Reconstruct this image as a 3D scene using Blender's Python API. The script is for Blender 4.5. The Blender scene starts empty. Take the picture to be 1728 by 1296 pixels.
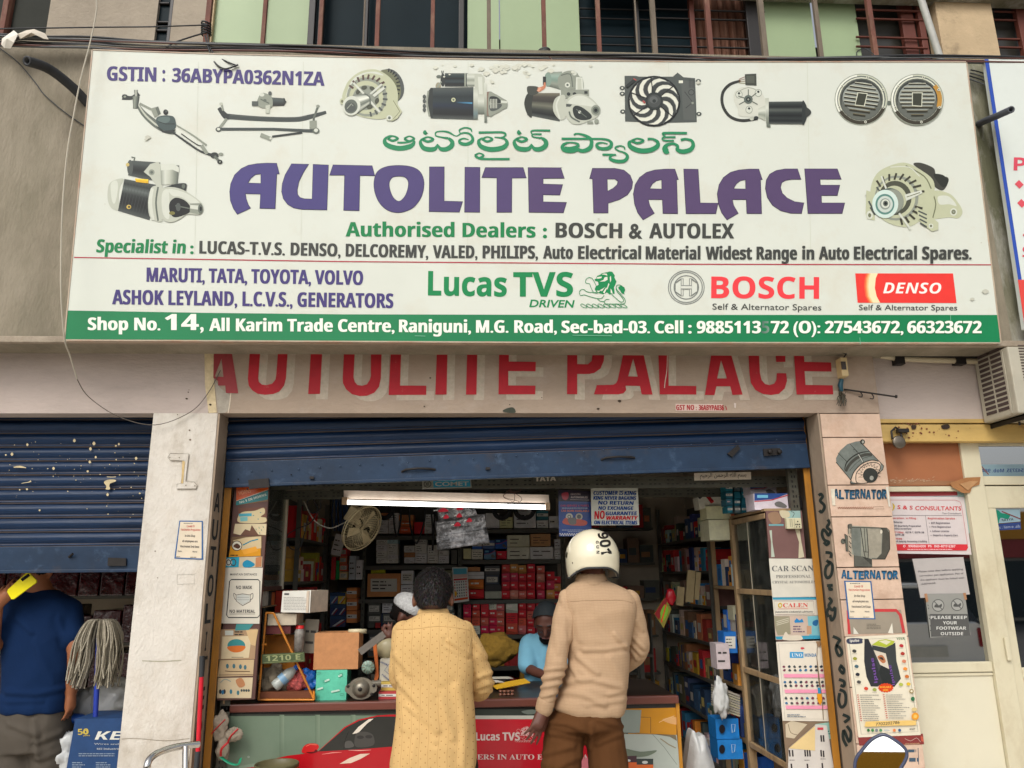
import bpy,bmesh,math,random
from mathutils import Vector,Matrix,noise
from mathutils.geometry import tessellate_polygon
SC=bpy.context.scene
COL=SC.collection
rnd=random.Random(11)
F=1298.0
PITCH,ROLL,YAW=math.radians(14.0),math.radians(-0.67),math.radians(3.14)
CAM=Vector((0,0,1.6))
_fw=Vector((math.sin(YAW)*math.cos(PITCH),math.cos(YAW)*math.cos(PITCH),math.sin(PITCH)))
_r0=Vector((math.cos(YAW),-math.sin(YAW),0))
_u0=_r0.cross(_fw)
RT=_r0*math.cos(ROLL)+_u0*math.sin(ROLL)
UP=-_r0*math.sin(ROLL)+_u0*math.cos(ROLL)
FW=_fw
cd=bpy.data.cameras.new('camera')
cam=bpy.data.objects.new('camera',cd)
COL.objects.link(cam)
cd.sensor_width=36.0
cd.lens=36.0*F/1728.0
cd.clip_start=0.05
cd.clip_end=500
cam.matrix_world=Matrix(((RT.x,UP.x,-FW.x,CAM.x),(RT.y,UP.y,-FW.y,CAM.y),(RT.z,UP.z,-FW.z,CAM.z),(0,0,0,1)))
SC.camera=cam
SUN_EL,SUN_AZ=math.radians(44),math.radians(205)
world=bpy.data.worlds.new('World')
SC.world=world
world.use_nodes=True
wn=world.node_tree
for n in list(wn.nodes):
 wn.nodes.remove(n)
sky=wn.nodes.new('ShaderNodeTexSky')
sky.sky_type='NISHITA'
sky.sun_disc=False
sky.sun_elevation=SUN_EL
sky.sun_rotation=SUN_AZ
sky.air_density=1.0
sky.dust_density=4.0
sky.ozone_density=1.0
bgn=wn.nodes.new('ShaderNodeBackground')
bgn.inputs['Strength'].default_value=0.15
hsv=wn.nodes.new('ShaderNodeHueSaturation')
hsv.inputs['Saturation'].default_value=0.35
wo=wn.nodes.new('ShaderNodeOutputWorld')
wn.links.new(sky.outputs[0],hsv.inputs['Color'])
wn.links.new(hsv.outputs[0],bgn.inputs[0])
wn.links.new(bgn.outputs[0],wo.inputs[0])
sl=bpy.data.lights.new('sun','SUN')
sl.energy=0.95
sl.angle=math.radians(25)
sl.color=(1.0,0.965,0.90)
so=bpy.data.objects.new('sun',sl)
COL.objects.link(so)
_sd=Vector((math.sin(SUN_AZ)*math.cos(SUN_EL),math.cos(SUN_AZ)*math.cos(SUN_EL),math.sin(SUN_EL)))
so.rotation_euler=_sd.to_track_quat('Z','Y').to_euler()
SC.view_settings.view_transform='Standard'
SC.view_settings.look='None'
SC.view_settings.gamma=1.0
SC.view_settings.use_curve_mapping=False
SC.view_settings.exposure=0.2
SC.cycles.max_bounces=8
SC.cycles.diffuse_bounces=4
def ray(px,py):
 return RT*((px-864)/F)+UP*((648-py)/F)+FW
class Plane:
 """A real flat surface (wall, board, panel); at() finds the point of it seen at a photo pixel."""
 def __init__(s,O,N):
  s.O=Vector(O);s.N=Vector(N).normalized()
 def at(s,px,py,h=0.0):
  d=ray(px,py)
  k=(s.O-CAM).dot(s.N)/d.dot(s.N)
  p=CAM+d*k
  return p+s.N*h
def YP(y):return Plane((0,y,0),(0,-1,0))
def XP(x,sgn=1):return Plane((x,0,0),(sgn,0,0))
def P(px,py,Y):
 d=ray(px,py)
 return CAM+d*(Y/d.y)
def PZ(px,py,Z):
 d=ray(px,py)
 return CAM+d*((Z-CAM.z)/d.z)
def lin(c):
 r=[]
 for v in c[:3]:
  v=v/255.0
  r.append(v/12.92 if v<=0.04045 else((v+0.055)/1.055)**2.4)
 return tuple(r)
MATS={}
def mat(name,col=None,rough=0.7,metal=0.0,var=0.15,scale=6.0,bump=0.0,bscale=60.0,dirt=None,dirt_amt=0.4,dscale=1.6,attr=False,spec=0.5,coat=0.0,stretch=(1,1,1),dirt2=None,trans=0.0,thr=(0.5,0.68)):
 if name in MATS:
  return MATS[name]
 m=bpy.data.materials.new(name)
 m.use_nodes=True
 nt=m.node_tree
 N=nt.nodes;L=nt.links
 b=N['Principled BSDF']
 b.inputs['Roughness'].default_value=rough
 b.inputs['Metallic'].default_value=metal
 b.inputs['Specular IOR Level'].default_value=spec
 b.inputs['Coat Weight'].default_value=coat
 tc=N.new('ShaderNodeTexCoord')
 mp=N.new('ShaderNodeMapping')
 mp.inputs['Scale'].default_value=stretch
 L.new(tc.outputs['Object'],mp.inputs[0])
 if attr:
  src=N.new('ShaderNodeAttribute');src.attribute_name='Col'
  base=src.outputs['Color']
 else:
  src=N.new('ShaderNodeRGB');src.outputs[0].default_value=(*lin(col),1)
  base=src.outputs[0]
 if var>0:
  nz=N.new('ShaderNodeTexNoise');nz.inputs['Scale'].default_value=scale;nz.inputs['Detail'].default_value=8
  nz.inputs['Roughness'].default_value=0.65
  L.new(mp.outputs[0],nz.inputs['Vector'])
  mr=N.new('ShaderNodeMapRange');mr.inputs[1].default_value=0.3;mr.inputs[2].default_value=0.7
  mr.inputs[3].default_value=1-var;mr.inputs[4].default_value=1+var*0.5
  L.new(nz.outputs['Fac'],mr.inputs[0])
  mx=N.new('ShaderNodeMix');mx.data_type='RGBA';mx.blend_type='MULTIPLY';mx.inputs[0].default_value=1
  L.new(base,mx.inputs[6]);L.new(mr.outputs[0],mx.inputs[7])
  base=mx.outputs[2]
 for dcol,amt,ds,seed in((dirt,dirt_amt,dscale,0.0),(dirt2,dirt_amt,dscale*3.1,7.0)):
  if not dcol:continue
  n2=N.new('ShaderNodeTexNoise');n2.inputs['Scale'].default_value=ds;n2.inputs['Detail'].default_value=12
  n2.inputs['Roughness'].default_value=0.72
  ad=N.new('ShaderNodeVectorMath');ad.operation='ADD';ad.inputs[1].default_value=(seed,seed,seed)
  L.new(mp.outputs[0],ad.inputs[0]);L.new(ad.outputs[0],n2.inputs['Vector'])
  m2=N.new('ShaderNodeMapRange');m2.inputs[1].default_value=thr[0];m2.inputs[2].default_value=thr[1];m2.inputs[4].default_value=amt
  L.new(n2.outputs['Fac'],m2.inputs[0])
  mx=N.new('ShaderNodeMix');mx.data_type='RGBA'
  mx.inputs[7].default_value=(*lin(dcol),1)
  L.new(m2.outputs[0],mx.inputs[0]);L.new(base,mx.inputs[6])
  base=mx.outputs[2]
 L.new(base,b.inputs['Base Color'])
 if bump>0:
  n3=N.new('ShaderNodeTexNoise');n3.inputs['Scale'].default_value=bscale;n3.inputs['Detail'].default_value=6
  L.new(mp.outputs[0],n3.inputs['Vector'])
  bp=N.new('ShaderNodeBump');bp.inputs['Strength'].default_value=bump;bp.inputs['Distance'].default_value=0.01
  L.new(n3.outputs['Fac'],bp.inputs['Height']);L.new(bp.outputs[0],b.inputs['Normal'])
 if trans>0:
  b.inputs['Transmission Weight'].default_value=trans
 MATS[name]=m
 return m
def glass(name,tint=(0.9,0.95,0.93),alpha=0.12,rough=0.03):
 """thin pane: mostly lets light straight through, reflects by fresnel, a dusty film of its own"""
 if name in MATS:return MATS[name]
 m=bpy.data.materials.new(name);m.use_nodes=True
 nt=m.node_tree;N=nt.nodes;L=nt.links
 out=N['Material Output'];N.remove(N['Principled BSDF'])
 tr=N.new('ShaderNodeBsdfTransparent');tr.inputs[0].default_value=(*tint,1)
 gl=N.new('ShaderNodeBsdfGlossy');gl.inputs['Roughness'].default_value=rough
 fr=N.new('ShaderNodeFresnel');fr.inputs[0].default_value=1.5
 mx=N.new('ShaderNodeMixShader')
 L.new(fr.outputs[0],mx.inputs[0]);L.new(tr.outputs[0],mx.inputs[1]);L.new(gl.outputs[0],mx.inputs[2])
 df=N.new('ShaderNodeBsdfDiffuse');df.inputs[0].default_value=(0.42,0.43,0.38,1)
 nz=N.new('ShaderNodeTexNoise');nz.inputs['Scale'].default_value=5;nz.inputs['Detail'].default_value=8
 mr=N.new('ShaderNodeMapRange');mr.inputs[1].default_value=.35;mr.inputs[2].default_value=.75
 mr.inputs[3].default_value=alpha*.3;mr.inputs[4].default_value=alpha*1.7
 L.new(nz.outputs['Fac'],mr.inputs[0])
 m2=N.new('ShaderNodeMixShader')
 L.new(mr.outputs[0],m2.inputs[0]);L.new(mx.outputs[0],m2.inputs[1]);L.new(df.outputs[0],m2.inputs[2])
 L.new(m2.outputs[0],out.inputs[0])
 MATS[name]=m
 return m
PRINT=mat('printed_vinyl',attr=True,rough=0.55,var=0.05,scale=14,spec=0.35)
PAPER=mat('printed_paper',attr=True,rough=0.75,var=0.10,scale=9,spec=0.2)
GLOSSP=mat('glossy_print',attr=True,rough=0.22,var=0.06,scale=9,spec=0.5,bump=0.25,bscale=9)
PAINTED=mat('hand_painted',attr=True,rough=0.8,var=0.22,scale=30,spec=0.2)
CARTON=mat('carton_board',attr=True,rough=0.6,var=0.16,scale=25,spec=0.3)
PLAST=mat('moulded_plastic',attr=True,rough=0.4,var=0.08,scale=20)
def props(o,label=None,cat=None,group=None,kind=None):
 if label:o['label']=label
 if cat:o['category']=cat
 if group:o['group']=group
 if kind:o['kind']=kind
 return o
def thing(name,label,cat,loc=(0,0,0),group=None):
 o=bpy.data.objects.new(name,None)
 o.empty_display_size=0.1
 COL.objects.link(o)
 o.location=loc
 return props(o,label,cat,group)
def link(name,me,parent=None,m=None,**kw):
 o=bpy.data.objects.new(name,me)
 COL.objects.link(o)
 if m is not None and len(me.materials)==0:
  me.materials.append(m)
 if parent is not None:
  o.parent=parent
  o.matrix_parent_inverse=Matrix.Translation(-Vector(parent.location))
 return props(o,**kw)
class MB:
 """collects shapes (with a colour each) and links them as one mesh object"""
 def __init__(s):
  s.v=[];s.f=[];s.c=[];s.sm=[]
 def add(s,vs,fs,col=(128,128,128),smooth=False):
  o=len(s.v)
  s.v+=[tuple(x)for x in vs]
  for i,f in enumerate(fs):
   s.f.append(tuple(o+k for k in f))
   s.c.append(col)
   s.sm.append(smooth)
  return s
 def box(s,lo,hi,col=(128,128,128),M=None,bev=0.0):
  x0,y0,z0=lo;x1,y1,z1=hi
  if bev>0:
   bm=bmesh.new()
   bmesh.ops.create_cube(bm,size=1)
   bmesh.ops.scale(bm,vec=(x1-x0,y1-y0,z1-z0),verts=bm.verts)
   bmesh.ops.translate(bm,vec=((x0+x1)/2,(y0+y1)/2,(z0+z1)/2),verts=bm.verts)
   bmesh.ops.bevel(bm,geom=list(bm.edges),offset=bev,segments=2,affect='EDGES',profile=0.6)
   vs=[v.co.copy()for v in bm.verts];fs=[[v.index for v in f.verts]for f in bm.faces]
   bm.free()
  else:
   vs=[Vector(p)for p in((x0,y0,z0),(x1,y0,z0),(x1,y1,z0),(x0,y1,z0),(x0,y0,z1),(x1,y0,z1),(x1,y1,z1),(x0,y1,z1))]
   fs=[(0,1,5,4),(1,2,6,5),(2,3,7,6),(3,0,4,7),(4,5,6,7),(3,2,1,0)]
  if M is not None:vs=[M@v for v in vs]
  return s.add(vs,fs,col)
 def tube(s,pts,r,col=(128,128,128),n=8,caps=True,smooth=True,flat=1.0):
  pts=[Vector(p)for p in pts]
  rs=r if isinstance(r,(list,tuple))else[r]*len(pts)
  vs=[];fs=[]
  prev=None
  for i,p in enumerate(pts):
   t=(pts[min(i+1,len(pts)-1)]-pts[max(i-1,0)]).normalized()
   if prev is None:
    a=Vector((0,0,1))if abs(t.z)<0.9 else Vector((1,0,0))
    u=t.cross(a).normalized()
   else:
    u=(prev-t*prev.dot(t)).normalized()
   prev=u
   w=t.cross(u)
   for k in range(n):
    an=2*math.pi*k/n
    vs.append(p+(u*math.cos(an)+w*math.sin(an)*flat)*rs[i])
  for i in range(len(pts)-1):
   for k in range(n):
    a=i*n+k;b=i*n+(k+1)%n
    fs.append((a,b,b+n,a+n))
  s.add(vs,fs,col,smooth)
  if caps:
   s.add(vs[:n],[tuple(range(n-1,-1,-1))],col)
   s.add(vs[-n:],[tuple(range(n))],col)
  return s
 def lathe(s,prof,base,axis=(0,0,1),n=20,col=(128,128,128),smooth=True):
  ax=Vector(axis).normalized()
  a=Vector((0,0,1))if abs(ax.z)<0.9 else Vector((1,0,0))
  u=ax.cross(a).normalized();w=ax.cross(u)
  base=Vector(base)
  vs=[];fs=[]
  for r,h in prof:
   for k in range(n):
    an=2*math.pi*k/n
    vs.append(base+ax*h+(u*math.cos(an)+w*math.sin(an))*max(r,1e-5))
  for i in range(len(prof)-1):
   for k in range(n):
    a_=i*n+k;b=i*n+(k+1)%n
    fs.append((a_,b,b+n,a_+n))
  return s.add(vs,fs,col,smooth)
 def quad(s,a,b,c,d,col=(128,128,128)):
  return s.add([a,b,c,d],[(0,1,2,3)],col)
 def prism(s,pts3,off,col=(128,128,128)):
  """closed polygon of 3D points extruded by off"""
  n=len(pts3);off=Vector(off)
  tri=tessellate_polygon([[Vector(p)for p in pts3]])
  vs=[Vector(p)for p in pts3]+[Vector(p)+off for p in pts3]
  fs=[tuple(t)for t in tri]+[tuple(n+i for i in reversed(t))for t in tri]
  fs+=[(i,(i+1)%n,n+(i+1)%n,n+i)for i in range(n)]
  return s.add(vs,fs,col)
 def mesh(s,name):
  me=bpy.data.meshes.new(name)
  me.from_pydata(s.v,[],s.f)
  at=me.color_attributes.new('Col','FLOAT_COLOR','CORNER')
  vals=[]
  cache={}
  for f,c in zip(s.f,s.c):
   if isinstance(c,list):
    for cc in c[:len(f)]:
     vals+=[*lin(cc),1.0]
   else:
    if c not in cache:cache[c]=[*lin(c),1.0]
    vals+=cache[c]*len(f)
  at.data.foreach_set('color',vals)
  me.polygons.foreach_set('use_smooth',s.sm)
  me.update()
  return me
 def build(s,name,m,parent=None,**kw):
  bm=bmesh.new()
  me=s.mesh(name)
  o=link(name,me,parent,m,**kw)
  bm.free()
  return o
def sty(s,st):
 B={'b':(0x1D5D4,0x1D5EE,0x1D7EC),'bi':(0x1D63C,0x1D656,0x1D7EC),'s':(0x1D400,0x1D41A,0x1D7CE),'r':None}[st]
 if B is None:return s
 o=''
 for c in s:
  if 'A'<=c<='Z':o+=chr(B[0]+ord(c)-65)
  elif 'a'<=c<='z':o+=chr(B[1]+ord(c)-97)
  elif '0'<=c<='9':o+=chr(B[2]+ord(c)-48)
  else:o+=c
 return o
_tc={}
def text_mesh(s,st='b',off=0.0):
 k=(s,st,off)
 if k in _tc:return _tc[k]
 c=bpy.data.curves.new('t','FONT')
 c.body=sty(s,st);c.size=1.0;c.resolution_u=3;c.offset=off
 o=bpy.data.objects.new('t',c)
 COL.objects.link(o)
 dg=bpy.context.evaluated_depsgraph_get()
 me=bpy.data.meshes.new_from_object(o.evaluated_get(dg))
 vs=[(v.co.x,v.co.y)for v in me.vertices]
 fs=[tuple(p.vertices)for p in me.polygons]
 bpy.data.objects.remove(o);bpy.data.curves.remove(c);bpy.data.meshes.remove(me)
 x0=min(v[0]for v in vs);x1=max(v[0]for v in vs)
 cap=0.714 if st!='s' else 0.68
 _tc[k]=([((x-x0)/(x1-x0),y/cap)for x,y in vs],fs)
 return _tc[k]
def spline(pts,n=8,closed=False):
 """Catmull-Rom through 2D/3D points"""
 out=[]
 N=len(pts)
 rng=range(N if closed else N-1)
 for i in rng:
  p=[pts[(i+k)%N]if closed else pts[min(max(i+k,0),N-1)]for k in(-1,0,1,2)]
  for j in range(n):
   t=j/n
   out.append(tuple(0.5*((2*b)+(-a+c)*t+(2*a-5*b+4*c-d)*t*t+(-a+3*b-3*c+d)*t**3)for a,b,c,d in zip(*p)))
 if not closed:out.append(tuple(float(x)for x in pts[-1]))
 return out
class Decal(MB):
 """print or paint on a plane; coordinates are photo pixels (or a local frame T that maps to pixels)"""
 def __init__(s,plane,h=0.0012,T=None):
  super().__init__()
  s.pl=plane;s.h=h;s.T=T
 def pt(s,x,y):
  if s.T:x,y=s.T(x,y)
  return s.pl.at(x,y,s.h)
 def up(s,d=0.00008):s.h+=d;return s
 def poly(s,pts,col,holes=()):
  s.up()
  loops=[list(pts)]+[list(h)for h in holes]
  tri=tessellate_polygon([[Vector((x,y,0))for x,y in lp]for lp in loops])
  flat=[p for lp in loops for p in lp]
  vs=[s.pt(*p)for p in flat]
  fs=[]
  for t in tri:
   a,b,c=(vs[i]for i in t)
   n=(b-a).cross(c-a)
   fs.append(tuple(t)if n.dot(s.pl.N)>0 else tuple(reversed(t)))
  MB.add(s,vs,fs,col)
  return s
 def blob(s,pts,col,n=6,holes=()):
  return s.poly(spline(pts,n,True),col,holes)
 def rect(s,x0,y0,x1,y1,col):
  return s.poly([(x0,y0),(x1,y0),(x1,y1),(x0,y1)],col)
 def grad(s,quad,cols):
  """quad with a colour per corner (printed shading of a pictured thing)"""
  s.up()
  MB.add(s,[s.pt(*p)for p in quad],[(3,2,1,0)],[cols[3],cols[2],cols[1],cols[0]])
  return s
 def bands(s,L0,L1,cols):
  """strip between two polylines' matching ends, coloured in bands from L0 to L1 (a printed cylinder)"""
  s.up()
  n=len(cols)-1
  for i in range(n):
   a,b=i/n,(i+1)/n
   q=[]
   for k in range(len(L0)):
    q.append([(L0[k][0]+(L1[k][0]-L0[k][0])*t,L0[k][1]+(L1[k][1]-L0[k][1])*t)for t in(a,b)])
   for k in range(len(q)-1):
    vs=[s.pt(*q[k][0]),s.pt(*q[k+1][0]),s.pt(*q[k+1][1]),s.pt(*q[k][1])]
    nn=(vs[1]-vs[0]).cross(vs[2]-vs[0])
    cc=[cols[i],cols[i],cols[i+1],cols[i+1]]
    if nn.dot(s.pl.N)>0:MB.add(s,vs,[(0,1,2,3)],cc)
    else:MB.add(s,vs,[(3,2,1,0)],cc[::-1])
  return s
 def ell(s,cx,cy,rx,ry,col,rot=0,n=28,a0=0,a1=360,ring=None):
  c,q=math.cos(math.radians(rot)),math.sin(math.radians(rot))
  def E(k):return[(cx+rx*k*math.cos(t)*c-ry*k*math.sin(t)*q,cy+rx*k*math.cos(t)*q+ry*k*math.sin(t)*c)for t in[math.radians(a0+(a1-a0)*i/n)for i in range(n if a1-a0==360 else n+1)]]
  if ring:return s.poly(E(1),col,[E(ring)])if a1-a0==360 else s.poly(E(1)+E(ring)[::-1],col)
  return s.poly(E(1),col)
 def line(s,pts,w,col,smooth=0,closed=False):
  """ribbon; w a width or a list of widths (pixels)"""
  s.up()
  ws=w if isinstance(w,(list,tuple))else[w]*len(pts)
  if smooth:
   q=spline([(x,y,ww)for(x,y),ww in zip(pts,ws)],smooth,closed)
   pts=[(a,b)for a,b,_ in q];ws=[max(c,0.2)for _,_,c in q]
  N=len(pts)
  Lp=[];Rp=[]
  for i in range(N):
   if closed:a=pts[i-1];b=pts[(i+1)%N]
   else:a=pts[max(i-1,0)];b=pts[min(i+1,N-1)]
   dx,dy=b[0]-a[0],b[1]-a[1]
   d=math.hypot(dx,dy)or 1
   nx,ny=-dy/d*ws[i]/2,dx/d*ws[i]/2
   Lp.append(s.pt(pts[i][0]+nx,pts[i][1]+ny));Rp.append(s.pt(pts[i][0]-nx,pts[i][1]-ny))
  fs=[]
  for i in range(N if closed else N-1):
   j=(i+1)%N
   fs.append((i,j,N+j,N+i))
  vs=Lp+Rp
  if fs:
   a,b,c=(vs[k]for k in fs[0][:3])
   if(b-a).cross(c-a).dot(s.pl.N)<0:fs=[tuple(reversed(f))for f in fs]
  MB.add(s,vs,fs,col)
  return s
 def text(s,t,x0,y0,x1,y1,cap,col,st='b',slant=0.0,off=0.0,col2=None,mirror=False,emb=0.0):
  """baseline runs from (x0,y0) to (x1,y1); cap height in pixels"""
  if emb:
   for e in(-emb,emb):
    s.text(t,x0+e,y0,x1+e,y1,cap,col,st,slant,off,col2,mirror)
  s.up()
  vs,fs=text_mesh(t,st,off)
  out=[]
  L=math.hypot(x1-x0,y1-y0);ux,uy=(x1-x0)/L,(y1-y0)/L
  for u,v in vs:
   if mirror:u=1-u
   x=x0+(x1-x0)*u+(uy+slant*ux)*v*cap
   y=y0+(y1-y0)*u-(ux)*v*cap
   out.append(s.pt(x,y))
  fs2=[]
  for f in fs:
   a,b,c=(out[k]for k in f[:3])
   fs2.append(f if(b-a).cross(c-a).dot(s.pl.N)>0 else tuple(reversed(f)))
  if col2:
   cs=[]
   o=len(s.v);s.v+=[tuple(p)for p in out]
   for f in fs2:
    s.f.append(tuple(o+k for k in f));s.sm.append(False)
    s.c.append([tuple(col[i]+(col2[i]-col[i])*vs[k][0]for i in range(3))for k in f])
  else:
   MB.add(s,out,fs2,col)
  return s
 def lines(s,x0,y0,x1,y1,n,col,th=0.45,seed=1,gap=0.25,mn=0.5):
  """rows of writing too small to read"""
  r=random.Random(seed)
  s.up()
  dy=(y1-y0)/n
  for i in range(n):
   y=y0+dy*(i+0.5)
   x=x0;xe=x0+(x1-x0)*(mn+(1-mn)*r.random())
   while x<xe:
    w=(abs(dy)*(0.5+1.6*r.random()))
    w=min(w,xe-x)
    a=s.pt(x,y-dy*th/2);b=s.pt(x+w,y-dy*th/2);c=s.pt(x+w,y+dy*th/2);d=s.pt(x,y+dy*th/2)
    q=[a,b,c,d]
    if(b-a).cross(c-a).dot(s.pl.N)<0:q=q[::-1]
    MB.add(s,q,[(0,1,2,3)],col)
    x+=w+abs(dy)*gap
  return s
def frame_T(q):
 """bilinear map from the unit square (u right, v down) to the photo quad TL,TR,BR,BL"""
 def T(u,v):
  a,b,c,d=q
  return((a[0]*(1-u)+b[0]*u)*(1-v)+(d[0]*(1-u)+c[0]*u)*v,(a[1]*(1-u)+b[1]*u)*(1-v)+(d[1]*(1-u)+c[1]*u)*v)
 return T
def tagtop(o,label,cat,group=None):return props(o,label,cat,group)
def sheet(name,plane,quad,col,m,thick=0.002,parent=None,h=0.0,**kw):
 """a sheet or board with real thickness lying on a plane; quad TL,TR,BR,BL in photo pixels"""
 mb=MB()
 front=[plane.at(x,y,h+thick)for x,y in quad]
 mb.prism(front,plane.N*-thick,col)
 return mb.build(name,m,parent,**kw)
FY=4.05
GY=4.25
XL,XR=-1.335,1.915
XP0,XP1=-1.665,2.255
ZT=2.45
ZB=2.775
ZP=4.575
PF=YP(FY)
W_white=mat('limewashed_plaster',(213,207,196),rough=0.9,var=0.10,scale=3.5,bump=0.5,bscale=70,dirt=(186,172,152),dirt_amt=0.6,dscale=1.3,dirt2=(168,156,138),stretch=(1.15,1,0.75))
W_pink=mat('pinkish_beam_paint',(166,148,130),rough=0.9,var=0.15,scale=4,bump=0.4,bscale=60,dirt=(150,128,112),dirt_amt=0.6,dscale=1.8,dirt2=(175,160,146),stretch=(0.6,1,1))
W_lilac=mat('lilac_wall_paint',(186,172,163),rough=0.9,var=0.10,scale=3,bump=0.4,bscale=50,dirt=(148,138,130),dirt_amt=0.55,dscale=1.2,stretch=(0.5,1,1.4))
W_grey=mat('weathered_cement',(138,129,111),rough=0.95,var=0.2,scale=4,bump=0.6,bscale=55,dirt=(112,108,88),dirt_amt=0.6,dscale=1.1,dirt2=(166,156,138),stretch=(1.4,1,0.5),thr=(0.46,0.7))
W_stain=mat('stained_cement',(146,142,122),rough=0.95,var=0.3,scale=5,bump=0.6,bscale=40,dirt=(90,92,66),dirt_amt=0.8,dscale=1.5,dirt2=(180,178,168),stretch=(1,1,0.3),thr=(0.45,0.6))
W_cream=mat('old_cream_paint',(200,176,140),rough=0.9,var=0.18,scale=4,bump=0.4,dirt=(120,104,82),dirt_amt=0.8,dscale=1.9,thr=(0.52,0.62))
W_upper=mat('pale_upper_plaster',(172,160,142),rough=0.95,var=0.16,scale=3,bump=0.4,bscale=50,dirt=(140,128,110),dirt_amt=0.7,dscale=1.8)
W_in=mat('shop_inner_wall',(190,180,162),rough=0.95,var=0.2,scale=3)
CONC=mat('pavement_concrete',(212,204,190),rough=0.95,var=0.2,scale=3,bump=0.5,bscale=30)
ASPH=mat('asphalt',(66,64,62),rough=0.95,var=0.25,scale=8,bump=0.5,bscale=90)
FLOOR=mat('shop_floor',(160,150,136),rough=0.6,var=0.2,scale=4)
def struct(name,lo,hi,m,parent=None,bev=0.0,**kw):
 return MB().box(lo,hi,bev=bev).build(name,m,parent,kind='structure',**kw)
struct('road',(-40,-40,-0.3),(40,-1.2,-0.12),ASPH)
struct('pavement',(-40,-1.2,-0.3),(40,4.0,0.0),CONC)
struct('shop_floor',(-8,4.0,-0.3),(8,9,0.004),FLOOR)
struct('left_pillar',(XP0,FY,0),(XL,4.42,ZT),W_white)
RP=struct('tiled_pillar',(XR,FY+0.014,0),(XP1,4.42,ZT),mat('pillar_mortar',(120,104,88),rough=0.95,var=0.2))
struct('left_beam',(-4.5,FY,ZT),(-1.385,4.16,ZB+0.005),W_lilac)
struct('beam',(-1.383,FY,ZT),(XP1,4.16,ZB+0.005),W_pink)
struct('right_wall',(XP1,FY+0.045,2.41),(5,4.16,ZB+0.005),W_lilac)
struct('parapet',(-4.6,3.87,ZB),(2.95,4.1,ZP),W_grey)
struct('parapet_pier',(2.95,3.885,ZB),(3.30,4.1,ZP),W_stain)
struct('neighbour_parapet',(3.302,3.895,ZB),(6,4.1,ZP),W_grey)
struct('parapet_lip',(-4.6,3.835,ZB-0.004),(6,3.869,ZB+0.030),mat('lip_cement',(165,152,134),rough=0.95,var=0.25,scale=5,bump=0.5,dirt=(120,104,84),dirt_amt=0.8,dscale=3),bev=0.006)
struct('canopy_slab',(-4.6,4.101,ZB+0.006),(6,9,ZB+0.15),W_in)
struct('back_wall',(-4.6,7.0,0),(6,7.1,ZB),W_in)
struct('left_partition',(XP0+0.05,4.42,0),(XL-0.02,7.0,ZB),W_in)
struct('right_partition',(XR+0.04,4.42,0),(XP1-0.05,7.0,ZB),W_in)
struct('far_left_wall',(-4.6,4.42,0),(-4.5,7.0,ZB),W_in)
struct('far_right_wall',(4.9,4.42,0),(5.0,7.0,ZB),W_in)
UY=4.45
UP_=YP(UY)
def wall_px(name,x0,x1,m,Y=UY,t=0.12,y0=-60,y1=140):
 a=P(x0,y0,Y);b=P(x1,y1,Y)
 xa=P(x0,50,Y).x;xb=P(x1,50,Y).x
 return struct(name,(xa,Y,ZP-0.2),(xb,Y+t,6.8),m)
wall_px('upper_wall',78,262,W_upper)
wall_px('upper_column',288,352,W_upper)
wall_px('upper_cream_wall',1585,1680,W_cream,Y=4.40)
struct('parapet_top',(-4.6,4.101,ZP-0.25),(6,4.44,ZP-0.2),W_grey)
struct('upper_room_wall',(-5,5.6,ZB),(6.5,5.7,6),mat('dark_room',(70,66,60),var=0.2))
struct('upper_room_floor',(-5,4.571,ZB+0.2),(6.5,5.6,ZP-0.26),W_in)
struct('upper_ceiling',(-5,4.5,6.8),(6.5,5.7,6.9),W_in)
_zs=P(1300,-18,4.33).z
struct('upper_slab',(P(1000,5,4.2).x,4.33,_zs),(6.5,4.445,_zs+0.3),W_stain)
RUST=mat('rusty_red_paint',(112,66,52),rough=0.75,var=0.35,scale=14,dirt=(150,120,96),dirt_amt=0.7,dscale=6,stretch=(1,1,0.4))
RUST2=mat('bare_weathered_bar',(120,108,92),rough=0.8,var=0.35,scale=16,dirt=(84,60,46),dirt_amt=0.8,dscale=8,stretch=(1,1,0.4))
GREENP=mat('frosted_green_glass',(160,180,138),rough=0.5,var=0.05,scale=3)
DARKG=mat('dark_window_glass',(20,36,42),rough=0.5,var=0.2,scale=2,spec=0.08)
FRAMEB=mat('dark_window_frame',(34,30,28),rough=0.5)
REDF=mat('red_brown_frame',(104,52,38),rough=0.6,var=0.2)
def pane(parent,x0,x1,m,Y=UY+0.03,name='pane',y0=-40,y1=130):
 xa=P(x0,50,Y).x;xb=P(x1,50,Y).x
 return MB().box((xa,Y,ZP-0.2),(xb,Y+0.008,6.8)).build(name,m,parent)
def ubar(parent,x0,x1,Y=UY+0.0,m=FRAMEB,name='frame',t=0.04):
 xa=P(x0,50,Y).x;xb=P(x1,50,Y).x
 return MB().box((xa,Y,ZP-0.2),(xb,Y+t,6.8),bev=0.004).build(name,m,parent)
def hbar(parent,x0,x1,y,Y,r=0.007,m=REDF,name='bar'):
 a=P(x0,y,Y);b=P(x1,y,Y);z=(a.z+b.z)/2
 return MB().tube([(a.x,Y,z),(b.x,Y,z)],r,n=6).build(name,m,parent)
w=thing('window','dark upstairs window at the far top left beside a brown wooden edge','window',P(40,40,UY))
pane(w,-80,92,mat('dusty_dark_pane',(48,50,44),rough=0.6,var=0.15,spec=.1));ubar(w,-3,12,m=RUST)
w=thing('window','narrow dark upstairs window slit between two plaster columns','window',P(275,40,UY))
pane(w,260,290,DARKG);ubar(w,282,288)
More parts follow.
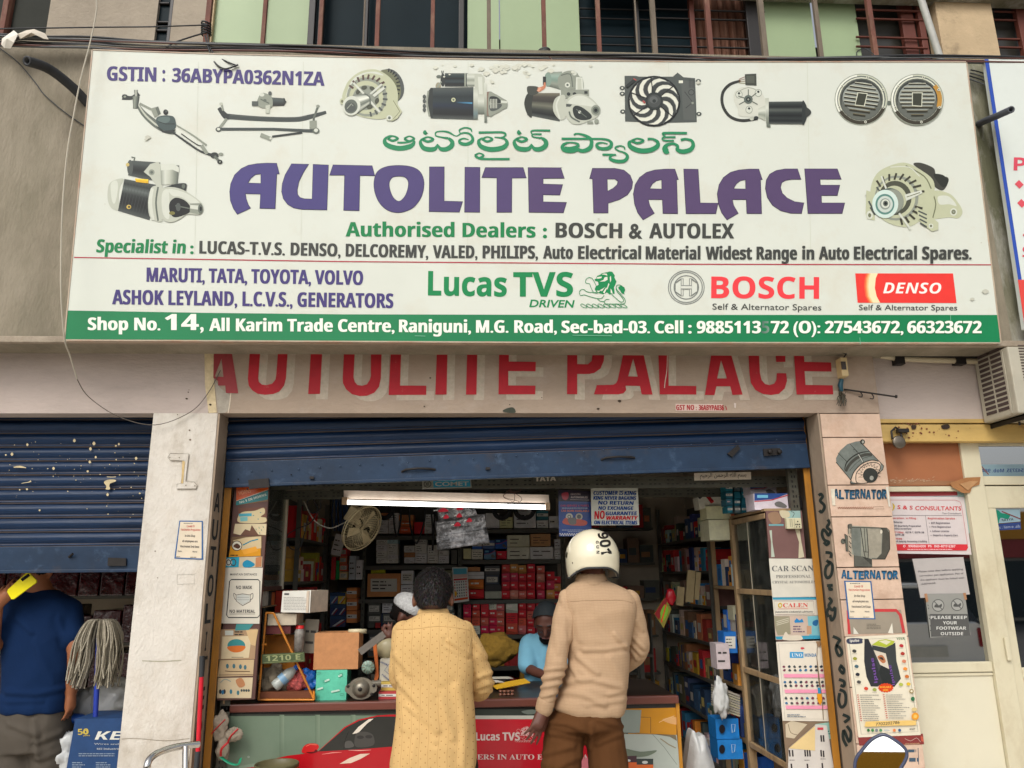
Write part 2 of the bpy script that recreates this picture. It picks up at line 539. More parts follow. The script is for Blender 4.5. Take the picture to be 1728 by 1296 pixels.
for y,c in((6,0),(38,1),(52,2)):
 hbar(w,262,286,y,UY+0.02,0.010,FRAMEB,'louver')
w=thing('window','upstairs window with two pale green panes above the start of the shop number','window',P(440,40,UY))
pane(w,355,446,GREENP);pane(w,448,520,GREENP,Y=UY+0.05);ubar(w,352,358,m=W_cream)
w=thing('window','wide dark blue upstairs window between pale green panes','window',P(660,40,UY))
pane(w,519,800,DARKG,Y=UY+0.10);ubar(w,519,530);ubar(w,536,545);ubar(w,612,620);ubar(w,774,783)
w=thing('window','upstairs window with a wide pale green pane near the middle','window',P(880,40,UY))
pane(w,789,842,GREENP);pane(w,844,978,GREENP,Y=UY+0.045)
w=thing('window','barred upstairs window with dark glass right of the middle green pane','window',P(1030,40,UY))
pane(w,978,1100,DARKG,Y=UY+0.10);ubar(w,1072,1080)
for y in(16,32,62,76):hbar(w,978,1100,y,UY+0.06,0.006,FRAMEB)
w=thing('window','barred upstairs window with a drawn brown curtain','window',P(1200,40,UY))
pane(w,1100,1165,DARKG,Y=UY+0.10);ubar(w,1166,1174,m=REDF);ubar(w,1262,1282)
for y in(18,33,65,80):hbar(w,1100,1290,y,UY+0.02,0.007,FRAMEB)
mb=MB();n=60
xa,xb=P(1170,50,4.6).x,P(1292,50,4.6).x
vs=[]
for i in range(n+1):
 x=xa+(xb-xa)*i/n;y=4.6+0.02*math.sin(i*0.9)+0.012*math.sin(i*2.3+1)
 vs+=[(x,y,ZP-0.1),(x,y,6.8)]
mb.add(vs,[(2*i,2*i+2,2*i+3,2*i+1)for i in range(n)],smooth=True)
c=mb.build('curtain',mat('brown_curtain',(150,108,88),rough=0.9,var=0.25,scale=5,stretch=(4,1,.3)))
sm_=c.modifiers.new('thickness','SOLIDIFY');sm_.thickness=0.004
tagtop(c,'brown curtain hanging in folds behind the upstairs bars','curtain')
w=thing('window','upstairs window with two pale green panes on the right','window',P(1370,40,UY))
pane(w,1288,1372,GREENP,Y=UY+.02);pane(w,1378,1448,GREENP,Y=UY+0.02)
w=thing('window','upstairs window with red brown frame and bars by the slanting white pipe','window',P(1500,40,UY))
pane(w,1445,1580,mat('dusty_dark_glass2',(58,56,50),rough=0.3,var=0.2),Y=UY+0.10)
ubar(w,1524,1545,m=REDF,Y=UY+.02);ubar(w,1553,1563,m=REDF)
for y in(18,33,64,80):hbar(w,1445,1565,y,UY+0.0,0.008,REDF)
w=thing('window','dark barred upstairs window at the far top right','window',P(1710,40,UY))
pane(w,1676,1850,mat('dusty_dark_glass2'),Y=UY+0.08);ubar(w,1721,1735,m=REDF)
for y in(22,36,68,82):hbar(w,1678,1850,y,UY+0.02,0.008,REDF)
gr=thing('parapet_railing','row of upright rusty red bars standing on the parapet above the long shop sign','railing',P(900,60,4.0))
for x,wd,m in((5,.030,RUST),(350,.030,RUST),(445,.024,RUST),(541,.024,RUST),(614,.010,RUST2),(637,.026,RUST),(730,.024,RUST),(825,.024,RUST2),(918,.026,RUST),(1010,.026,RUST),(1074,.010,RUST2),(1103,.030,RUST2),(1196,.030,RUST),(1287,.032,RUST2),(1380,.026,RUST2),(1471,.030,RUST)):
 xx=P(x,50,4.0).x
 MB().box((xx-wd/2,4.0-wd/2,ZP+0.0005),(xx+wd/2,4.0+wd/2,6.9),bev=0.003).build('bar',m,gr)
mb=MB()
a=P(1590,110,3.99);b=P(1545,-30,3.99)
mb.tube([a,b],0.021,n=14)
o=mb.build('drain_pipe',mat('grey_pvc',(176,176,168),rough=0.5,var=0.15,scale=8))
tagtop(o,'slanting pale grey plastic pipe at the top right above the sign','pipe')
SP=Plane((0,3.8,2.778),(0,-1,-0.066))
SIGN_Q=[(157,85),(366,92),(576,97),(860,102),(1152,105),(1630,105.5),(1659,340),(1688,578),(900,577),(110,573),(133,330)]
sg=thing('shop_sign','long white lightbox sign with purple shop name, pictured car parts and a green address band','sign',SP.at(900,577))
mb=MB()
pts=[SP.at(x,y)for x,y in SIGN_Q]
mb.prism(pts,SP.N*-0.055,(222,224,206))
mb.build('panel',mat('backlit_vinyl',(214,218,206),rough=0.42,var=0.03,scale=2.2,spec=0.35,bump=0.5,bscale=1.6,dirt=(205,200,180),dirt_amt=0.5,dscale=2.5),sg)
TRIM=mat('sign_trim',(190,172,150),rough=0.5,var=0.3,scale=10,dirt=(150,84,50),dirt_amt=0.7,dscale=5)
for i in range(len(SIGN_Q)):
 a=SIGN_Q[i];b=SIGN_Q[(i+1)%len(SIGN_Q)]
 pa,pb=SP.at(*a),SP.at(*b)
 d=(pb-pa).normalized();nn=d.cross(SP.N)
 if nn.dot(SP.at(900,340)-pa)>0:nn=-nn
 q=[pa+SP.N*0.003,pb+SP.N*0.003,pb+SP.N*0.003+nn*0.006,pa+SP.N*0.003+nn*0.006]
 MB().prism(q,SP.N*-0.05).build('trim',TRIM,sg)
PURPLE=(68,58,118);PURP2=(92,76,112);GREEN=(8,126,70);GREY=(62,64,60);RED=(232,62,62)
def S(h=0.0012):return Decal(SP,h)
d=S(0.0008)
d.poly([(114.5,524),(350,528),(576,530.5),(1000,531.5),(1683,531.5),(1687.5,577.5),(900,576.5),(110.6,572.5)],(6,126,76))
d.build('address_band',mat('green_vinyl',(6,124,74),rough=0.45,var=0.12,scale=2.5,spec=0.4),sg)
d=S();d.line([(125,434.5),(576,441.5),(1152,446),(1672,447)],1.8,(176,44,62));d.build('red_rule',PRINT,sg)
d=S(0.0006)
for x,c in((335,(204,208,192)),(512,(206,210,194)),(790,(206,210,194)),(1128,(206,210,194)),(1362,(204,208,190))):d.line([(x,104),(x-(x-860)*-.012,430)],.9,c)
r=random.Random(6)
for k in range(46):
 x,y=r.gauss(860,60),108+abs(r.gauss(0,12));q_=r.uniform(1,6);d.blob([(x-q_,y),(x,y-q_*.5),(x+q_*1.1,y+.4),(x-.2,y+q_*.9)],r.choice(((214,216,199),(209,210,193))),3)
for x,y,q_ in((250,232,5),(247,236,3),(1178,140,4),(1662,492,6),(1640,505,4),(1655,410,1.4),(178,345,1.2),(1460,330,1.6),(300,470,2),(1010,370,2)):d.blob([(x-q_,y),(x,y-q_*.6),(x+q_,y),(x,y+q_*.7)],(194,194,178),4)
for x0,y0,x1,y1 in((700,567,718,567.5),(966,566,1032,567),(1450,570,1451,582),(1603,532,1603,541)):d.line([(x0,y0),(x1,y1)],.9,(120,180,150))
d.build('smudges',PRINT,sg)['kind']='stuff'
def row(name,*args,**kw):
 d=S();d.text(*args,**kw);return d.build(name,PRINT,sg)
def rows(name,L):
 d=S()
 for a,k in L:d.text(*a,**{'emb':0.75 if len(a[0])>1 else 0,**k})
 return d.build(name,PRINT,sg)
rows('lettering',[(('GSTIN',181,136,263,138,24,PURPLE),{}),((':',274,137,279,137,17/.6,PURPLE),dict(off=.02)),(('36ABYPA0362N1ZA',291,138.5,547,145,23.5,PURPLE),{})])
rows('lettering',[(('Authorised Dealers',584,399,903,401,24,GREEN),{}),((':',916,401,923,401,24,GREEN),dict(off=.03)),(('BOSCH',938,401,1049,402,25,GREY),{}),(('&',1061,402,1084,402,25,GREY),dict(off=.025)),(('AUTOLEX',1096,402,1238,402.5,25,GREY),{})])
rows('lettering',[(('Specialist in',163,426,312,428,22,GREEN),dict(slant=.08)),((':',321,428,327,428,20,GREEN),dict(off=.03))])
_sp=[('LUCAS-T.V.S.',337,480,428,431),('DENSO,',491,574,431,433),('DELCOREMY,',584,722,433,435.5),('VALED,',731,805,435.5,436),('PHILIPS,',815,907,436,436.5),('Auto',917,966,436.5,437),('Electrical',976,1081,437,437.5),('Material',1090,1181,437.5,438),('Widest',1191,1268,438,438),('Range',1277,1344,438,438),('in',1354,1373,438,438),('Auto',1382,1432,438,438),('Electrical',1441,1546,438,438),('Spares.',1556,1638,438,438)]
rows('lettering',[((t,a,y0,b,y1,21.5,GREY),{})for t,a,b,y0,y1 in _sp])
rows('lettering',[(('MARUTI, TATA, TOYOTA, VOLVO',248,475.5,612,481,24,PURPLE),{}),(('ASHOK LEYLAND, L.C.V.S., GENERATORS',190,513.5,663,520,24.5,PURPLE),{})])
WH=(240,243,230)
_ad=[('Shop No.',149,557,270,557.5,21),('14',279,557,335,557,27),(',',338,557,344,557,26),('All Karim Trade Centre,',354,558.5,665,560.5,21),('Raniguni,',674,560.5,794,561.5,21),('M.G. Road,',804,561.5,939,561.8,21),('Sec-bad-03.',948,562,1096,562.5,20.5),('Cell',1105,562.5,1152,562.5,20.5),(':',1161,562.5,1167,562.5,21),('9885113',1176,562.5,1283,562.5,20.5),('72',1301,562.5,1330,562.5,20.5),('(O):',1339,562.5,1383,562.5,20.5),('27543672,',1392,562.5,1523,562.5,20.5),('66323672',1531,562.5,1655,562.5,20.5)]
rows('lettering',[((t,a,y0,b,y1,c,WH),dict(off=.018 if t in ',:' else 0))for t,a,y0,b,y1,c in _ad])
row('lettering','5',1285,562.5,1298,562.5,20.5,(74,110,92),col2=(128,150,136))
def Z1(*p):return[(380+a/3.323,265+b/3.323)for a,b in p]
def Z2(*p):return[(900+a/3.2,265+b/3.2)for a,b in p]
def cv(*p):return p
nm=S()
def letter(pts,col,holes=()):
 nm.poly(pts,(52,48,66),holes)
 cx=sum(p[0]for p in pts)/len(pts)
 nm.h+=0.0002
 return nm
def shade(x):t=min(1,max(0,(x-500)/500));return(int(70+14*t),int(62+4*t),int(122-18*t))
def inset(pts,k):
 n=len(pts);out=[]
 ar=sum(pts[i][0]*pts[(i+1)%n][1]-pts[(i+1)%n][0]*pts[i][1]for i in range(n))
 sg_=1 if ar>0 else-1
 for i in range(n):
  a,b,c=pts[i-1],pts[i],pts[(i+1)%n]
  d1=(b[0]-a[0],b[1]-a[1]);d2=(c[0]-b[0],c[1]-b[1])
  l1=math.hypot(*d1)or 1;l2=math.hypot(*d2)or 1
  n1=(-d1[1]/l1*sg_,d1[0]/l1*sg_);n2=(-d2[1]/l2*sg_,d2[0]/l2*sg_)
  m=(n1[0]+n2[0],n1[1]+n2[1]);q=max(0.35,(m[0]*n1[0]+m[1]*n1[1]))
  out.append((b[0]+m[0]/q*k,b[1]+m[1]/q*k))
 return out
def L_(pts,holes=()):
 cx=sum(p[0]for p in pts)/len(pts)
 nm.h=0.0012;nm.poly(pts,(48,44,60),holes)
 nm.h=0.0017;nm.poly(inset(pts,0.7),shade(cx),[inset(h,-0.7)for h in holes])
def AL(Z,x0,s=1.0,yo=0,skew=0):
 """the capital A of the display face: hooked left leg, slab top"""
 o=[(290,34),(306,97),(291,97),(282,292),(193,290),(197,210),(116,208)]
 leg=[(120,235),(132,268),(145,288),(68,324)]
 arc=[(45,290),(28,245),(24,195),(30,150),(52,100),(90,64),(130,45),(180,36),(235,33)]
 h=[(199,97),(170,101),(146,120),(131,145),(199,147)]
 tf=lambda q:[(x0+(x-24+skew*(y-170))*s,y+yo)for x,y in q]
 return Z(*tf(o+leg+arc)),Z(*tf(h))
a,h=AL(Z1,24);L_(a,[h])
L_(Z1((372,37),(471,40),(440,88),(415,140),(406,185),(408,210),(420,226),(445,233),(486,235),(492,40),(581,44),(572,299),(430,296),(385,288),(350,268),(325,235),(315,195),(319,150),(335,100)))
L_(Z1((604,43),(825,48),(841,107),(757,106),(753,303),(663,301),(668,104),(584,104)))
L_(Z1(*spline([(975,46),(1045,54),(1092,80),(1115,130),(1112,190),(1090,245),(1045,292),(975,314),(910,300),(862,255),(836,190),(835,125),(856,78),(905,53)],5,True)),[Z1(*spline([(975,110),(1008,116),(1025,140),(1022,180),(1005,222),(975,247),(945,228),(926,185),(922,145),(938,117)],5,True))])
L_(Z1((1144,54),(1230,54),(1229,246),(1333,249),(1314,311),(1142,308)))
L_(Z1((1343,56),(1430,57),(1429,312),(1341,311)))
L_(Z1((1458,58),(1672,58),(1690,119),(1609,120),(1608,312),(1522,312),(1522,119),(1437,117)))
L_(Z1((1697,58),(1892,59))+Z2((150,59),(169,117),(54,118),(54,145),(160,148),(144,207),(54,206),(54,241),(181,244),(163,303))+Z1((1702,312)))
L_(Z2((318,60),(440,60),(490,70),(524,98),(538,135),(533,170),(510,205),(465,232),(405,251),(405,304),(324,304),(318,120),(302,118)),[Z2((400,121),(440,121),(455,133),(450,150),(430,168),(402,183))])
def A2(x0):
 o=[(765-540+x0,64),(785-540+x0,124),(775-540+x0,124),(781-540+x0,308),(698-540+x0,307),(695-540+x0,232),(623-540+x0,232),(630-540+x0,262),(655-540+x0,305),(592-540+x0,342),(562-540+x0,302),(545-540+x0,255),(538-540+x0,200),(548-540+x0,150),(572-540+x0,110),(610-540+x0,82),(655-540+x0,69),(710-540+x0,64)]
 h=[(691-540+x0,125),(665-540+x0,130),(645-540+x0,145),(630-540+x0,170),(692-540+x0,172)]
 return Z2(*o),Z2(*h)
a,h=A2(540);L_(a,[h])
L_(Z2((810,64),(891,65),(902,247),(999,248),(986,308),(823,308)))
a,h=A2(993);L_(a,[h])
L_(Z2((1427,63),(1447,123),(1395,123),(1362,128),(1342,140),(1336,165),(1345,195),(1370,220),(1410,240),(1462,247),(1449,307),(1390,306),(1335,292),(1290,262),(1262,220),(1251,170),(1256,125),(1275,92),(1310,72),(1360,63)))
L_(Z2((1463,63),(1642,63),(1664,122),(1549,122),(1551,151),(1656,151),(1642,210),(1556,210),(1558,247),(1683,247),(1668,307),(1481,307)))
nm.build('name_lettering',PRINT,sg)
G2=(30,132,86)
tl=S()
def T1(*p):return[(640+a/6.171,210+b/6.171)for a,b,*_ in p],[q[2]/6.171 for q in p]
def T2(*p):return[(920+a/6.171,210+b/6.171)for a,b,*_ in p],[q[2]/6.171 for q in p]
def br(T,*p):
 pts,w=T(*p);tl.line(pts,w,G2,smooth=5)
def ring(T,x,y,rx,ry,w=24):
 br(T,(x-rx,y,w),(x,y-ry,w*.6),(x+rx,y,w),(x,y+ry,w),(x-rx,y,w))
ring(T1,140,147,52,24,26)
br(T1,(172,124,8),(110,118,12),(58,160,34),(80,215,50),(200,250,52),(320,230,50),(362,190,30),(350,165,22))
ring(T1,312,150,52,26,24);br(T1,(188,190,20),(260,190,20),(330,182,14))
def tta(T,dx,top=True):
 br(T,(490+dx,112,4),(478+dx,90,46),(492+dx,76,46))
 ring(T,505+dx,156,56,24,26)
 br(T,(445+dx,150,14),(428+dx,190,34),(460+dx,245,46),(530+dx,262,48),(585+dx,250,40),(610+dx,205,14))
 br(T,(610+dx,215,14),(640+dx,256,40),(700+dx,258,48),(752+dx,225,50),(758+dx,180,42),(720+dx,145,26))
tta(T1,0)
br(T1,(720,145,24),(650,135,16),(590,118,14),(590,85,14),(640,72,14),(720,82,20),(800,122,10),(860,92,16),(930,95,20),(972,140,28),(960,185,36),(900,208,34),(845,195,34),(835,165,22),(880,148,16),(930,160,10))
br(T1,(845,95,8),(835,60,16),(890,36,16),(950,48,18),(962,78,12))
ring(T1,1125,155,52,24,24)
br(T1,(1075,140,12),(1035,175,32),(1060,230,46),(1160,262,50),(1280,245,50),(1330,200,40),(1310,155,24),(1260,140,16),(1200,135,12))
br(T1,(1035,86,24),(1150,84,22),(1280,84,20),(1315,104,22),(1300,128,16),(1260,140,12))
ring(T1,1040,325,46,24,22);br(T1,(1000,340,14),(1060,360,22),(1200,362,22),(1357,362,24))
tta(T1,977)
br(T2,(3,185,42),(-10,155,26),(-50,138,16));br(T1,(1690,145,18),(1600,130,14),(1600,104,14),(1690,104,20));br(T1,(1590,100,14),(1580,75,14),(1620,64,18),(1780,66,22))
br(T2,(170,151,24),(300,151,22),(450,152,20),(600,154,20),(665,170,24),(690,205,34),(665,245,40),(600,256,34),(545,240,34),(540,205,26),(590,192,16),(650,205,12))
br(T2,(298,112,20),(330,98,16),(400,112,24),(470,150,34),(482,200,38),(462,250,46),(395,278,40),(340,262,34),(330,235,10))
br(T2,(340,262,34),(280,280,40),(200,268,44),(178,232,36),(210,200,24),(270,190,14),(340,205,20),(350,238,14))
br(T2,(200,250,40),(250,256,40),(310,245,40),(345,222,26))
br(T2,(828,265,14),(820,238,14),(775,225,14),(728,245,18),(760,275,14),(830,300,20),(855,340,34),(820,382,36),(740,385,36),(675,360,30),(690,328,18),(740,320,10))
br(T2,(595,317,22),(660,317,22),(735,318,16))
ring(T2,960,172,62,24,24)
br(T2,(905,170,12),(875,190,34),(890,235,46),(980,275,50),(1090,270,50),(1165,230,46),(1168,185,34),(1120,155,22),(1065,155,26))
br(T2,(1410,165,28),(1460,155,22),(1520,170,28),(1540,215,38),(1510,265,46),(1430,285,46),(1370,262,34),(1390,225,10))
br(T2,(1290,300,8),(1262,285,60),(1245,250,54),(1270,215,34),(1330,202,24),(1375,225,30),(1380,262,24))
br(T2,(1340,172,16),(1235,168,18),(1228,138,14),(1356,135,20));br(T2,(1250,130,14),(1225,105,20),(1250,92,24),(1475,93,24))
tl.build('telugu_lettering',PRINT,sg,label='green Telugu lettering above the shop name')
BG=(4,132,74)
d=S();d.text('Lucas',722,498,855,500,40,BG,off=0.012);d.text('TVS',866,500,967,500,40,BG,off=0.012);d.text('DRIVEN',893,518,967,519,12.5,BG,st='r',slant=.22,off=.02)
d.build('lettering',PRINT,sg)
LD=Decal(SP)
def ZL(*p):return[(960+a/10.8,450+b/10.8)for a,b in p]
def lion(D,tf,c,bgc,k=1.0):
 def ln(p,w=1.0):D.line(tf(*p),w*k,c,smooth=3)
 D.poly(tf((500,195),(520,165),(570,150),(600,120),(700,100),(740,88),(790,95),(835,160),(830,200),(865,270),(845,330),(820,380),(835,490),(740,510),(690,470),(620,505),(500,470),(470,410),(490,360),(540,330),(530,275),(480,262),(468,235),(500,215)),c)
 D.up();D.poly(tf((500,215),(520,190),(600,180),(590,210),(540,220)),bgc)
 D.poly(tf((630,240),(650,195),(700,185),(705,240),(650,270),(560,275),(600,255)),bgc)
 D.poly(tf((590,140),(640,125),(690,130),(700,165),(650,150)),bgc)
 for q in(((745,190),(765,170),(770,250),(750,290)),((560,430),(620,400),(660,370),(600,450)),((620,470),(680,380),(690,400),(650,490)),((720,300),(738,320),(700,420),(690,400)),((500,440),(560,440),(600,420),(540,470)),((760,400),(780,430),(800,500),(760,480))):
  D.poly(tf(*q),bgc)
 ln([(500,355),(440,240),(400,205),(350,205),(305,245),(310,300),(375,315),(400,380),(450,470),(520,490)])
 ln([(500,475),(340,465),(270,418),(210,430),(190,480),(215,530),(270,515),(340,535),(480,575),(590,580),(640,525)])
 ln([(520,590),(570,630),(650,640)]);ln([(735,600),(680,600),(640,640),(660,670),(700,680),(980,680),(1025,640),(1015,590),(950,510),(880,430),(860,370),(890,335),(950,345),(1000,390)])
 ln([(780,510),(870,590),(940,645),(985,640),(995,610),(950,540),(880,460),(855,400)])
 D.poly(tf((900,375),(950,345),(1010,380),(1025,430),(1000,480),(1020,502),(960,490),(930,430),(900,400)),c)
 for i in range(8):
  x=245+i*104
  ln([(x-35,700),(x-10,680),(x+40,700),(x+90,745),(x+40,750),(x,735),(x-35,700)],.9)
lion(LD,ZL,BG,(222,222,206));LD.build('lion_emblem',PRINT,sg)
d=S()
d.ell(1158,485,31,29,(120,124,120),ring=.955);d.ell(1158,485,28,26.5,(140,144,138),ring=.93)
d.ell(1158,485,21.5,20.5,(118,122,118),ring=.93)
for sx in(-1,1):
 d.line([(1158+sx*7,470),(1158+sx*7,500)],4.5,(130,134,128));d.up()
 d.line([(1158+sx*7,471),(1158+sx*7,499)],2,(214,216,204))
 d.line([(1158+sx*9,471),(1158+sx*19,478),(1158+sx*19,492),(1158+sx*9,499)],2,(120,124,118))
d.line([(1150,485),(1166,485)],7,(130,134,128));d.up();d.line([(1149,485),(1167,485)],4,(214,216,204))
d.build('ring_emblem',PRINT,sg)
d=S();d.text('BOSCH',1200,503,1382,504,36,(236,62,68),off=.006);d.text('Self & Alternator Spares',1202,522.5,1386,524,10.5,GREY,st='r',off=.006)
d.build('lettering',PRINT,sg)
d=S();d.poly([(1443,461.5),(1608,461.5),(1614,511.5),(1447,511)],(232,56,48))
for i,c in enumerate(((236,100,60),(244,150,90),(250,200,140),(252,226,180))):
 o_=i*2.4
 d.poly([(1462+o_,461.5),(1481,461.5),(1477.5,470),(1476,486),(1479,500),(1485,511),(1466+o_,511),(1460+o_,500),(1458+o_,484),(1459+o_,470)],c)
d.text('DENSO',1490,495,1588,495.5,18,(246,240,232),st='bi');d.text('Self & Alternator Spares',1449,523.5,1615,524,9.5,GREY,st='r',off=.006)
d.build('brand_plate',PRINT,sg)
BK=(44,50,48);BK2=(78,84,80);BK3=(22,26,26);SV=(188,192,176);SV2=(142,148,134);SV3=(208,212,198);SVD=(96,104,94);OLV=(188,192,160);OLD=(110,114,86)
CYL=[BK2,BK,BK3,(96,104,104),BK,BK3,BK2]
CYS=[SV2,SV3,SV,SV2,SV,SVD]
def pic(draw):
 d=S(0.001);draw(d);d.build('printed_picture',PRINT,sg)
def q1(*p):return[(170+a/4.114,85+b/4.114)for a,b in p]
def wiper_arm(d):
 z=q1
 d.line(z((250,370),(300,440),(380,510),(460,560),(520,575)),[5,9,12,9,5],SVD,smooth=5)
 d.line(z((255,365),(310,450),(400,530)),[2,3,3],SV,smooth=4)
 d.line(z((270,370),(350,410)),4,SV2)
 d.line(z((150,325),(215,330),(265,300)),[9,6,8],BK,smooth=4);d.ell(*z((168,322))[0],5,4,BK);d.ell(*z((168,322))[0],2.2,1.8,SV2)
 d.bands([z((222,320))[0],z((225,405))[0]],[z((270,320))[0],z((258,405))[0]],[SVD,SV2,SVD,BK])
 d.bands([z((232,275))[0],z((236,320))[0]],[z((258,275))[0],z((256,320))[0]],[BK2,SV,BK2])
 d.poly(z((345,405),(400,390),(418,440),(375,470)),SV2);d.poly(z((400,392),(418,440),(400,452),(380,400)),SVD)
 d.blob(z((385,480),(420,455),(500,458),(522,500),(515,545),(460,560),(405,535)),(64,80,78));d.blob(z((395,480),(425,462),(480,468),(470,500),(420,505)),(92,110,106))
 d.line(z((400,495),(450,512),(515,512)),1.2,BK3)
 d.ell(*z((452,430))[0],4.2,4.5,BK3);d.ell(*z((456,424))[0],2,2,BK2)
 d.poly(z((380,520),(440,560),(525,550),(490,578),(430,570)),BK)
 d.line(z((525,520),(640,590),(735,660)),[2.2,2.4,3.4],SV2,smooth=4);d.line(z((500,570),(600,640),(690,700),(780,730)),[2.5,3.5,3.2,5],BK,smooth=4)
 d.line(z((560,580),(660,650),(700,665)),1.6,BK3,smooth=3);d.line(z((700,660),(740,720)),6,SV2)
 d.ell(*z((790,730))[0],7,5,BK);d.ell(*z((835,722))[0],4,2.6,SV2);d.line(z((790,735),(828,775)),4.5,SVD);d.ell(*z((828,776))[0],4.4,3.6,BK3);d.ell(*z((828,776))[0],1.6,1.4,SV2)
pic(wiper_arm)
def wiper_link(d):
 z=q1
 d.line(z((820,400),(865,455),(900,460)),[6,10,9],BK,smooth=4)
 d.line(z((890,460),(1100,475),(1340,480),(1440,465),(1565,430)),[9,8,8,8,5],(58,66,64),smooth=4)
 d.line(z((900,452),(1100,463),(1340,468),(1430,455)),1.6,BK2,smooth=4)
 d.line(z((840,375),(850,420)),3.6,SV2);d.ell(*z((836,372))[0],3.2,2.4,SV);d.line(z((1508,390),(1480,470),(1475,540)),3.6,SVD);d.ell(*z((1508,388))[0],3.2,2.4,SV2)
 d.line(z((875,475),(820,548)),4.5,SV2);d.line(z((820,548),(1200,548),(1500,562)),[5,4.5,5.5],(62,70,68))
 d.poly(z((1450,490),(1500,488),(1500,550),(1450,545)),SV2)
 d.ell(*z((818,550))[0],5,4,BK2);d.ell(*z((818,548))[0],2.8,2.2,SV3);d.ell(*z((1495,560))[0],6,5,SVD);d.ell(*z((1495,556))[0],3.4,3,SV3)
 d.line(z((1190,600),(1400,572)),3.4,BK);d.line(z((1110,588),(1185,618)),7,SV2);d.ell(*z((1180,612))[0],2,1.8,SV3)
 d.bands([z((1185,328))[0],z((1280,335))[0]],[z((1185,388))[0],z((1275,385))[0]],[BK2,(70,80,78),BK,BK3]);d.poly(z((1270,330),(1290,358),(1270,388)),BK)
 d.blob(z((1095,330),(1120,298),(1160,305),(1190,330),(1190,395),(1130,402),(1085,380)),SV2);d.ell(*z((1120,310))[0],4,3,SV3);d.ell(*z((1176,300))[0],3,3.5,BK2)
 d.rect(*z((1050,355))[0],*z((1095,388))[0],BK2);d.poly(z((1145,385),(1178,380),(1172,440),(1145,438)),SV);d.line(z((1110,340),(1170,370)),2,SVD);d.ell(*z((1140,350))[0],3,2.5,SVD)
pic(wiper_link)
def starter(d,z,M,solenoid=True,yellow=True):
 """M maps local 0..1000 points"""
def starter_left(d):
 z=q1
 d.blob(z((48,985),(62,925),(110,896),(160,895),(130,960),(125,1040),(140,1110),(80,1100),(52,1050)),SV);d.blob(z((70,930),(110,905),(120,960),(100,1060),(78,1040)),SV3)
 L0=z((160,893),(380,930));L1=z((125,1110),(400,1180))
 Lm=z((100,1000),(340,1060))
 d.bands([z((165,893))[0],z((395,935))[0]],[z((120,1115))[0],z((340,1180))[0]],[BK2,BK,(96,104,100),BK,BK3,BK3,BK,BK2])
 for i in range(9):
  t=i/9;a=z((185+200*t,898+36*t))[0];b=z((140+180*t,1115+55*t))[0];d.line([a,b],.5,(66,72,70))
 d.ell(*z((196,1088))[0],4,3.6,(196,170,84));d.ell(*z((198,1088))[0],2,1.8,BK)
 d.bands([z((218,766))[0],z((415,780))[0]],[z((190,868))[0],z((395,912))[0]],[BK2,(70,78,76),BK,BK3,BK,BK2]);d.ell(*z((205,815))[0],5,13,BK2)
 d.line(z((215,742),(235,745),(232,770)),2,SVD);d.ell(*z((188,795))[0],3,3,(200,180,110))
 d.poly(z((300,845),(345,790),(400,775),(420,800),(430,940),(395,955),(345,880)),SV);d.ell(*z((355,848))[0],5,5,SV2);d.ell(*z((355,848))[0],2.5,2.5,SVD)
 d.bands([z((415,790))[0],z((420,935))[0]],[z((545,800))[0],z((535,930))[0]],[SV2,SV3,SV,SV2,SVD]);d.poly(z((415,790),(510,788),(545,815),(545,850),(500,830),(420,835)),SV3)
 d.poly(z((240,890),(332,898),(332,925),(245,915)),(226,178,32));d.poly(z((240,890),(332,898),(332,906),(240,898)),(250,214,60))
 d.blob(z((350,960),(395,940),(430,945),(440,1050),(430,1180),(380,1185),(340,1150),(330,1060)),SV);d.line(z((360,960),(345,1060),(365,1180)),[5,6,5],SV3,smooth=4);d.line(z((400,950),(385,1060),(400,1185)),[3,3,3],SVD,smooth=4)
 d.blob(z((430,960),(520,930),(590,925),(596,955),(580,985),(520,970),(440,985)),BK);d.ell(*z((576,945))[0],3,4,SVD)
 d.blob(z((410,980),(470,950),(560,965),(640,1010),(700,1060),(712,1110),(680,1142),(600,1140),(555,1170),(490,1195),(430,1170),(410,1080)),SV)
 d.blob(z((470,965),(560,980),(640,1020),(690,1065),(640,1070),(560,1020),(500,1010)),SV3);d.blob(z((430,990),(470,970),(480,1080),(475,1170),(440,1150),(425,1080)),SV3)
 d.blob(z((480,1060),(520,1025),(580,1040),(620,1080),(625,1120),(570,1150),(510,1160),(480,1120)),BK3);d.line(z((520,1080),(620,1100)),2,SVD);d.ell(*z((540,1090))[0],4,7,BK2);d.ell(*z((497,1132))[0],5,3,(120,116,60))
 d.poly(z((622,1065),(700,1062),(712,1110),(690,1142),(620,1128)),SV2);d.poly(z((622,1075),(690,1080),(690,1110),(622,1100)),SV3);d.ell(*z((694,1102))[0],4.2,8,SVD);d.ell(*z((696,1102))[0],2,4,BK3)
pic(starter_left)
def q2(*p):return[(560+a/5.4,100+b/5.4)for a,b in p]
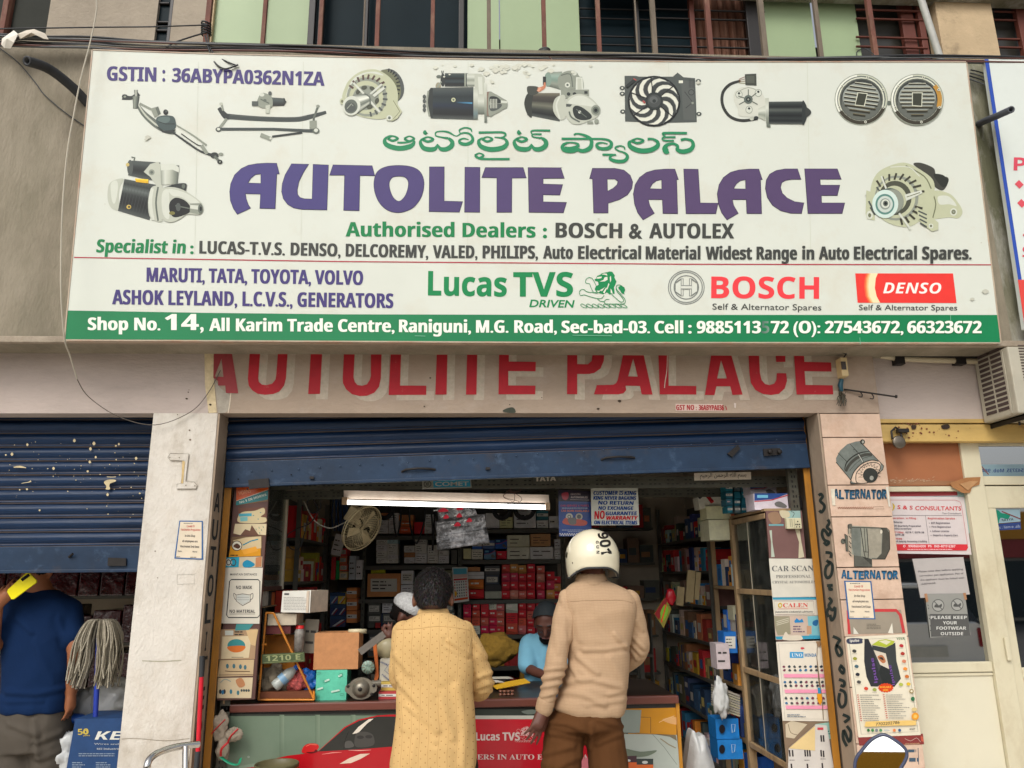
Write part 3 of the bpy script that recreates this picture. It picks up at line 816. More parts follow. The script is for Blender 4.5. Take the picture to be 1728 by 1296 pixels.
def alt_left(d):
 z=q2
 d.ell(*z((540,240))[0],21,29,BK2,rot=-20);d.ell(*z((515,250))[0],20,30,OLD,rot=-20)
 for i in range(10):
  a=math.radians(-80+i*13);d.line([(z((500,250))[0][0]+17*math.cos(a),z((500,250))[0][1]+25*math.sin(a)),(z((500,250))[0][0]+23*math.cos(a),z((500,250))[0][1]+31*math.sin(a))],2.2,BK3)
 d.blob(z((160,190),(260,115),(400,95),(520,160),(590,260),(600,390),(560,500),(470,545),(340,540),(230,510),(130,440),(95,350),(120,260)),OLV)
 d.blob(z((180,200),(280,130),(400,115),(470,150),(330,130),(220,190),(150,300),(120,360)),SV3)
 d.ell(*z((320,345))[0],34,33,SV2,rot=20);d.ell(*z((315,350))[0],29,28,OLV,rot=20);d.ell(*z((310,352))[0],22,21,SV2)
 for i in range(8):
  a=math.radians(205+i*16);cx,cy=z((330,330))[0]
  d.line([(cx+27*math.cos(a),cy+27*math.sin(a)),(cx+36*math.cos(a+.06),cy+35*math.sin(a+.06))],3.4,(84,62,54))
 for i in range(7):
  a=math.radians(-30+i*18);cx,cy=z((320,350))[0]
  d.line([(cx+27*math.cos(a),cy+25*math.sin(a)),(cx+35*math.cos(a),cy+33*math.sin(a))],3.0,BK2)
 for a_ in(215,255,300,20,75,120):
  a=math.radians(a_);cx,cy=z((320,350))[0];d.ell(cx+18*math.cos(a),cy+17*math.sin(a),5,3.4,(72,76,62),rot=a_+90)
 for a_ in(228,318,50,140):
  a=math.radians(a_);cx,cy=z((320,350))[0];d.line([(cx+8*math.cos(a),cy+8*math.sin(a)),(cx+34*math.cos(a),cy+33*math.sin(a))],3.4,SV3)
 d.poly(z((370,330),(490,240),(498,262),(390,350)),SV3);d.ell(*z((486,256))[0],2,2,BK2)
 d.poly(z((545,340),(590,400),(640,480),(600,540),(555,565),(500,560),(500,510),(540,480)),OLV);d.line(z((560,380),(620,480),(560,550)),1,OLD);d.ell(*z((525,538))[0],5,4.6,SV3);d.ell(*z((525,538))[0],2.4,2.4,SVD)
 d.ell(*z((95,388))[0],4,5,OLV);d.ell(*z((95,388))[0],2,2.6,OLD)
 d.bands([z((190,330))[0],z((340,320))[0]],[z((230,500))[0],z((350,410))[0]],[SVD,SV3,(236,238,224),SV2,SVD,SV,SVD]);d.line(z((300,320),(345,350),(350,420)),2.4,SVD,smooth=4)
 d.ell(*z((180,428))[0],15,16.5,SV3,rot=15);d.ell(*z((176,435))[0],11,12,SVD,rot=15);d.ell(*z((172,442))[0],9,8,BK2,rot=20);d.line(z((140,455),(180,410),(195,430)),1.6,SV2)
pic(alt_left)
def starter_mid(d):
 z=q2
 d.bands([z((1030,128))[0],z((1240,128))[0]],[z((1030,250))[0],z((1240,250))[0]],[BK2,(44,58,58),BK3,(50,64,66),BK3,BK])
 d.bands([z((1230,132))[0],z((1310,132))[0]],[z((1230,248))[0],z((1310,248))[0]],[SV,SV3,SV2,SV,SVD]);d.line(z((1215,128),(1215,250)),3,SV2)
 d.ell(*z((1012,190))[0],4,11,BK);d.line(z((1000,105),(1005,140)),1.4,BK2);d.line(z((1015,105),(1012,140)),1.4,BK2);d.ell(*z((975,160))[0],4.4,2.8,SVD);d.ell(*z((970,245))[0],4.5,6,(150,144,120));d.line(z((1000,205),(965,250),(960,285)),2.6,SV2,smooth=3)
 d.poly(z((1300,132),(1360,135),(1390,165),(1395,330),(1330,330),(1300,250)),SV);d.poly(z((1330,160),(1370,165),(1375,320),(1340,320)),SV3)
 d.bands([z((900,262))[0],z((1290,255))[0]],[z((900,540))[0],z((1290,552))[0]],[BK2,(58,68,68),(34,44,46),(40,52,54),(30,42,58),(28,34,36),BK3,BK2])
 d.poly(z((900,262),(870,310),(862,420),(880,510),(920,540),(920,262)),BK);d.line(z((880,290),(868,400),(890,520)),3,SV2,smooth=4)
 for y in(335,375,420,455):d.ell(*z((843,y+8))[0],2.8,3.6,BK2)
 d.grad(z((1130,388),(1280,395),(1280,410),(1130,402)),[(36,46,54),(80,150,190),(70,130,160),(36,46,54)]);d.ell(*z((1108,372))[0],3.6,3.6,(196,200,160));d.ell(*z((1108,372))[0],1.8,1.8,SVD)
 d.bands([z((1290,265))[0],z((1330,270))[0]],[z((1290,552))[0],z((1330,552))[0]],[SV,SV3,SV,SV2,(110,130,130),SVD])
 d.bands([z((1330,325))[0],z((1392,330))[0]],[z((1330,500))[0],z((1392,500))[0]],[SV,SV3,SV2,SVD]);d.bands([z((1385,220))[0],z((1410,222))[0]],[z((1390,580))[0],z((1414,580))[0]],[SV3,SV,SV2,SVD])
 d.poly(z((1412,300),(1440,296),(1440,520),(1412,520)),(130,110,96));d.blob(z((1430,310),(1490,320),(1560,360),(1597,385),(1597,440),(1560,460),(1490,500),(1430,515)),SV2)
 d.blob(z((1440,345),(1500,345),(1540,380),(1540,400),(1500,405),(1445,400)),BK);d.blob(z((1440,415),(1540,410),(1540,440),(1490,470),(1445,470)),BK2)
 for i in range(5):d.line(z((1445+14*i,365),(1445+14*i,450)),1.4,SV)
 d.poly(z((1540,378),(1597,385),(1597,404),(1540,402)),SV3)
pic(starter_mid)
def q3(*p):return[(860+a/5.082,100+b/5.082)for a,b in p]
def starter_red(d):
 z=q3
 d.bands([z((170,290))[0],z((430,290))[0]],[z((150,480))[0],z((430,535))[0]],[(120,116,98),(70,66,58),(56,54,48),(110,112,96),(56,60,54),BK3,BK2])
 d.blob(z((125,380),(150,300),(200,290),(190,400),(190,500),(150,470)),(50,54,48));d.blob(z((150,240),(180,230),(245,240),(245,290),(190,310),(155,290)),(66,70,62))
 d.bands([z((330,115))[0],z((450,106))[0]],[z((320,230))[0],z((440,262))[0]],[SV2,(150,172,158),(122,146,132),SV2,SVD]);d.ell(*z((328,175))[0],6,12,(130,152,138));d.rect(*z((285,150))[0],*z((312,220))[0],BK)
 d.line(z((300,200),(295,240),(245,265)),[3,5,8],(196,128,96),smooth=3);d.line(z((265,245),(240,275)),4,(220,160,128))
 d.blob(z((420,150),(480,105),(560,103),(600,150),(625,160),(632,260),(560,260),(440,262),(415,210)),SV2);d.ell(*z((555,122))[0],4,3.6,SV3);d.ell(*z((496,222))[0],4.4,4.4,SV3);d.ell(*z((496,222))[0],2,2,SVD);d.line(z((440,140),(520,130),(540,240)),1.6,SVD,smooth=3)
 d.poly(z((570,155),(625,158),(635,290),(565,285)),SV3);d.poly(z((580,165),(612,168),(618,270),(582,268)),SV)
 d.poly(z((440,265),(680,262),(680,320),(560,330),(470,340),(440,330)),SV2);d.ell(*z((505,300))[0],3,3,BK);d.ell(*z((556,300))[0],3,3,BK);d.rect(*z((640,275))[0],*z((668,298))[0],BK)
 d.blob(z((400,330),(470,310),(480,400),(480,500),(430,520),(380,460),(372,390)),SV);d.line(z((430,320),(400,400),(430,515)),3,SV3,smooth=4)
 d.blob(z((475,380),(520,320),(600,300),(690,330),(760,400),(775,450),(745,500),(680,530),(600,560),(530,550),(480,480)),SV);d.blob(z((500,370),(560,320),(640,320),(720,370),(740,410),(650,400),(560,390)),SV3)
 d.blob(z((540,430),(570,400),(630,420),(700,480),(690,515),(620,525),(560,500)),BK);d.ell(*z((600,455))[0],2.4,2.4,SV3);d.line(z((570,430),(660,500)),1.4,SVD)
 d.line(z((510,450),(530,500),(600,540)),2.8,SVD,smooth=4);d.poly(z((484,385),(535,390),(520,410),(484,410)),BK2)
 d.ell(*z((738,440))[0],8,9,SV2);d.ell(*z((738,440))[0],5.4,6,SVD);d.ell(*z((738,440))[0],2.8,3,BK3);d.ell(*z((745,535))[0],4,4,SV2);d.rect(*z((665,535))[0],*z((715,555))[0],SV2)
pic(starter_red)
def fan(d):
 z=q3
 d.poly(z((985,143),(1080,143),(1110,150),(1400,150),(1440,115),(1490,155),(1590,163),(1605,540),(1380,545),(1290,560),(1190,560),(1140,540),(990,535)),BK2)
 d.poly(z((1470,180),(1580,190),(1590,520),(1490,520)),(88,92,88));d.line(z((1500,280),(1570,370),(1510,420)),1,BK);d.rect(*z((1450,183))[0],*z((1486,206))[0],(220,222,204));d.ell(*z((1558,285))[0],5,5,BK);d.ell(*z((1558,285))[0],4,4,(92,96,92));d.ell(*z((1568,376))[0],2,2,SV2)
 for i in range(4):d.line(z((1540+i*12,175),(1540+i*12,245)),.6,BK)
 for x,y in((1618,188),(1622,470),(965,248),(965,297),(970,450)):d.ell(*z((x,y))[0],4.5,3.4,BK2);d.ell(*z((x,y))[0],1.6,1.4,(214,216,200))
 cx,cy=z((1238,362))[0];r=41
 d.ell(cx,cy,r+3.5,r+2,BK3);d.ell(cx,cy,r,r-1.5,(222,223,206))
 for k in range(9):
  a0=math.radians(k*40+8)
  L=[];Rr=[]
  for i in range(7):
   t=i/6;rr=12+(r-11)*t;a=a0+0.95*t*t+0.1;wd=0.40-0.10*t
   L.append((cx+rr*math.cos(a),cy+rr*math.sin(a)*.97));Rr.append((cx+rr*math.cos(a+wd),cy+rr*math.sin(a+wd)*.97))
  d.poly(L+Rr[::-1],(58,62,60));d.line(L,1,(110,114,110))
 for a_ in(-38,40,145,200,262):
  a=math.radians(a_);d.line([(cx+10*math.cos(a),cy+10*math.sin(a)),(cx+r*math.cos(a),cy+r*math.sin(a))],1.6,BK3)
 d.ell(cx,cy,15,15,BK);d.ell(cx,cy,11,11,(70,74,72));d.ell(cx-1,cy-2,7,6,(92,96,94));d.ell(cx,cy,3,3,BK)
 d.line(z((1070,180),(1000,240)),5,BK);d.line(z((1060,170),(1085,185)),2,(170,80,70));d.line(z((1140,360),(1160,380)),3,(170,80,76))
pic(fan)
def q4(*p):return[(1200+a/3.84,100+b/3.84)for a,b in p]
def wiper_motor(d):
 z=q4
 d.line(z((190,140),(120,165),(75,220),(75,300),(120,370),(200,398),(300,385)),[4,5,5,5,5,5,5],(50,52,48),smooth=6)
 for k in range(4):d.line(z((180,130+8*k),(225,112+15*k)),.8,(130,60+20*k,50))
 d.poly(z((218,98),(292,94),(294,172),(222,168)),(64,68,60));d.rect(*z((228,108))[0],*z((280,155))[0],(84,88,78))
 d.blob(z((150,215),(190,185),(250,180),(310,205),(345,250),(350,350),(300,372),(185,368),(172,320),(148,270)),(206,208,194));d.line(z((160,220),(240,184),(320,215)),1,SV2,smooth=3)
 for x,y in((180,230),(305,220),(245,328)):d.ell(*z((x,y))[0],6,6.5,SV3);d.ell(*z((x,y))[0],6,6.5,SV2,ring=.84);d.ell(*z((x,y-8))[0],2,2,BK)
 for a_ in(200,320,270,150,30):
  a=math.radians(a_);d.line([(z((240,262))[0]),(z((240,262))[0][0]+18*math.cos(a),z((240,262))[0][1]+17*math.sin(a))],1.6,SVD)
 d.ell(*z((240,262))[0],7.4,7.4,(92,102,94));d.ell(*z((240,262))[0],4,4,BK);d.ell(*z((240,262))[0],1.6,1.6,SV2)
 d.bands([z((305,320))[0],z((352,300))[0]],[z((305,378))[0],z((352,400))[0]],[SV,SV3,SV2,SV]);d.bands([z((348,255))[0],z((372,252))[0]],[z((358,440))[0],z((384,445))[0]],[SV,SV3,SV2,SVD])
 d.bands([z((372,277))[0],z((595,275))[0]],[z((372,420))[0],z((595,422))[0]],[BK2,BK,BK3,(84,90,84),BK,BK3,BK,BK3,BK2]);d.blob(z((590,275),(615,300),(622,350),(612,400),(590,422)),BK);d.blob(z((612,318),(635,325),(647,345),(635,365),(612,375)),(54,58,54))
 d.ell(*z((290,382))[0],4,3,BK);d.ell(*z((262,388))[0],3.5,3,SV)
pic(wiper_motor)
def horns(d):
 z=q4
 d.ell(*z((1152,285))[0],4,4,SVD)
 for cx,cy,r,tilt,gold in((972,262,45,8,False),(1332,265,45,0,True)):
  x,y=z((cx,cy))[0]
  d.ell(x,y,r,r*.97,SV2)
  for k,c in enumerate(((196,200,178),(104,110,104),(214,216,196),(90,94,86),(54,58,54))):
   d.ell(x,y,r*(.97-.05*k),r*.97*(.97-.05*k),c)
  d.ell(x,y+r*.1,r*.74,r*.66,(98,102,94));d.ell(x,y-4,r*.70,r*.56,(146,152,144))
  d.ell(x,y,r*.96,r*.93,(60,56,44),ring=.86,a0=20,a1=150);d.ell(x,y,r*.97,r*.94,(232,234,220),ring=.93,a0=150,a1=260);
  if gold:d.ell(x,y,r*.93,r*.90,(186,140,62),ring=.82,a0=-40,a1=20)
  for k in range(9):
   yy=-26+k*6.6;hw=math.sqrt(max(0,30**2-yy**2))*.98
   if k>6:hw*=.8
   t=math.radians(tilt)
   p0=(x-hw*math.cos(t)-yy*math.sin(t),y-hw*math.sin(t)+yy*math.cos(t));p1=(x+hw*math.cos(t)-yy*math.sin(t),y+hw*math.sin(t)+yy*math.cos(t))
   d.line([p0,p1],3.0,(48,46,34));d.line([(p0[0],p0[1]-1.6),(p1[0],p1[1]-1.6)],.9,(216,216,192)if k<6 else(120,112,84))
  d.poly([(x-9+tilt*.3,y-12),(x+9+tilt*.2,y-12+tilt*.2),(x+8-tilt*.3,y+12),(x-9-tilt*.3,y+11-tilt*.1)],(210,212,190))
  d.poly([(x-7.6+tilt*.3,y-10.6),(x+7.6+tilt*.2,y-10.6+tilt*.2),(x+6.6-tilt*.3,y+10.6),(x-7.6-tilt*.3,y+9.6-tilt*.1)],(58,60,48))
  for a_ in(20,80,160,215,285,335):
   a=math.radians(a_);d.ell(x+r*.88*math.cos(a),y+r*.86*math.sin(a),2.2,2.2,(214,214,196));d.ell(x+r*.88*math.cos(a),y+r*.86*math.sin(a),1.2,1.2,SVD)
pic(horns)
def alt_right(d):
 z=q4
 d.blob(z((1310,680),(1360,672),(1440,705),(1460,750),(1530,765),(1535,800),(1500,850),(1440,820),(1380,740)),(66,66,58));d.blob(z((1440,750),(1500,750),(1535,790),(1500,830)),(44,46,40))
 d.blob(z((1430,860),(1540,870),(1600,930),(1628,990),(1600,1030),(1540,1025),(1440,1035),(1380,1000)),OLV);d.blob(z((1470,890),(1540,890),(1590,950),(1540,940),(1480,940)),SV3);d.line(z((1435,870),(1455,940),(1435,1030)),2,OLD,smooth=3);d.ell(*z((1570,990))[0],6,6.4,SV3);d.ell(*z((1570,990))[0],3.6,4,OLD);d.ell(*z((1570,990))[0],1.8,2,SV2)
 d.blob(z((1075,740),(1160,690),(1260,672),(1360,720),(1440,790),(1440,900),(1400,1000),(1300,1080),(1200,1080),(1100,1030),(1040,930),(1035,830)),OLV);d.line(z((1260,690),(1380,760),(1425,840)),2,OLD,smooth=4);d.line(z((1160,700),(1280,700),(1350,760)),1.6,SV3,smooth=4)
 d.poly(z((1005,850),(1060,870),(1060,1045),(1010,1035),(1000,1000)),OLV);d.ell(*z((1026,1010))[0],5.4,7,SV3);d.ell(*z((1026,1012))[0],2.6,3.6,OLD);d.line(z((1020,920),(1050,980)),3,BK2);d.line(z((1030,960),(1060,1010)),3,BK2)
 d.ell(*z((1200,900))[0],37,38,SV2);d.ell(*z((1195,900))[0],33,34,OLV);d.ell(*z((1190,900))[0],28,29,(76,78,64));d.ell(*z((1185,905))[0],21,22,OLV)
 for i in range(9):
  a=math.radians(222+i*14);cx,cy=z((1200,920))[0];d.line([(cx+36*math.cos(a),cy+36*math.sin(a)),(cx+50*math.cos(a+.1),cy+47*math.sin(a+.1))],3.4,(62,60,48));
 for i in range(5):
  a=math.radians(18+i*15);cx,cy=z((1200,920))[0];d.line([(cx+32*math.cos(a),cy+30*math.sin(a)),(cx+46*math.cos(a),cy+41*math.sin(a))],3.6,(62,60,48))
 d.poly(z((1330,960),(1400,1000),(1470,1060),(1470,1105),(1430,1118),(1380,1080),(1340,1040)),OLV);d.ell(*z((1422,1082))[0],4,4,SV3);d.ell(*z((1422,1082))[0],2,2.2,OLD)
 for i in range(4):d.line(z((1340+4*i,985+26*i),(1395,1010+26*i)),2.6,BK2)
 d.poly(z((1250,880),(1360,850),(1366,870),(1262,920)),SV3);d.line(z((1265,895),(1350,866)),1.4,OLD);d.line(z((1100,760),(1135,850)),3,SV3);d.line(z((1215,1000),(1290,1105)),3.4,SV3);d.line(z((1070,830),(1100,870)),2.4,BK2)
 d.ell(*z((1155,925))[0],22,23,(60,84,78));d.ell(*z((1165,925))[0],21,22,SVD);d.ell(*z((1172,922))[0],19,20,SV2)
 d.ell(*z((1125,940))[0],22,24,(206,224,214));d.ell(*z((1123,942))[0],16,17.5,(90,134,124));d.ell(*z((1124,942))[0],13,14,(196,206,196));d.ell(*z((1124,940))[0],9,9.6,(140,150,140));d.ell(*z((1126,938))[0],7,7.4,SV3);d.ell(*z((1127,937))[0],4.4,4.8,SVD);d.ell(*z((1127,937))[0],2.4,2.6,BK3)
pic(alt_right)
def K5(*p):return[(350+a/4.937,590+(b if b>45 else b-45)/4.937)for a,b in p]
def K6(*p):return[(690+a/4.67,590+(b if b>45 else b-45)/4.67)for a,b in p]
def K7(*p):return[(1050+a/4.547,590+(b if b>45 else b-45)/4.547)for a,b in p]
RL=[(K5((55,10),(195,10),(258,365),(155,362),(150,300),(90,300),(90,262),(50,235)),[K5((118,75),(135,228),(62,225))]),(K5((358,10),(445,15),(424,240),(430,270),(455,292),(495,297),(540,285),(568,250),(575,210),(592,20),(672,22),(655,240),(640,300),(600,350),(550,370),(480,377),(420,368),(375,340),(345,300),(338,240)),[]),(K5((866,22),(960,22),(938,370),(840,370)),[]),(K5((1140,28),(1230,28),(1218,230),(1228,270),(1250,295),(1290,302),(1330,290),(1355,250),(1362,220),(1362,30),(1453,30),(1445,240),(1430,310),(1390,360),(1330,385),(1270,388),(1205,372),(1155,330),(1130,280),(1128,230)),[]),(K5((1530,30),(1616,30),(1605,300))+K6((137,285),(137,357))+K5((1510,378)),[]),(K6((222,28),(305,28),(297,355),(208,355)),[]),(K6((460,30),(540,30),(532,355),(450,355)),[]),(K6((712,30),(788,32),(788,95),(1000,98),(998,172),(783,170),(783,283),(997,285),(995,353),(706,353)),[]),(K6((1248,40),(1326,25),(1326,115),(1410,117),(1440,90),(1452,40),(1543,38),(1535,90),(1510,150),(1460,185),(1420,193),(1326,193),(1326,353),(1246,352)),[]),(K6((1697,40))+K7((152,33),(232,346),(148,344),(135,280),(25,278))+K6((1712,320),(1690,345),(1650,353),(1458,353),(1480,281),(1610,278),(1632,265),(1645,240)),[K7((83,70),(118,208),(45,206))]),(K7((275,33),(352,33),(355,278),(567,280),(567,346),(287,344)),[]),(K7((690,33),(820,33),(922,346),(845,348),(827,283),(722,283),(706,350),(633,348)),[K7((757,82),(802,222),(727,222))]),(K7((965,33),(1046,33),(1055,180),(1068,235),(1095,265),(1130,273),(1165,262),(1182,230),(1184,182),(1256,182),(1263,240),(1245,300),(1200,340),(1140,349),(1080,342),(1020,310),(985,255),(975,180)),[]),(K7((1170,33),(1250,33),(1250,95),(1180,96)),[]),(K7((1313,35),(1390,35),(1396,95),(1600,100),(1604,170),(1397,167),(1405,272),(1612,275),(1618,345),(1336,345)),[])]
gh=Decal(PF,0.0006)
for pts,hl in RL[1:]:
 gh.poly([(x+13,y+9)for x,y in pts],(184,172,154),[[(x+13,y+9)for x,y in h]for h in hl])
beam=bpy.data.objects['beam']
gh.build('old_lettering',mat('ghost_paint',attr=True,rough=0.9,var=0.2,scale=40,dirt=(186,162,146),dirt_amt=0.9,dscale=9),beam)
rd=Decal(PF,0.0022)
for i,(pts,hl)in enumerate(RL):
 rd.poly(pts,(150,52,56)if i==0 else(172,18,34),hl)
rd.build('painted_lettering',mat('red_sign_paint',attr=True,rough=0.7,var=0.16,scale=12,dirt=(178,120,106),dirt_amt=0.5,dscale=26,thr=(0.62,0.72)),beam)
def pinhole(x,y,r,pl=PF,par=None):
 pass
d=Decal(PF,0.003)
for x,y,r in((726,638,1.6),(716,686,1.4),(860,683,1.2),(1045,677,3),(1009,690,2.4),(914,671,1),(318,662,1.2),(315,673,1.8),(300,700,1),(355,683,2.2),(1180,700,.1)):
 d.blob([(x-r,y),(x,y-r*.7),(x+r*1.1,y-r*.2),(x+r*.3,y+r*.8)],(70,58,48))
d.blob([(848,694),(856,689),(866,688),(870,696),(860,697)],(70,74,64))
d.line([(1126,600),(1125,625),(1122,645),(1121,655)],1.4,(206,190,178),smooth=4)
d.poly([(1238,680),(1242,681),(1241,689),(1239,688)],(214,200,190))
d.build('wall_blemishes',PAINTED,beam)
s=sheet('sticker',PF,[(1140,681.5),(1219,682),(1219,693.5),(1140,693)],(206,184,172),PAPER,0.001,h=0.001)
tagtop(s,'small cream sticker with red tax number on the beam under the painted name','sticker')
d=Decal(PF,0.0025);d.text('GST NO',1141,692,1171,692,8.6,(160,34,40),emb=.25);d.text(':',1174,692,1175.5,692,8,(160,34,40),off=.02);d.text('36ABYPA036',1179,692.4,1221,692.6,8.8,(160,34,40),emb=.25);d.line([(1224,685),(1226,692)],1.6,(150,40,44));d.build('lettering',PRINT,s)
d=Decal(PF,0.0012)
d.poly([(345,596),(361,596),(361,640),(366,696),(352,697),(346,650)],(214,196,158));d.poly([(362,640),(372,655),(390,668),(388,690),(380,697),(368,697)],(168,160,146))
d.line([(390,660),(388,680),(385,697)],1.6,(214,200,178))
d.build('paint_patches',PAINTED,beam)
BLUE=mat('blue_shutter_paint',(8,42,76),rough=0.45,var=0.6,scale=6,dirt=(58,50,48),dirt_amt=0.6,dscale=6,dirt2=(16,34,60),stretch=(0.2,1,3.5),bump=0.25,bscale=40,thr=(0.56,0.7),spec=.35)
BLUER=mat('blue_rail_paint',(26,50,76),rough=0.5,spec=.35,var=0.35,scale=4,dirt=(70,60,54),dirt_amt=0.6,dscale=3,dirt2=(70,92,118),bump=0.1,bscale=30,thr=(0.54,0.68))
IRON=mat('dark_iron',(40,36,34),rough=0.55,metal=0.4,var=0.3,scale=20)
JNT=mat('rusty_joint',(66,56,54),rough=.8,var=.5,scale=8,dirt=(24,34,52),dirt_amt=.8,dscale=5,stretch=(.5,1,1))
def shutter(name,label,x0,x1,zb,zt,rot=0.0,rail=0.13):
 t=thing(name,label,'rolling shutter',((x0+x1)/2,4.21,zb))
 p=0.0745
 prof=[(0.0,0.0),(0.004,-0.008),(0.010,-0.010),(0.013,-0.002),(0.020,-0.008),(0.030,-0.016),(0.042,-0.019),(0.054,-0.016),(0.064,-0.008),(0.070,-0.001),(0.0745,0.0)]
 n=int((zt-zb-rail)/p+0.99)
 mb=MB();vs=[]
 for x in(x0,x1):
  for z,y in prof:vs.append((x,4.21+y,z))
 k=len(prof)
 mb.add(vs,[(i,i+k,i+k+1,i+1)for i in range(k-1)],smooth=True)
 me=mb.mesh('slat');jm=MB().box((x0,4.2015,-.003),(x1,4.204,.0035)).box((x0,4.2055,.0105),(x1,4.2085,.0150)).mesh('joint')
 for i in range(n):
  o=link('slat',me,t,BLUE);o.location.z=zb+rail+i*p;q=link('joint',jm,t,JNT);q.location.z=o.location.z;q.parent=o;q.matrix_parent_inverse=Matrix();q.location=(0,0,0)
 mb=MB();mb.box((x0,4.196,zb),(x1,4.212,zb+rail),bev=0.003);mb.box((x0,4.190,zb-0.004),(x1,4.216,zb+0.012),bev=0.003)
 mb.build('bottom_rail',BLUER,t)
 t.rotation_euler.y=rot
 return t
zl=P(120,965,4.2).z
LS=shutter('rolling_shutter','blue rolling shutter of the left shop, mostly down and splashed with cream paint',-4.4,XP0-0.004,zl,2.47)
zb_l=P(375,822,4.2).z;zb_r=P(1380,788,4.2).z
ang=math.atan2(zb_r-zb_l,XR-XL)
MS=shutter('rolling_shutter','dark blue rolling shutter rolled up askew over the middle shop',XL+0.02,XR-0.02,(zb_l+zb_r)/2,2.56,rot=-ang,rail=0.135)
RPN=YP(4.195)
def on_rail(name,pts,t,m,par):
 return MB().prism([RPN.at(x,y,0.002)for x,y in pts],(0,-t,0)).build(name,m,par)
for x0,x1,y in((678,735,788),(1015,1072,778)):
 mb=MB();mb.tube([RPN.at(x0,y+2,0.0),RPN.at(x0+8,y-1,0.012),RPN.at((x0+x1)/2,y-2,0.018),RPN.at(x1-8,y-1,0.012),RPN.at(x1,y,0.0)],0.006,n=8);h=mb.build('handle',IRON,MS)
for q in([(421,797),(455,795),(456,810),(422,812)],[(524,794),(531,794),(531,798),(524,798)],[(820,787),(827,787),(827,791),(820,791)],[(1228,776),(1246,762),(1250,768),(1236,782)],[(1289,770),(1317,769),(1318,780),(1290,782)]):
 on_rail('lock_fitting',q,0.012,IRON,MS)
for x,y in((1299,775),(1315,776)):MB().lathe([(0.0,0),(0.012,0),(0.012,0.02),(0.006,0.022),(0,0.022)],RPN.at(x,y,0.012),(0,-1,0),12).build('bolt_knob',IRON,MS)
d=Decal(RPN,0.004)
r=random.Random(4)
for i in range(26):
 x=390+i*37+r.uniform(-5,5);y=784-(x-390)*.032+r.uniform(-1,1);d.ell(x,y,1.7,1.3,(34,46,64));d.ell(x-.3,y-.4,.8,.6,(90,110,134))
for x,y in((493,790),(493,812),(419,812),(404,795)):d.ell(x,y,1.4,1.2,(14,14,16))
d.build('rivets',PAINTED,MS)['kind']='stuff'
for q in([(184,941),(214,942),(214,955),(183,955)],):
 on_rail('lock_fitting',q,0.01,IRON,LS)
MB().tube([RPN.at(117,940,.003),RPN.at(126,935,.02)],0.006).build('latch',IRON,LS)
PS=YP(4.19)
d=Decal(PS,0.003)
r=random.Random(9)
CR=(206,190,150)
for i in range(90):
 x=r.uniform(4,250);y=r.gauss(790,42)
 if not 745<y<922:continue
 s=abs(r.gauss(0,.6))+.25
 d.blob([(x-s,y),(x,y-s*.8),(x+s,y),(x,y+s)],CR,n=3)
for x,y,s in((127,744,2.4),(160,749,2.6),(154,758,2.4),(22,767,2.3),(92,791,2.2),(163,772,1.8),(231,774,2.2),(153,780,2),(183,835,2.2),(48,751,2),(202,750,1.6)):
 d.blob([(x-s,y),(x,y-s*1.3),(x+s,y),(x,y+s*1.2)],CR,n=4)
d.line([(25,789),(35,788),(46,790)],[1.5,3.4,1],CR,smooth=3);d.line([(38,816),(50,814),(54,812)],[.8,1.2,3],CR,smooth=3)
d.blob([(177,814),(184,810),(196,810),(196,813),(188,816),(186,820),(187,826),(180,826),(181,821)],CR)
d.line([(182,805),(190,805.5),(197,805)],1.1,CR)
for f in range(0):pass
d.build('paint_splashes',PAINTED,LS)['kind']='stuff'
JG=mat('jamb_grey_paint',(158,140,120),rough=0.9,var=0.22,scale=5,dirt=(104,92,78),dirt_amt=0.8,dscale=3,stretch=(1,1,.5))
YELR=mat('yellow_painted_angle',(168,112,28),rough=0.6,var=0.3,scale=6,dirt=(90,66,36),dirt_amt=0.8,dscale=5,stretch=(1,1,.3))
SLOT=mat('olive_slotted_steel',(82,82,70),rough=0.6,var=0.25,scale=10,dirt=(60,48,38),dirt_amt=0.7,dscale=8)
jl=struct('left_jamb',(XL+0.0015,FY+0.002,0),(XL+0.012,4.196,ZT-0.001),JG)
jr=struct('right_jamb',(XR-0.012,FY+0.002,0),(XR-0.0015,4.196,ZT-0.001),JG)
for nm_,x0,x1 in(('left',XL+0.014,XL+0.050),('right',XR-0.050,XR-0.014)):
 t=thing('shutter_guide',('yellow painted steel guide channel down the %s side of the shop opening'%nm_),'guide rail',((x0+x1)/2,4.24,0))
 zt_=P(370 if nm_=='left' else 1385,822 if nm_=='left' else 790,4.2).z
 MB().box((x0,4.218,0.001),(x1,4.224,zt_+0.3),bev=0.001).build('front_flange',YELR,t)
 xs=x0 if nm_=='left' else x1-0.004
 MB().box((xs,4.226,0.001),(xs+0.004,4.30,zt_+0.3)).build('web',YELR,t)
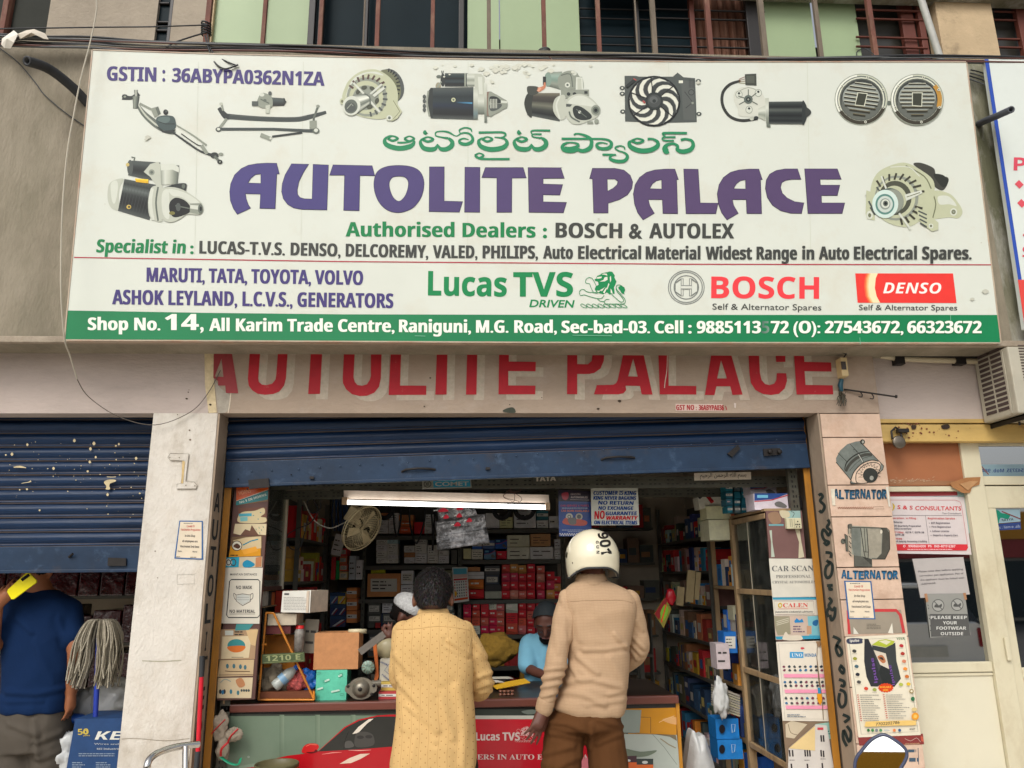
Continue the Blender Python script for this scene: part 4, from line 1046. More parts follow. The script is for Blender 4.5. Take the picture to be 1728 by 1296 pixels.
def slotted(name,label,x,y,z0,z1,w=0.04,d_=0.04,par=None,horiz=False,x1=None,step=0.045,face=-1):
 """slotted angle iron: L section; thin dark blocks on the front flange paint the shade of its slots"""
 t=thing(name,label,'slotted angle',(x,y,z0))if par is None else par
 mb=MB();ho=MB()
 if not horiz:
  mb.box((x,y,z0),(x+w,y+0.003,z1));mb.box((x,y+0.003,z0),(x+0.003,y+d_,z1))
  z=z0+0.02;k=0
  while z<z1-0.01:
   zz=z
   ho.box((x+w*.3,y-0.0012,zz),(x+w*.45,y-0.0004,zz+0.014),(14,14,12))
   if k%2:ho.box((x+w*.62,y-0.0012,zz),(x+w*.78,y-0.0004,zz+0.014),(14,14,12))
   z+=step*.62;k+=1
 else:
  mb.box((x,y,z0),(x1,y+0.003,z1));mb.box((x,y+0.003,z1-0.003),(x1,y+d_,z1))
  xx=x+0.02;k=0
  while xx<x1-0.02:
   for f in((.3,),(.3,.66))[k%3!=2]:
    ho.box((xx,y-0.0012,z0+(z1-z0)*f),(xx+0.014,y-0.0004,z0+(z1-z0)*f+0.006),(14,14,12))
   xx+=0.027 if k%3!=2 else 0.05;k+=1
 o=mb.build('angle_iron',SLOT,t);ho.build('slots',PLAST,o)
 return t
slotted('slotted_post','slotted olive steel angle post at the left edge of the shop opening',XL+0.055,4.29,0.01,2.2,0.05,0.03)
slotted('slotted_post','slotted olive steel angle post at the right edge of the shop opening',XR-0.11,4.29,0.01,2.2,0.05,0.03)
JLP=XP(XL+0.012,1)
d=Decal(JLP,0.001)
def jletters(word,ys,hs):
 for ch,y,h in zip(word,ys,hs):
  a=P(0,0,1)
  z1=P(357,y,4.12).z;z0=P(357,y+h,4.12).z
  vs,fs=text_mesh(ch,'b');ya,yb=(4.075,4.165)if ch!='I' else(4.108,4.132)
  pts=[JLP.O+Vector((0.001,0,0))+Vector((0,ya+(yb-ya)*u,z0+(z1-z0)*v))for u,v in vs]
  n0=(pts[fs[0][1]]-pts[fs[0][0]]).cross(pts[fs[0][2]]-pts[fs[0][0]])
  MB.add(d,pts,fs if n0.x>0 else[tuple(reversed(f))for f in fs],(40,46,50))
jletters('AUTOLITEP',[832,877,922,970,1018,1066,1108,1160,1215],[32,34,34,36,34,32,32,38,40])
d.build('stacked_lettering',PAINTED,jl)
JRP=XP(XR-0.012,-1)
d=Decal(JRP,0.001)
def V8(*p):return[(1380+a/2.6125-4,800+b/2.6125)for a,b in p]
INK=(44,56,54)
def vs_(p,w=5):d.line(V8(*p),w/1.4,INK,smooth=5)
for p in(((15,95),(25,88),(32,100),(22,118),(38,135),(40,150),(28,168),(18,160)),((55,200),(62,215),(52,235),(68,250),(58,270),(48,255),(36,245),(30,265),(40,290),(60,300),(50,312),(38,300)),((45,345),(70,350),(68,370)),((58,385),(75,400),(72,440),(55,458),(44,440),(48,410),(62,395),(50,380)),((52,492),(78,490)),((66,488),(64,508),(78,506)),((60,545),(72,560),(60,580),(76,600),(88,585)),((88,590),(86,625),(72,645),(66,620)),((60,590),(52,610),(60,630)),((78,715),(108,730),(100,745),(92,770),(104,800),(118,790),(108,765),(88,755)),((118,840),(108,860),(122,878),(128,862),(116,848)),((105,905),(128,915),(126,935),(112,930)),((108,950),(132,965),(134,1010),(116,1028),(104,1000),(108,965)),((122,1060),(150,1075),(128,1095)),((140,1110),(158,1140),(150,1180),(128,1130),(124,1165),(140,1200))):
 vs_(p,7)
d.build('painted_lettering',PAINTED,jr,label='Telugu lettering painted down the right jamb')
TILE=mat('pink_wall_tile',(206,178,156),rough=0.6,var=0.16,scale=7,bump=0.35,bscale=18,dirt=(160,132,108),dirt_amt=0.55,dscale=4,dirt2=(186,150,126))
tz=[P(1445,y,FY).z for y in(697.5,738,818.5,872,957.5,1012,1075,1160,1256,1345,1430)]
tiles=[]
for i in range(len(tz)-1):
 o=MB().box((XR+0.002,FY,tz[i+1]+0.0025),(XP1-0.002,FY+0.013,tz[i]-0.0025),bev=0.002).build('tile',TILE,RP);tiles.append(o)
MB().box((XR+0.002,FY,0.01),(XP1-0.002,FY+0.013,tz[-1]-0.003)).build('tile',TILE,RP)
def K8(*p):return[(1360+a/7.625,730+b/7.625)for a,b in p]
GP=(112,118,112);GK=(44,44,40)
d=Decal(PF,0.0012)
d.poly(K8((385,330),(440,230),(530,150),(640,115),(690,110),(940,370),(1000,430),(990,480),(920,520),(860,600),(760,655),(580,660),(575,610),(390,380)),GP)
d.line(K8((385,380),(575,610)),1.1,GK);d.line(K8((690,110),(940,370),(1000,430),(985,480),(930,525)),1.1,GK)
d.line(K8((410,260),(530,380)),.9,GK);d.line(K8((560,140),(700,290),(740,380)),.8,GK)
d.line(K8((495,480),(520,390),(600,310),(700,260),(820,240)),[1,2,2,2,1],GK,smooth=4);d.line(K8((510,500),(560,410),(650,330),(760,285),(850,285)),[4.5,5,5,5,4],(70,70,64),smooth=4)
d.line(K8((560,490),(640,400),(740,330),(850,300)),.6,GK,smooth=4)
d.blob(K8((575,610),(620,500),(720,400),(840,355),(930,370),(960,420),(950,500),(860,600),(760,660),(660,655)),(210,186,164));d.line(K8((575,610),(620,500),(720,400),(840,355),(930,370)),1.6,GK,smooth=5)
d.line(K8((640,600),(650,520),(730,430),(840,385),(930,400),(955,460),(900,560),(800,640),(700,655),(650,640),(640,600)),1.4,GK,smooth=5)
for k in range(12):
 a=math.radians(150+k*20);c=K8((815,525))[0];d.line([(c[0]+12*math.cos(a),c[1]+12*math.sin(a)),(c[0]+20*math.cos(a+.15),c[1]+19*math.sin(a+.15)),(c[0]+12*math.cos(a+.3),c[1]+12*math.sin(a+.3))],1,GK)
d.ell(*K8((825,550))[0],12.5,12.5,(52,54,50));d.ell(*K8((842,585))[0],3.4,3.8,(150,150,140));d.line(K8((580,610),(570,650),(600,660),(680,650)),1.6,GK,smooth=3)
d.ell(*K8((725,120))[0],4,4.2,GK);d.ell(*K8((730,122))[0],2,2.6,(150,150,140));d.line(K8((670,280),(730,380)),1,(190,190,180));d.poly(K8((605,215),(630,220),(655,255),(630,262)),GP);d.line(K8((605,215),(630,220),(655,255)),.9,GK)
d.build('painted_alternator',PAINTED,tiles[1])
def hand_text(d,word,x0,y0,x1,y1,h,col,hi):
 n=len(word)
 for i,ch in enumerate(word):
  xa=x0+(x1-x0)*i/n;xb=x0+(x1-x0)*(i+.86)/n;dy=(-.8,.5,0,.7,-.4)[i%5]
  y=y0+(y1-y0)*i/n+dy
  d.text(ch,xa,y,xb,y,h,col,emb=.5);d.text(ch,xa+.3,y-1.5,xb-.6,y-1.2,h*.72,hi)
d=Decal(PF,0.0012)
hand_text(d,'ALTERNATOR',1407,842,1497,842,16,(30,52,66),(46,92,120))
d.poly([(1401,825),(1408,825),(1409,853),(1404,853)],(214,206,186));d.poly([(1494,822),(1498,822),(1502,855),(1499,855)],(208,204,190))
d.build('painted_lettering',PAINTED,tiles[2])
d=Decal(PF,0.0012)
for x in range(0,60):d.ell(1414+x*1.0,857+math.sin(x*2.1)*1.2,.9,.7,(150,104,84),n=8)
d.line([(1474,855),(1490,855),(1491,859),(1476,859)],.5,(110,80,66));d.build('worn_paint',PAINTED,tiles[2])
def K9(*p):return[(1370+a/6.82,890+b/6.82)for a,b in p]
G9=(142,142,128)
d=Decal(PF,0.0012)
d.poly(K9((450,-20),(860,5),(890,40),(895,250),(840,365),(690,365),(695,455),(485,450),(480,320),(450,300)),G9);d.poly(K9((790,10),(860,15),(890,60),(895,250),(840,365),(740,362),(800,300),(810,80)),(78,76,68));d.poly(K9((485,325),(560,328),(695,445),(695,455),(485,450)),(92,92,84));d.poly(K9((565,330),(690,365),(690,440)),(66,66,60))
d.poly(K9((450,-5),(560,8),(565,330),(485,325),(455,200)),(112,116,108));d.poly(K9((640,15),(780,18),(800,90),(795,300),(745,350),(655,345)),(154,148,132))
d.line(K9((560,8),(600,300),(615,355),(645,355),(650,280),(630,12)),1.2,GK);d.line(K9((600,10),(620,280)),.9,GK);d.line(K9((590,280),(650,285)),.9,GK)
d.line(K9((450,0),(860,8),(890,40),(895,250),(840,365),(690,362)),1.2,GK);d.line(K9((485,320),(485,450),(695,455)),.8,GK)
d.poly(K9((405,20),(450,10),(455,300),(480,350),(440,330),(420,270)),(176,160,140));d.poly(K9((375,75),(405,95),(410,280),(395,275)),(96,98,88));d.line(K9((375,75),(410,100),(415,280),(392,275),(375,75)),.9,GK)
for y in(120,180,230,290,320):d.line(K9((425,y-20),(450,y+10)),1.3,GK)
d.ell(*K9((358,160))[0],4,4.6,(96,98,88));d.ell(*K9((358,160))[0],4,4.6,GK,ring=.8);d.line(K9((360,150),(385,160)),2,GK);d.blob(K9((410,-30),(455,-40),(460,0),(450,20),(415,20)),(100,98,88));d.rect(*K9((415,15))[0],*K9((445,70))[0],(170,164,146));d.line(K9((420,-30),(420,75)),.9,GK);d.line(K9((445,0),(445,70)),.9,GK)
d.ell(*K9((795,50))[0],2,3.4,(214,206,186))
d.build('painted_alternator',PAINTED,tiles[3])
d=Decal(PF,0.0012);hand_text(d,'ALTERNATOR',1420,977,1516,977.5,14.5,(30,62,84),(42,108,150));d.build('painted_lettering',PAINTED,tiles[4])
def notice(x,y,label,pl,flip=False,q=None):
 """covid notice with a blue border"""
 o=sheet('notice',pl,q,(60,100,150),PAPER,0.0015,h=0.0015)
 tagtop(o,label,'notice')
 T=frame_T(q)
 d=Decal(pl,0.0035,T);d.rect(.05,.03,.95,.97,(222,208,184))
 d.lines(.2,.05,.8,.09,1,(90,96,96),seed=3)
 d2=Decal(pl,0.0042)
 def tx(t,u0,u1,v,cap,col,st='b'):
  a=T(u0,v);b=T(u1,v);d2.text(t,a[0],a[1],b[0],b[1],cap,col,st=st)
 tx('Covid-19',.34,.66,.17,3.6,(190,70,66));tx('Vaccination Programme',.12,.9,.26,3.4,(200,90,84))
 tx('In this Shop',.3,.7,.42,3.6,(60,62,66));tx('all employees are',.22,.80,.56,3.6,(60,62,66));tx('Vaccinated 2nd Dose',.16,.86,.70,3.6,(60,62,66))
 tx('Date:',.1,.25,.82,2.4,(90,90,90));tx('Ward:',.62,.8,.82,2.4,(90,90,90));d2.lines(*T(.06,.93),*T(.3,.96),1,(120,116,110));d2.lines(*T(.55,.93),*T(.94,.96),1,(120,116,110))
 d.build('notice_face',PAPER,o);d2.build('lettering',PAPER,o)
 return o
notice(0,0,'cream vaccination notice with blue border stuck on the white left pillar',PF,q=[(303,878.5),(342.5,879),(343,944.5),(294.5,942.5)])
notice(0,0,'cream vaccination notice with blue border below the lower ALTERNATOR lettering',PF,q=[(1424,980),(1470,980.5),(1477,1045),(1431,1044.5)])
LPL=bpy.data.objects['left_pillar']
def K1(*p):return[(a/4.18,590+b/4.18)for a,b in p]
mb=MB()
pts=[PF.at(x,y,0)for x,y in K1((1205,733),(1335,737),(1312,930),(1375,935),(1393,960),(1385,982),(1250,983),(1252,950),(1280,945),(1300,785),(1205,782),(1188,760))]
mb.prism(pts,(0,-0.006,0),(214,206,190));mb.build('bracket_plate',W_white,LPL)
d=Decal(PF,0.0075);d.line(K1((1205,733),(1335,737),(1312,930),(1375,935),(1393,960),(1385,982),(1250,983),(1252,950),(1280,945),(1300,785),(1205,782),(1188,760)),.7,(120,112,98),closed=True)
for x,y in((1202,762),(1268,762),(1315,958),(1378,962)):d.ell(*K1((x,y))[0],1,1,(130,120,104))
d.poly(K1((1290,785),(1308,790),(1296,945),(1282,945)),(206,180,130));d.build('bracket_marks',PAINTED,LPL)
d=Decal(PF,0.001)
for x,y,r_ in((321,742,2),(320,726,1.6),(319,658,.8),(316,673,1.4),(262,930,1.2),(266,975,1)):d.blob([(x-r_,y),(x,y-r_*.8),(x+r_,y),(x,y+r_)],(120,104,90))
d.line([(240,1115),(275,1116),(306,1114)],1.4,(168,164,140),smooth=3);d.line([(205,1247),(230,1246),(280,1250),(320,1246)],.9,(150,140,122),smooth=3);d.line([(299,970),(328,969),(328,985),(299,986),(299,970)],.7,(180,176,164))
d.build('wall_blemishes',PAINTED,LPL)
q=[(1427,1075),(1529,1070),(1553,1240),(1448,1244)]
po=sheet('poster',PF,q,(222,214,192),GLOSSP,0.002,h=0.002);tagtop(po,'cream poster with a black pack and fruit pictures on the tiled pillar','poster')
T=frame_T(q)
def KA(*p):return[(1400+a/6.824,1060+b/6.824)for a,b in p]
d=Decal(PF,0.0045)
d.line([T(.04,.03),T(.96,.03),T(.965,.965),T(.05,.97)],.6,(110,110,104),closed=True)
d.blob(KA((205,120),(360,118),(372,145),(360,175),(210,178)),(62,66,86));d.text('ipulse',*KA((228,158))[0],*KA((335,155))[0],4.4,(226,222,210));d.text('VIVA',*KA((765,132))[0],*KA((858,132))[0],3.8,(60,110,70))
d.poly(KA((395,122),(440,122),(560,380),(600,640),(545,672),(470,670),(420,560),(392,380)),(46,48,52));d.poly(KA((480,195),(640,225),(750,165),(765,380),(815,580),(740,675),(640,640),(590,620)),(58,62,62));d.poly(KA((600,400),(700,470),(740,600),(740,675),(600,640),(560,500)),(40,44,44))
d.poly(KA((480,190),(560,140),(640,125),(745,150),(720,185),(640,220)),(170,182,60));d.poly(KA((560,150),(640,135),(700,155),(650,190)),(214,210,176));d.poly(KA((500,250),(640,290),(680,470),(575,420)),(206,196,178));d.blob(KA((545,330),(600,310),(640,380),(600,400)),(176,110,72));d.blob(KA((560,340),(600,335),(615,370)),(50,46,44))
d.text('ipulse',*KA((545,625))[0],*KA((500,340))[0],5.5,(112,74,150));d.text('ipulse',*KA((745,650))[0],*KA((700,420))[0],4.5,(112,74,150))
st=[]
for k in range(32):
 a=math.pi*2*k/32;rr=1 if k%2 else .86;st.append((KA((640,685))[0][0]+13.5*rr*math.cos(a),KA((640,685))[0][1]+8.2*rr*math.sin(a)))
d.poly(st,(206,64,28));d.text('AVAILABLE',*KA((570,688))[0],*KA((700,686))[0],3.2,(240,180,60));d.text('HERE',*KA((608,722))[0],*KA((668,722))[0],3.2,(240,180,60))
for(x,y),c in zip(((278,262),(285,348),(303,438),(315,530),(330,618),(412,692),(510,705),(818,200),(832,290),(848,378),(862,465),(880,553),(898,640),(812,645)),((70,70,66),(150,150,60),(70,100,110),(44,48,56),(80,78,76),(204,70,50),(150,160,80),(180,50,56),(170,60,50),(206,130,100),(222,140,60),(196,110,50),(214,180,50),(170,180,80))):
 cx,cy=KA((x,y))[0];d.blob([(cx-3.6,cy),(cx-1,cy-2.8),(cx+3.4,cy-1),(cx+2.4,cy+2.6),(cx-1.6,cy+2.4)],c,n=3);d.lines(cx-4,cy+4,cx+5,cy+5.2,1,(150,146,136),seed=x)
for k in range(13):
 x,y=KA((305+3.2*k,768+24.5*k))[0];d.line([(x,y),(x+3,y-.4)],1.2,(190,60,50));d.lines(x+5,y-1,x+40,y+1,1,(112,110,106),seed=k,mn=.5)
for k in range(12):
 x,y=KA((600+3.2*k,765+24*k))[0];d.line([(x,y),(x+3,y-.4)],1.2,(190,60,50));d.lines(x+5,y-1,x+44,y+1,1,(112,110,106),seed=k+40,mn=.5)
d.ell(*KA((928,722))[0],3.6,3.6,(150,130,80));d.ell(*KA((928,722))[0],2,2,(222,214,192));d.ell(*KA((943,810))[0],3.3,3.6,(52,110,74));d.ell(*KA((960,932))[0],4.6,3.4,(208,186,130));d.ell(*KA((970,1010))[0],6.2,6.2,(222,150,40));d.ell(*KA((970,1010))[0],3,3,(236,190,100))
d.blob(KA((400,1085),(420,1070),(680,1062),(960,1058),(975,1085),(960,1112),(700,1118),(420,1130),(392,1110)),(226,190,112));d.text('7702202786',*KA((515,1118))[0],*KA((790,1095))[0],5,(50,56,60),st='r',slant=.15,off=.01)
for x,c in((432,(50,110,56)),(480,(60,130,70)),(525,(120,124,130)),(572,(80,140,96)),(730,(222,130,70)),(790,(60,90,130))):d.ell(*KA((x,1170))[0],2.5,2.6,c)
d.lines(*KA((610,1160))[0],*KA((705,1178))[0],2,(120,150,176));d.text('GMP',*KA((905,1166))[0],*KA((968,1164))[0],2.8,(70,72,70))
d.build('poster_print',GLOSSP,po)
q=[(1429,1029),(1520,1029),(1528,1068),(1436,1070)]
so_=sheet('sticker',PF,q,(150,140,124),PAPER,0.001,h=0.0008);tagtop(so_,'faded sticker in a thick red frame above the pack poster','sticker')
d=Decal(PF,0.0021);d.line([(1433,1070),(1430,1032),(1480,1030),(1512,1030),(1519,1038),(1525,1068)],5,(190,62,64));d.poly([(1440,1058),(1449,1070),(1440,1070)],(214,210,196));d.poly([(1505,1051),(1507,1069),(1498,1068)],(222,216,200));d.lines(1462,1052,1488,1062,4,(110,104,92),seed=4);d.build('sticker_print',PAPER,so_)
q=[(1447,1242),(1557,1238),(1559,1256),(1450,1258)]
s2=sheet('sticker',PF,q,(130,52,50),GLOSSP,0.0015,h=0.001);tagtop(s2,'torn dark red sticker strip under the pack poster','sticker')
d=Decal(PF,0.0035);d.text('octopus',1527,1256,1551,1255.4,3,(196,170,130),st='r');d.line([(1526,1246),(1536,1250),(1546,1245),(1553,1252)],.8,(190,160,150),smooth=3);d.poly([(1553,1242),(1557,1243),(1558,1252),(1554,1250)],(190,90,70));d.build('sticker_print',GLOSSP,s2)
d=Decal(PF,0.0012);d.lines(1532,1264,1556,1270,1,(70,90,106),th=.8);d.lines(1534,1278,1560,1286,1,(70,90,106),th=.8,seed=3);d.line([(1549,1262),(1550,1290)],1,(60,80,96));d.build('painted_marks',PAINTED,tiles[8])
DY=4.17
DP=YP(DY)
ALU=mat('cream_aluminium',(206,198,170),rough=0.45,var=0.10,scale=3,dirt=(160,140,104),dirt_amt=0.5,dscale=2.5,stretch=(1,1,.6))
CRP=mat('cream_door_panel',(214,208,184),rough=0.5,var=0.05,scale=2,dirt=(190,176,140),dirt_amt=0.4,dscale=1.4)
PEACH=mat('peach_door_panel',(214,180,140),rough=0.5,var=0.06,scale=2)
BROWNB=mat('brown_board',(158,98,60),rough=0.6,var=0.1,scale=3,dirt=(136,84,52),dirt_amt=0.4,dscale=2)
YSH=mat('rusty_yellow_shutter_paint',(198,166,98),rough=0.6,var=0.25,scale=5,dirt=(110,60,36),dirt_amt=0.85,dscale=4.5,dirt2=(176,150,100),stretch=(.6,1,1.5),thr=(0.58,0.66))
def zpx(y,Y,x=1600):return P(x,y,Y).z
def xpx(x,Y,y=900):return P(x,y,Y).x
sh=thing('shutter_box','rusty yellow rolled up shutter box above the right glass door','shutter',P(1600,725,4.1))
MB().box((XP1+.003,4.10,zpx(745,4.1)),(4.6,4.16,zpx(716,4.1)),bev=0.004).build('shutter_rail',YSH,sh)
MB().box((XP1+.003,4.094,zpx(714,4.1)),(4.6,4.15,zpx(707,4.1)),bev=0.004).build('slat',YSH,sh)
MB().box((XP1+.003,4.12,zpx(718,4.1)),(4.6,4.16,2.43)).build('back_slat',IRON,sh)
YPn=YP(4.10)
d=Decal(YPn,0.002)
r=random.Random(3)
for i in range(46):
 x=r.choice((r.uniform(1500,1640),r.gauss(1545,14)));y=r.uniform(714,742);s=r.uniform(.4,2.0);d.blob([(x-s,y),(x,y-s*.7),(x+s,y),(x,y+s*.8)],(112,60,48),n=3)
d.blob([(1588,718),(1600,717),(1601,723),(1590,724)],(54,44,38));d.blob([(1537,718),(1545,718),(1544,724),(1538,724)],(60,48,40))
d.build('rust_marks',PAINTED,sh)
lk=thing('padlock','round steel padlock hanging from the hasp of the yellow shutter box','padlock',P(1517,742,4.07))
MB().lathe([(0,-.008),(.030,-.008),(.036,-.004),(.036,.004),(.030,.008),(0,.008)],P(1517,746,4.07),(0,-1,0),26).build('body',mat('lock_steel',(120,112,100),rough=0.35,metal=0.7,var=.2),lk)
MB().tube([P(1506,740,4.07),P(1504,728,4.075),P(1511,721,4.08),P(1519,727,4.08),P(1522,738,4.07)],0.006).build('shackle',IRON,lk)
MB().box(tuple(P(1512,731,4.09)),tuple(P(1534,723,4.06)),bev=.002).build('hasp',IRON,sh)
wt=thing('shop_window','cream aluminium framed window with posters and dark glass right of the tiled pillar','window',(P(1500,1118,DY).x,DY,0))
zS,zT_,zB_=zpx(1118,DY),zpx(822,DY),zpx(1135,DY)
xM0,xM1=xpx(1650,DY,960),xpx(1682,DY,960)
zTop=zpx(745,DY)
def fr(p,name,x0,z0,x1,z1,m=ALU,y0=DY,y1=DY+.045,bev=.004):
 return MB().box((x0,y0,z0),(x1,y1,z1),bev=bev).build(name,m,p)
fr(wt,'head_rail',XP1+.004,zpx(829,DY),xM0-.001,zpx(820.5,DY))
fr(wt,'sill_rail',XP1+.004,zB_,xM0-.001,zS)
fr(wt,'lower_panel',XP1+.004,0.01,xM0-.001,zB_-.001,CRP,DY+.012)
fr(wt,'panel_bead',XP1+.004,zB_-.018,xM0-.001,zB_-.006,ALU,DY+.004,DY+.011,.002)
fr(wt,'mullion',xM0,0.01,xM1,zTop,ALU,DY-.012,DY+.05)
GLD=mat('dark_reflecting_glass',(10,16,18),rough=0.02,var=0.0,spec=1.0)
GLD.node_tree.nodes['Principled BSDF'].inputs['IOR'].default_value=2.8
fr(wt,'glass_pane',XP1+.004,zS,xM0-.002,zpx(829,DY),GLD,DY+.022,DY+.028,0)
dr=thing('glass_door','cream aluminium glass door with a transom at the right edge of the photo','door',(xM1+.5,DY,0))
XE=xM1+1.1
fr(dr,'transom_head',xM1+.001,zpx(752,DY,1700),XE,zTop)
fr(dr,'transom_pane',xM1+.001,zpx(803,DY,1700),XE,zpx(752,DY,1700)-.001,GLD,DY+.02,DY+.026,0)
fr(dr,'transom_rail',xM1+.001,zpx(818,DY,1700),XE,zpx(803,DY,1700)-.001)
fr(dr,'door_head',xM1+.001,zpx(857,DY,1700),XE,zpx(820,DY,1700),ALU,DY+.006)
xs1=xM1+.055
fr(dr,'stile',xM1+.001,0.02,xs1,zpx(857,DY,1700)-.001,ALU,DY+.006)
fr(dr,'door_pane',xs1+.001,zpx(1127,DY,1710),XE,zpx(857,DY,1700)-.001,GLD,DY+.02,DY+.026,0)
fr(dr,'mid_rail',xs1+.001,zpx(1146,DY,1710),XE,zpx(1127,DY,1710)-.001,ALU,DY+.006)
fr(dr,'door_panel',xs1+.001,0.02,XE,zpx(1146,DY,1710)-.001,PEACH,DY+.016)
mb=MB();a,b=P(1697,1076,DY-.03),P(1705,1115,DY-.03)
mb.box((a.x-.006,DY-.03,b.z),(a.x+.018,DY-.018,a.z),bev=.004);mb.box((a.x,DY-.02,b.z+.02),(a.x+.012,DY+.006,b.z+.04));mb.box((a.x,DY-.02,a.z-.04),(a.x+.012,DY+.006,a.z-.02))
mb.build('handle',ALU,dr)
bb=thing('brown_board','brown board taped above the window beside the tiled pillar','board',P(1560,790,DY))
MB().box((XP1+.004,DY+.004,zpx(819.5,DY)),(xpx(1624,DY,790),DY+.012,zpx(746,DY)),bev=.001).build('panel',BROWNB,bb)
d=Decal(YP(DY+.004),.0015)
TAPE=(170,128,84)
d.poly([(1496,809),(1620,812),(1622,819),(1500,818)],(150,106,72));d.poly([(1622,746),(1631,746),(1640,800),(1630,806)],(176,130,76));d.poly([(1618,748),(1624,748),(1634,806),(1626,808)],(166,130,100))
r=random.Random(8)
for i in range(40):
 x=r.uniform(1500,1575);y=811+r.gauss(0,1.6);d.line([(x,y),(x+r.uniform(2,5),y+r.uniform(-2,2))],.7,(190,160,130))
d.build('tape',GLOSSP,bb)
mb=MB();M0=YP(DY-.014)
mb.prism([M0.at(x,y)for x,y in((1603,815),(1630,806),(1654,805),(1652,818),(1640,822),(1636,832),(1624,832),(1606,822))],(0,-.004,0),(160,112,70));mb.prism([M0.at(x,y,.005)for x,y in((1618,817),(1636,812),(1650,812),(1632,828))],(0,-.003,0),(176,134,92))
o=mb.build('parcel_tape',CARTON);tagtop(o,'crumpled brown parcel tape over the corner of the door frame','tape')
GP_=YP(DY+.022)
def wsheet(name,q,col,label,cat,m=PAPER,h=.001,th=.0015):
 return tagtop(sheet(name,GP_,q,col,m,th,h=h),label,cat)
o=wsheet('banner',[(1497,826),(1614,826),(1616,836),(1498,838)],(150,62,66),'dull red strip at the top inside the right window','banner',h=.0005,th=.0008)
o=wsheet('paper',[(1614,827),(1634,828),(1643,900),(1624,900)],(142,168,164),'pale blue film strip on the window glass beside the consultants poster','film',h=.0002,th=.0005)
q=[(1499,838),(1626,838.5),(1639,936),(1510,934)]
o=wsheet('poster',q,(206,196,194),'white and red consultants poster in a plastic sleeve on the window','poster',GLOSSP)
d=Decal(GP_,.0035)
def KB(*p):return[(1480+a/6.48,730+b/6.48)for a,b in p]
d.line(KB((140,738),(850,738),(905,760),(920,800),(985,1230),(975,1270),(950,1290)),.6,(190,90,96));d.line(KB((150,905),(925,908)),.6,(110,106,106));d.line(KB((525,908),(565,1215)),.5,(110,106,106))
d.text('S & S',*KB((218,835))[0],*KB((385,842))[0],6.4,(200,52,58),st='r',off=.012);d.text('CONSULTANTS',*KB((413,848))[0],*KB((915,852))[0],7,(200,52,58),st='r',off=.012);d.text('Tax Consultant',*KB((708,893))[0],*KB((912,893))[0],3,(90,90,96),st='r')
d.line(KB((165,775),(182,810),(165,855)),[1,3,1],(196,166,50),smooth=3);d.line(KB((140,800),(150,820),(143,850)),[1,2.4,1],(196,166,50),smooth=3)
RC=(196,70,70);TC=(80,78,88)
for t,x,y,x1,c in(('paration / e-Filing :',162,945,437,RC),('Returns',178,988,272,TC),('TDS Quarterly Preparation',172,1030,475,TC),('online corrections',178,1060,370,TC),('ST Filing :',184,1100,296,RC),('GSTR-1, GSTR-3B',306,1100,510,TC),('GSTR-2B',190,1127,292,TC),('vices :',190,1168,284,RC),('ook Keeping, Accounting & Auditing',194,1198,540,TC),('Registration Service :',550,948,860,RC),('GST Registration',585,998,790,TC),('Firm Registration',592,1040,800,TC),('Labour License',598,1086,782,TC),('Imports & Exports Cert.',604,1132,880,TC)):
 d.text(t,*KB((x,y))[0],*KB((x1,y+2))[0],3.0,c)
 if x>560 and c==TC:d.ell(*KB((x-20,y-8))[0],.7,.7,c,n=8)
d.poly(KB((192,1220),(982,1222),(988,1260),(970,1290),(203,1290)),(204,52,60));d.text(': 9908604000  Ph : 040-4019 6387',*KB((320,1255))[0],*KB((850,1257))[0],4.2,(234,210,210));d.ell(*KB((292,1242))[0],2,2,(234,210,210),ring=.6);d.lines(*KB((325,1268))[0],*KB((815,1286))[0],1,(226,190,190),mn=1)
d.build('poster_print',GLOSSP,o)
q=[(1539,943),(1625,940),(1636,1003),(1553,1009)]
o=wsheet('notice',q,(178,172,168),'wrinkled plastic covered typed notice taped on the dark window glass','notice',GLOSSP,h=.002)
d=Decal(GP_,.0045);
for i,t in enumerate(('Please note that before applying','correction pan application, Pan of','the applicant must be linked with','AADHAAR.')):d.text(t,1549+i*1.6,966+i*7,(1624 if i<3 else 1576)+i*1,961.5+i*7.4+(1.5 if i==3 else 0),3,(92,90,92),st='r',off=.01)
d.build('lettering',GLOSSP,o)
q=[(1560,1002),(1627,1001),(1637,1072),(1569,1076)]
o=wsheet('notice',q,(146,146,140),'grey sleeve with crossed out shoes asking to keep footwear outside','notice',GLOSSP,h=.004)
def KC(*p):return[(1360+a/3.115,880+b/3.115)for a,b in p]
d=Decal(GP_,.0065);d.poly(KC((648,486),(848,486),(860,600),(655,605)),(88,88,86))
for x,y in((691,441),(791,437)):
 c=KC((x,y))[0];d.ell(*c,10.5,10.5,(90,90,88));d.ell(*c,9.2,9.2,(160,160,154));d.blob([(c[0]-6,c[1]+3),(c[0]-4,c[1]-2),(c[0]+1,c[1]),(c[0]+6,c[1]-3),(c[0]+5,c[1]+3)],(84,84,82));d.line([(c[0]-7,c[1]-7),(c[0]+7,c[1]+7)],1.4,(90,90,88))
for t,x0,x1,y in(('PLEASE KEEP',652,842,512),('YOUR',716,790,540),('FOOTWEAR',682,838,568),('OUTSIDE',704,822,597)):d.text(t,*KC((x0,y))[0],*KC((x1,y))[0],5.2,(206,206,200))
for y in(440,456,492,510,548,572):d.ell(*KC((638+(y-440)*.1,y))[0],.8,.8,(30,32,34),n=8)
d.build('sign_print',GLOSSP,o)
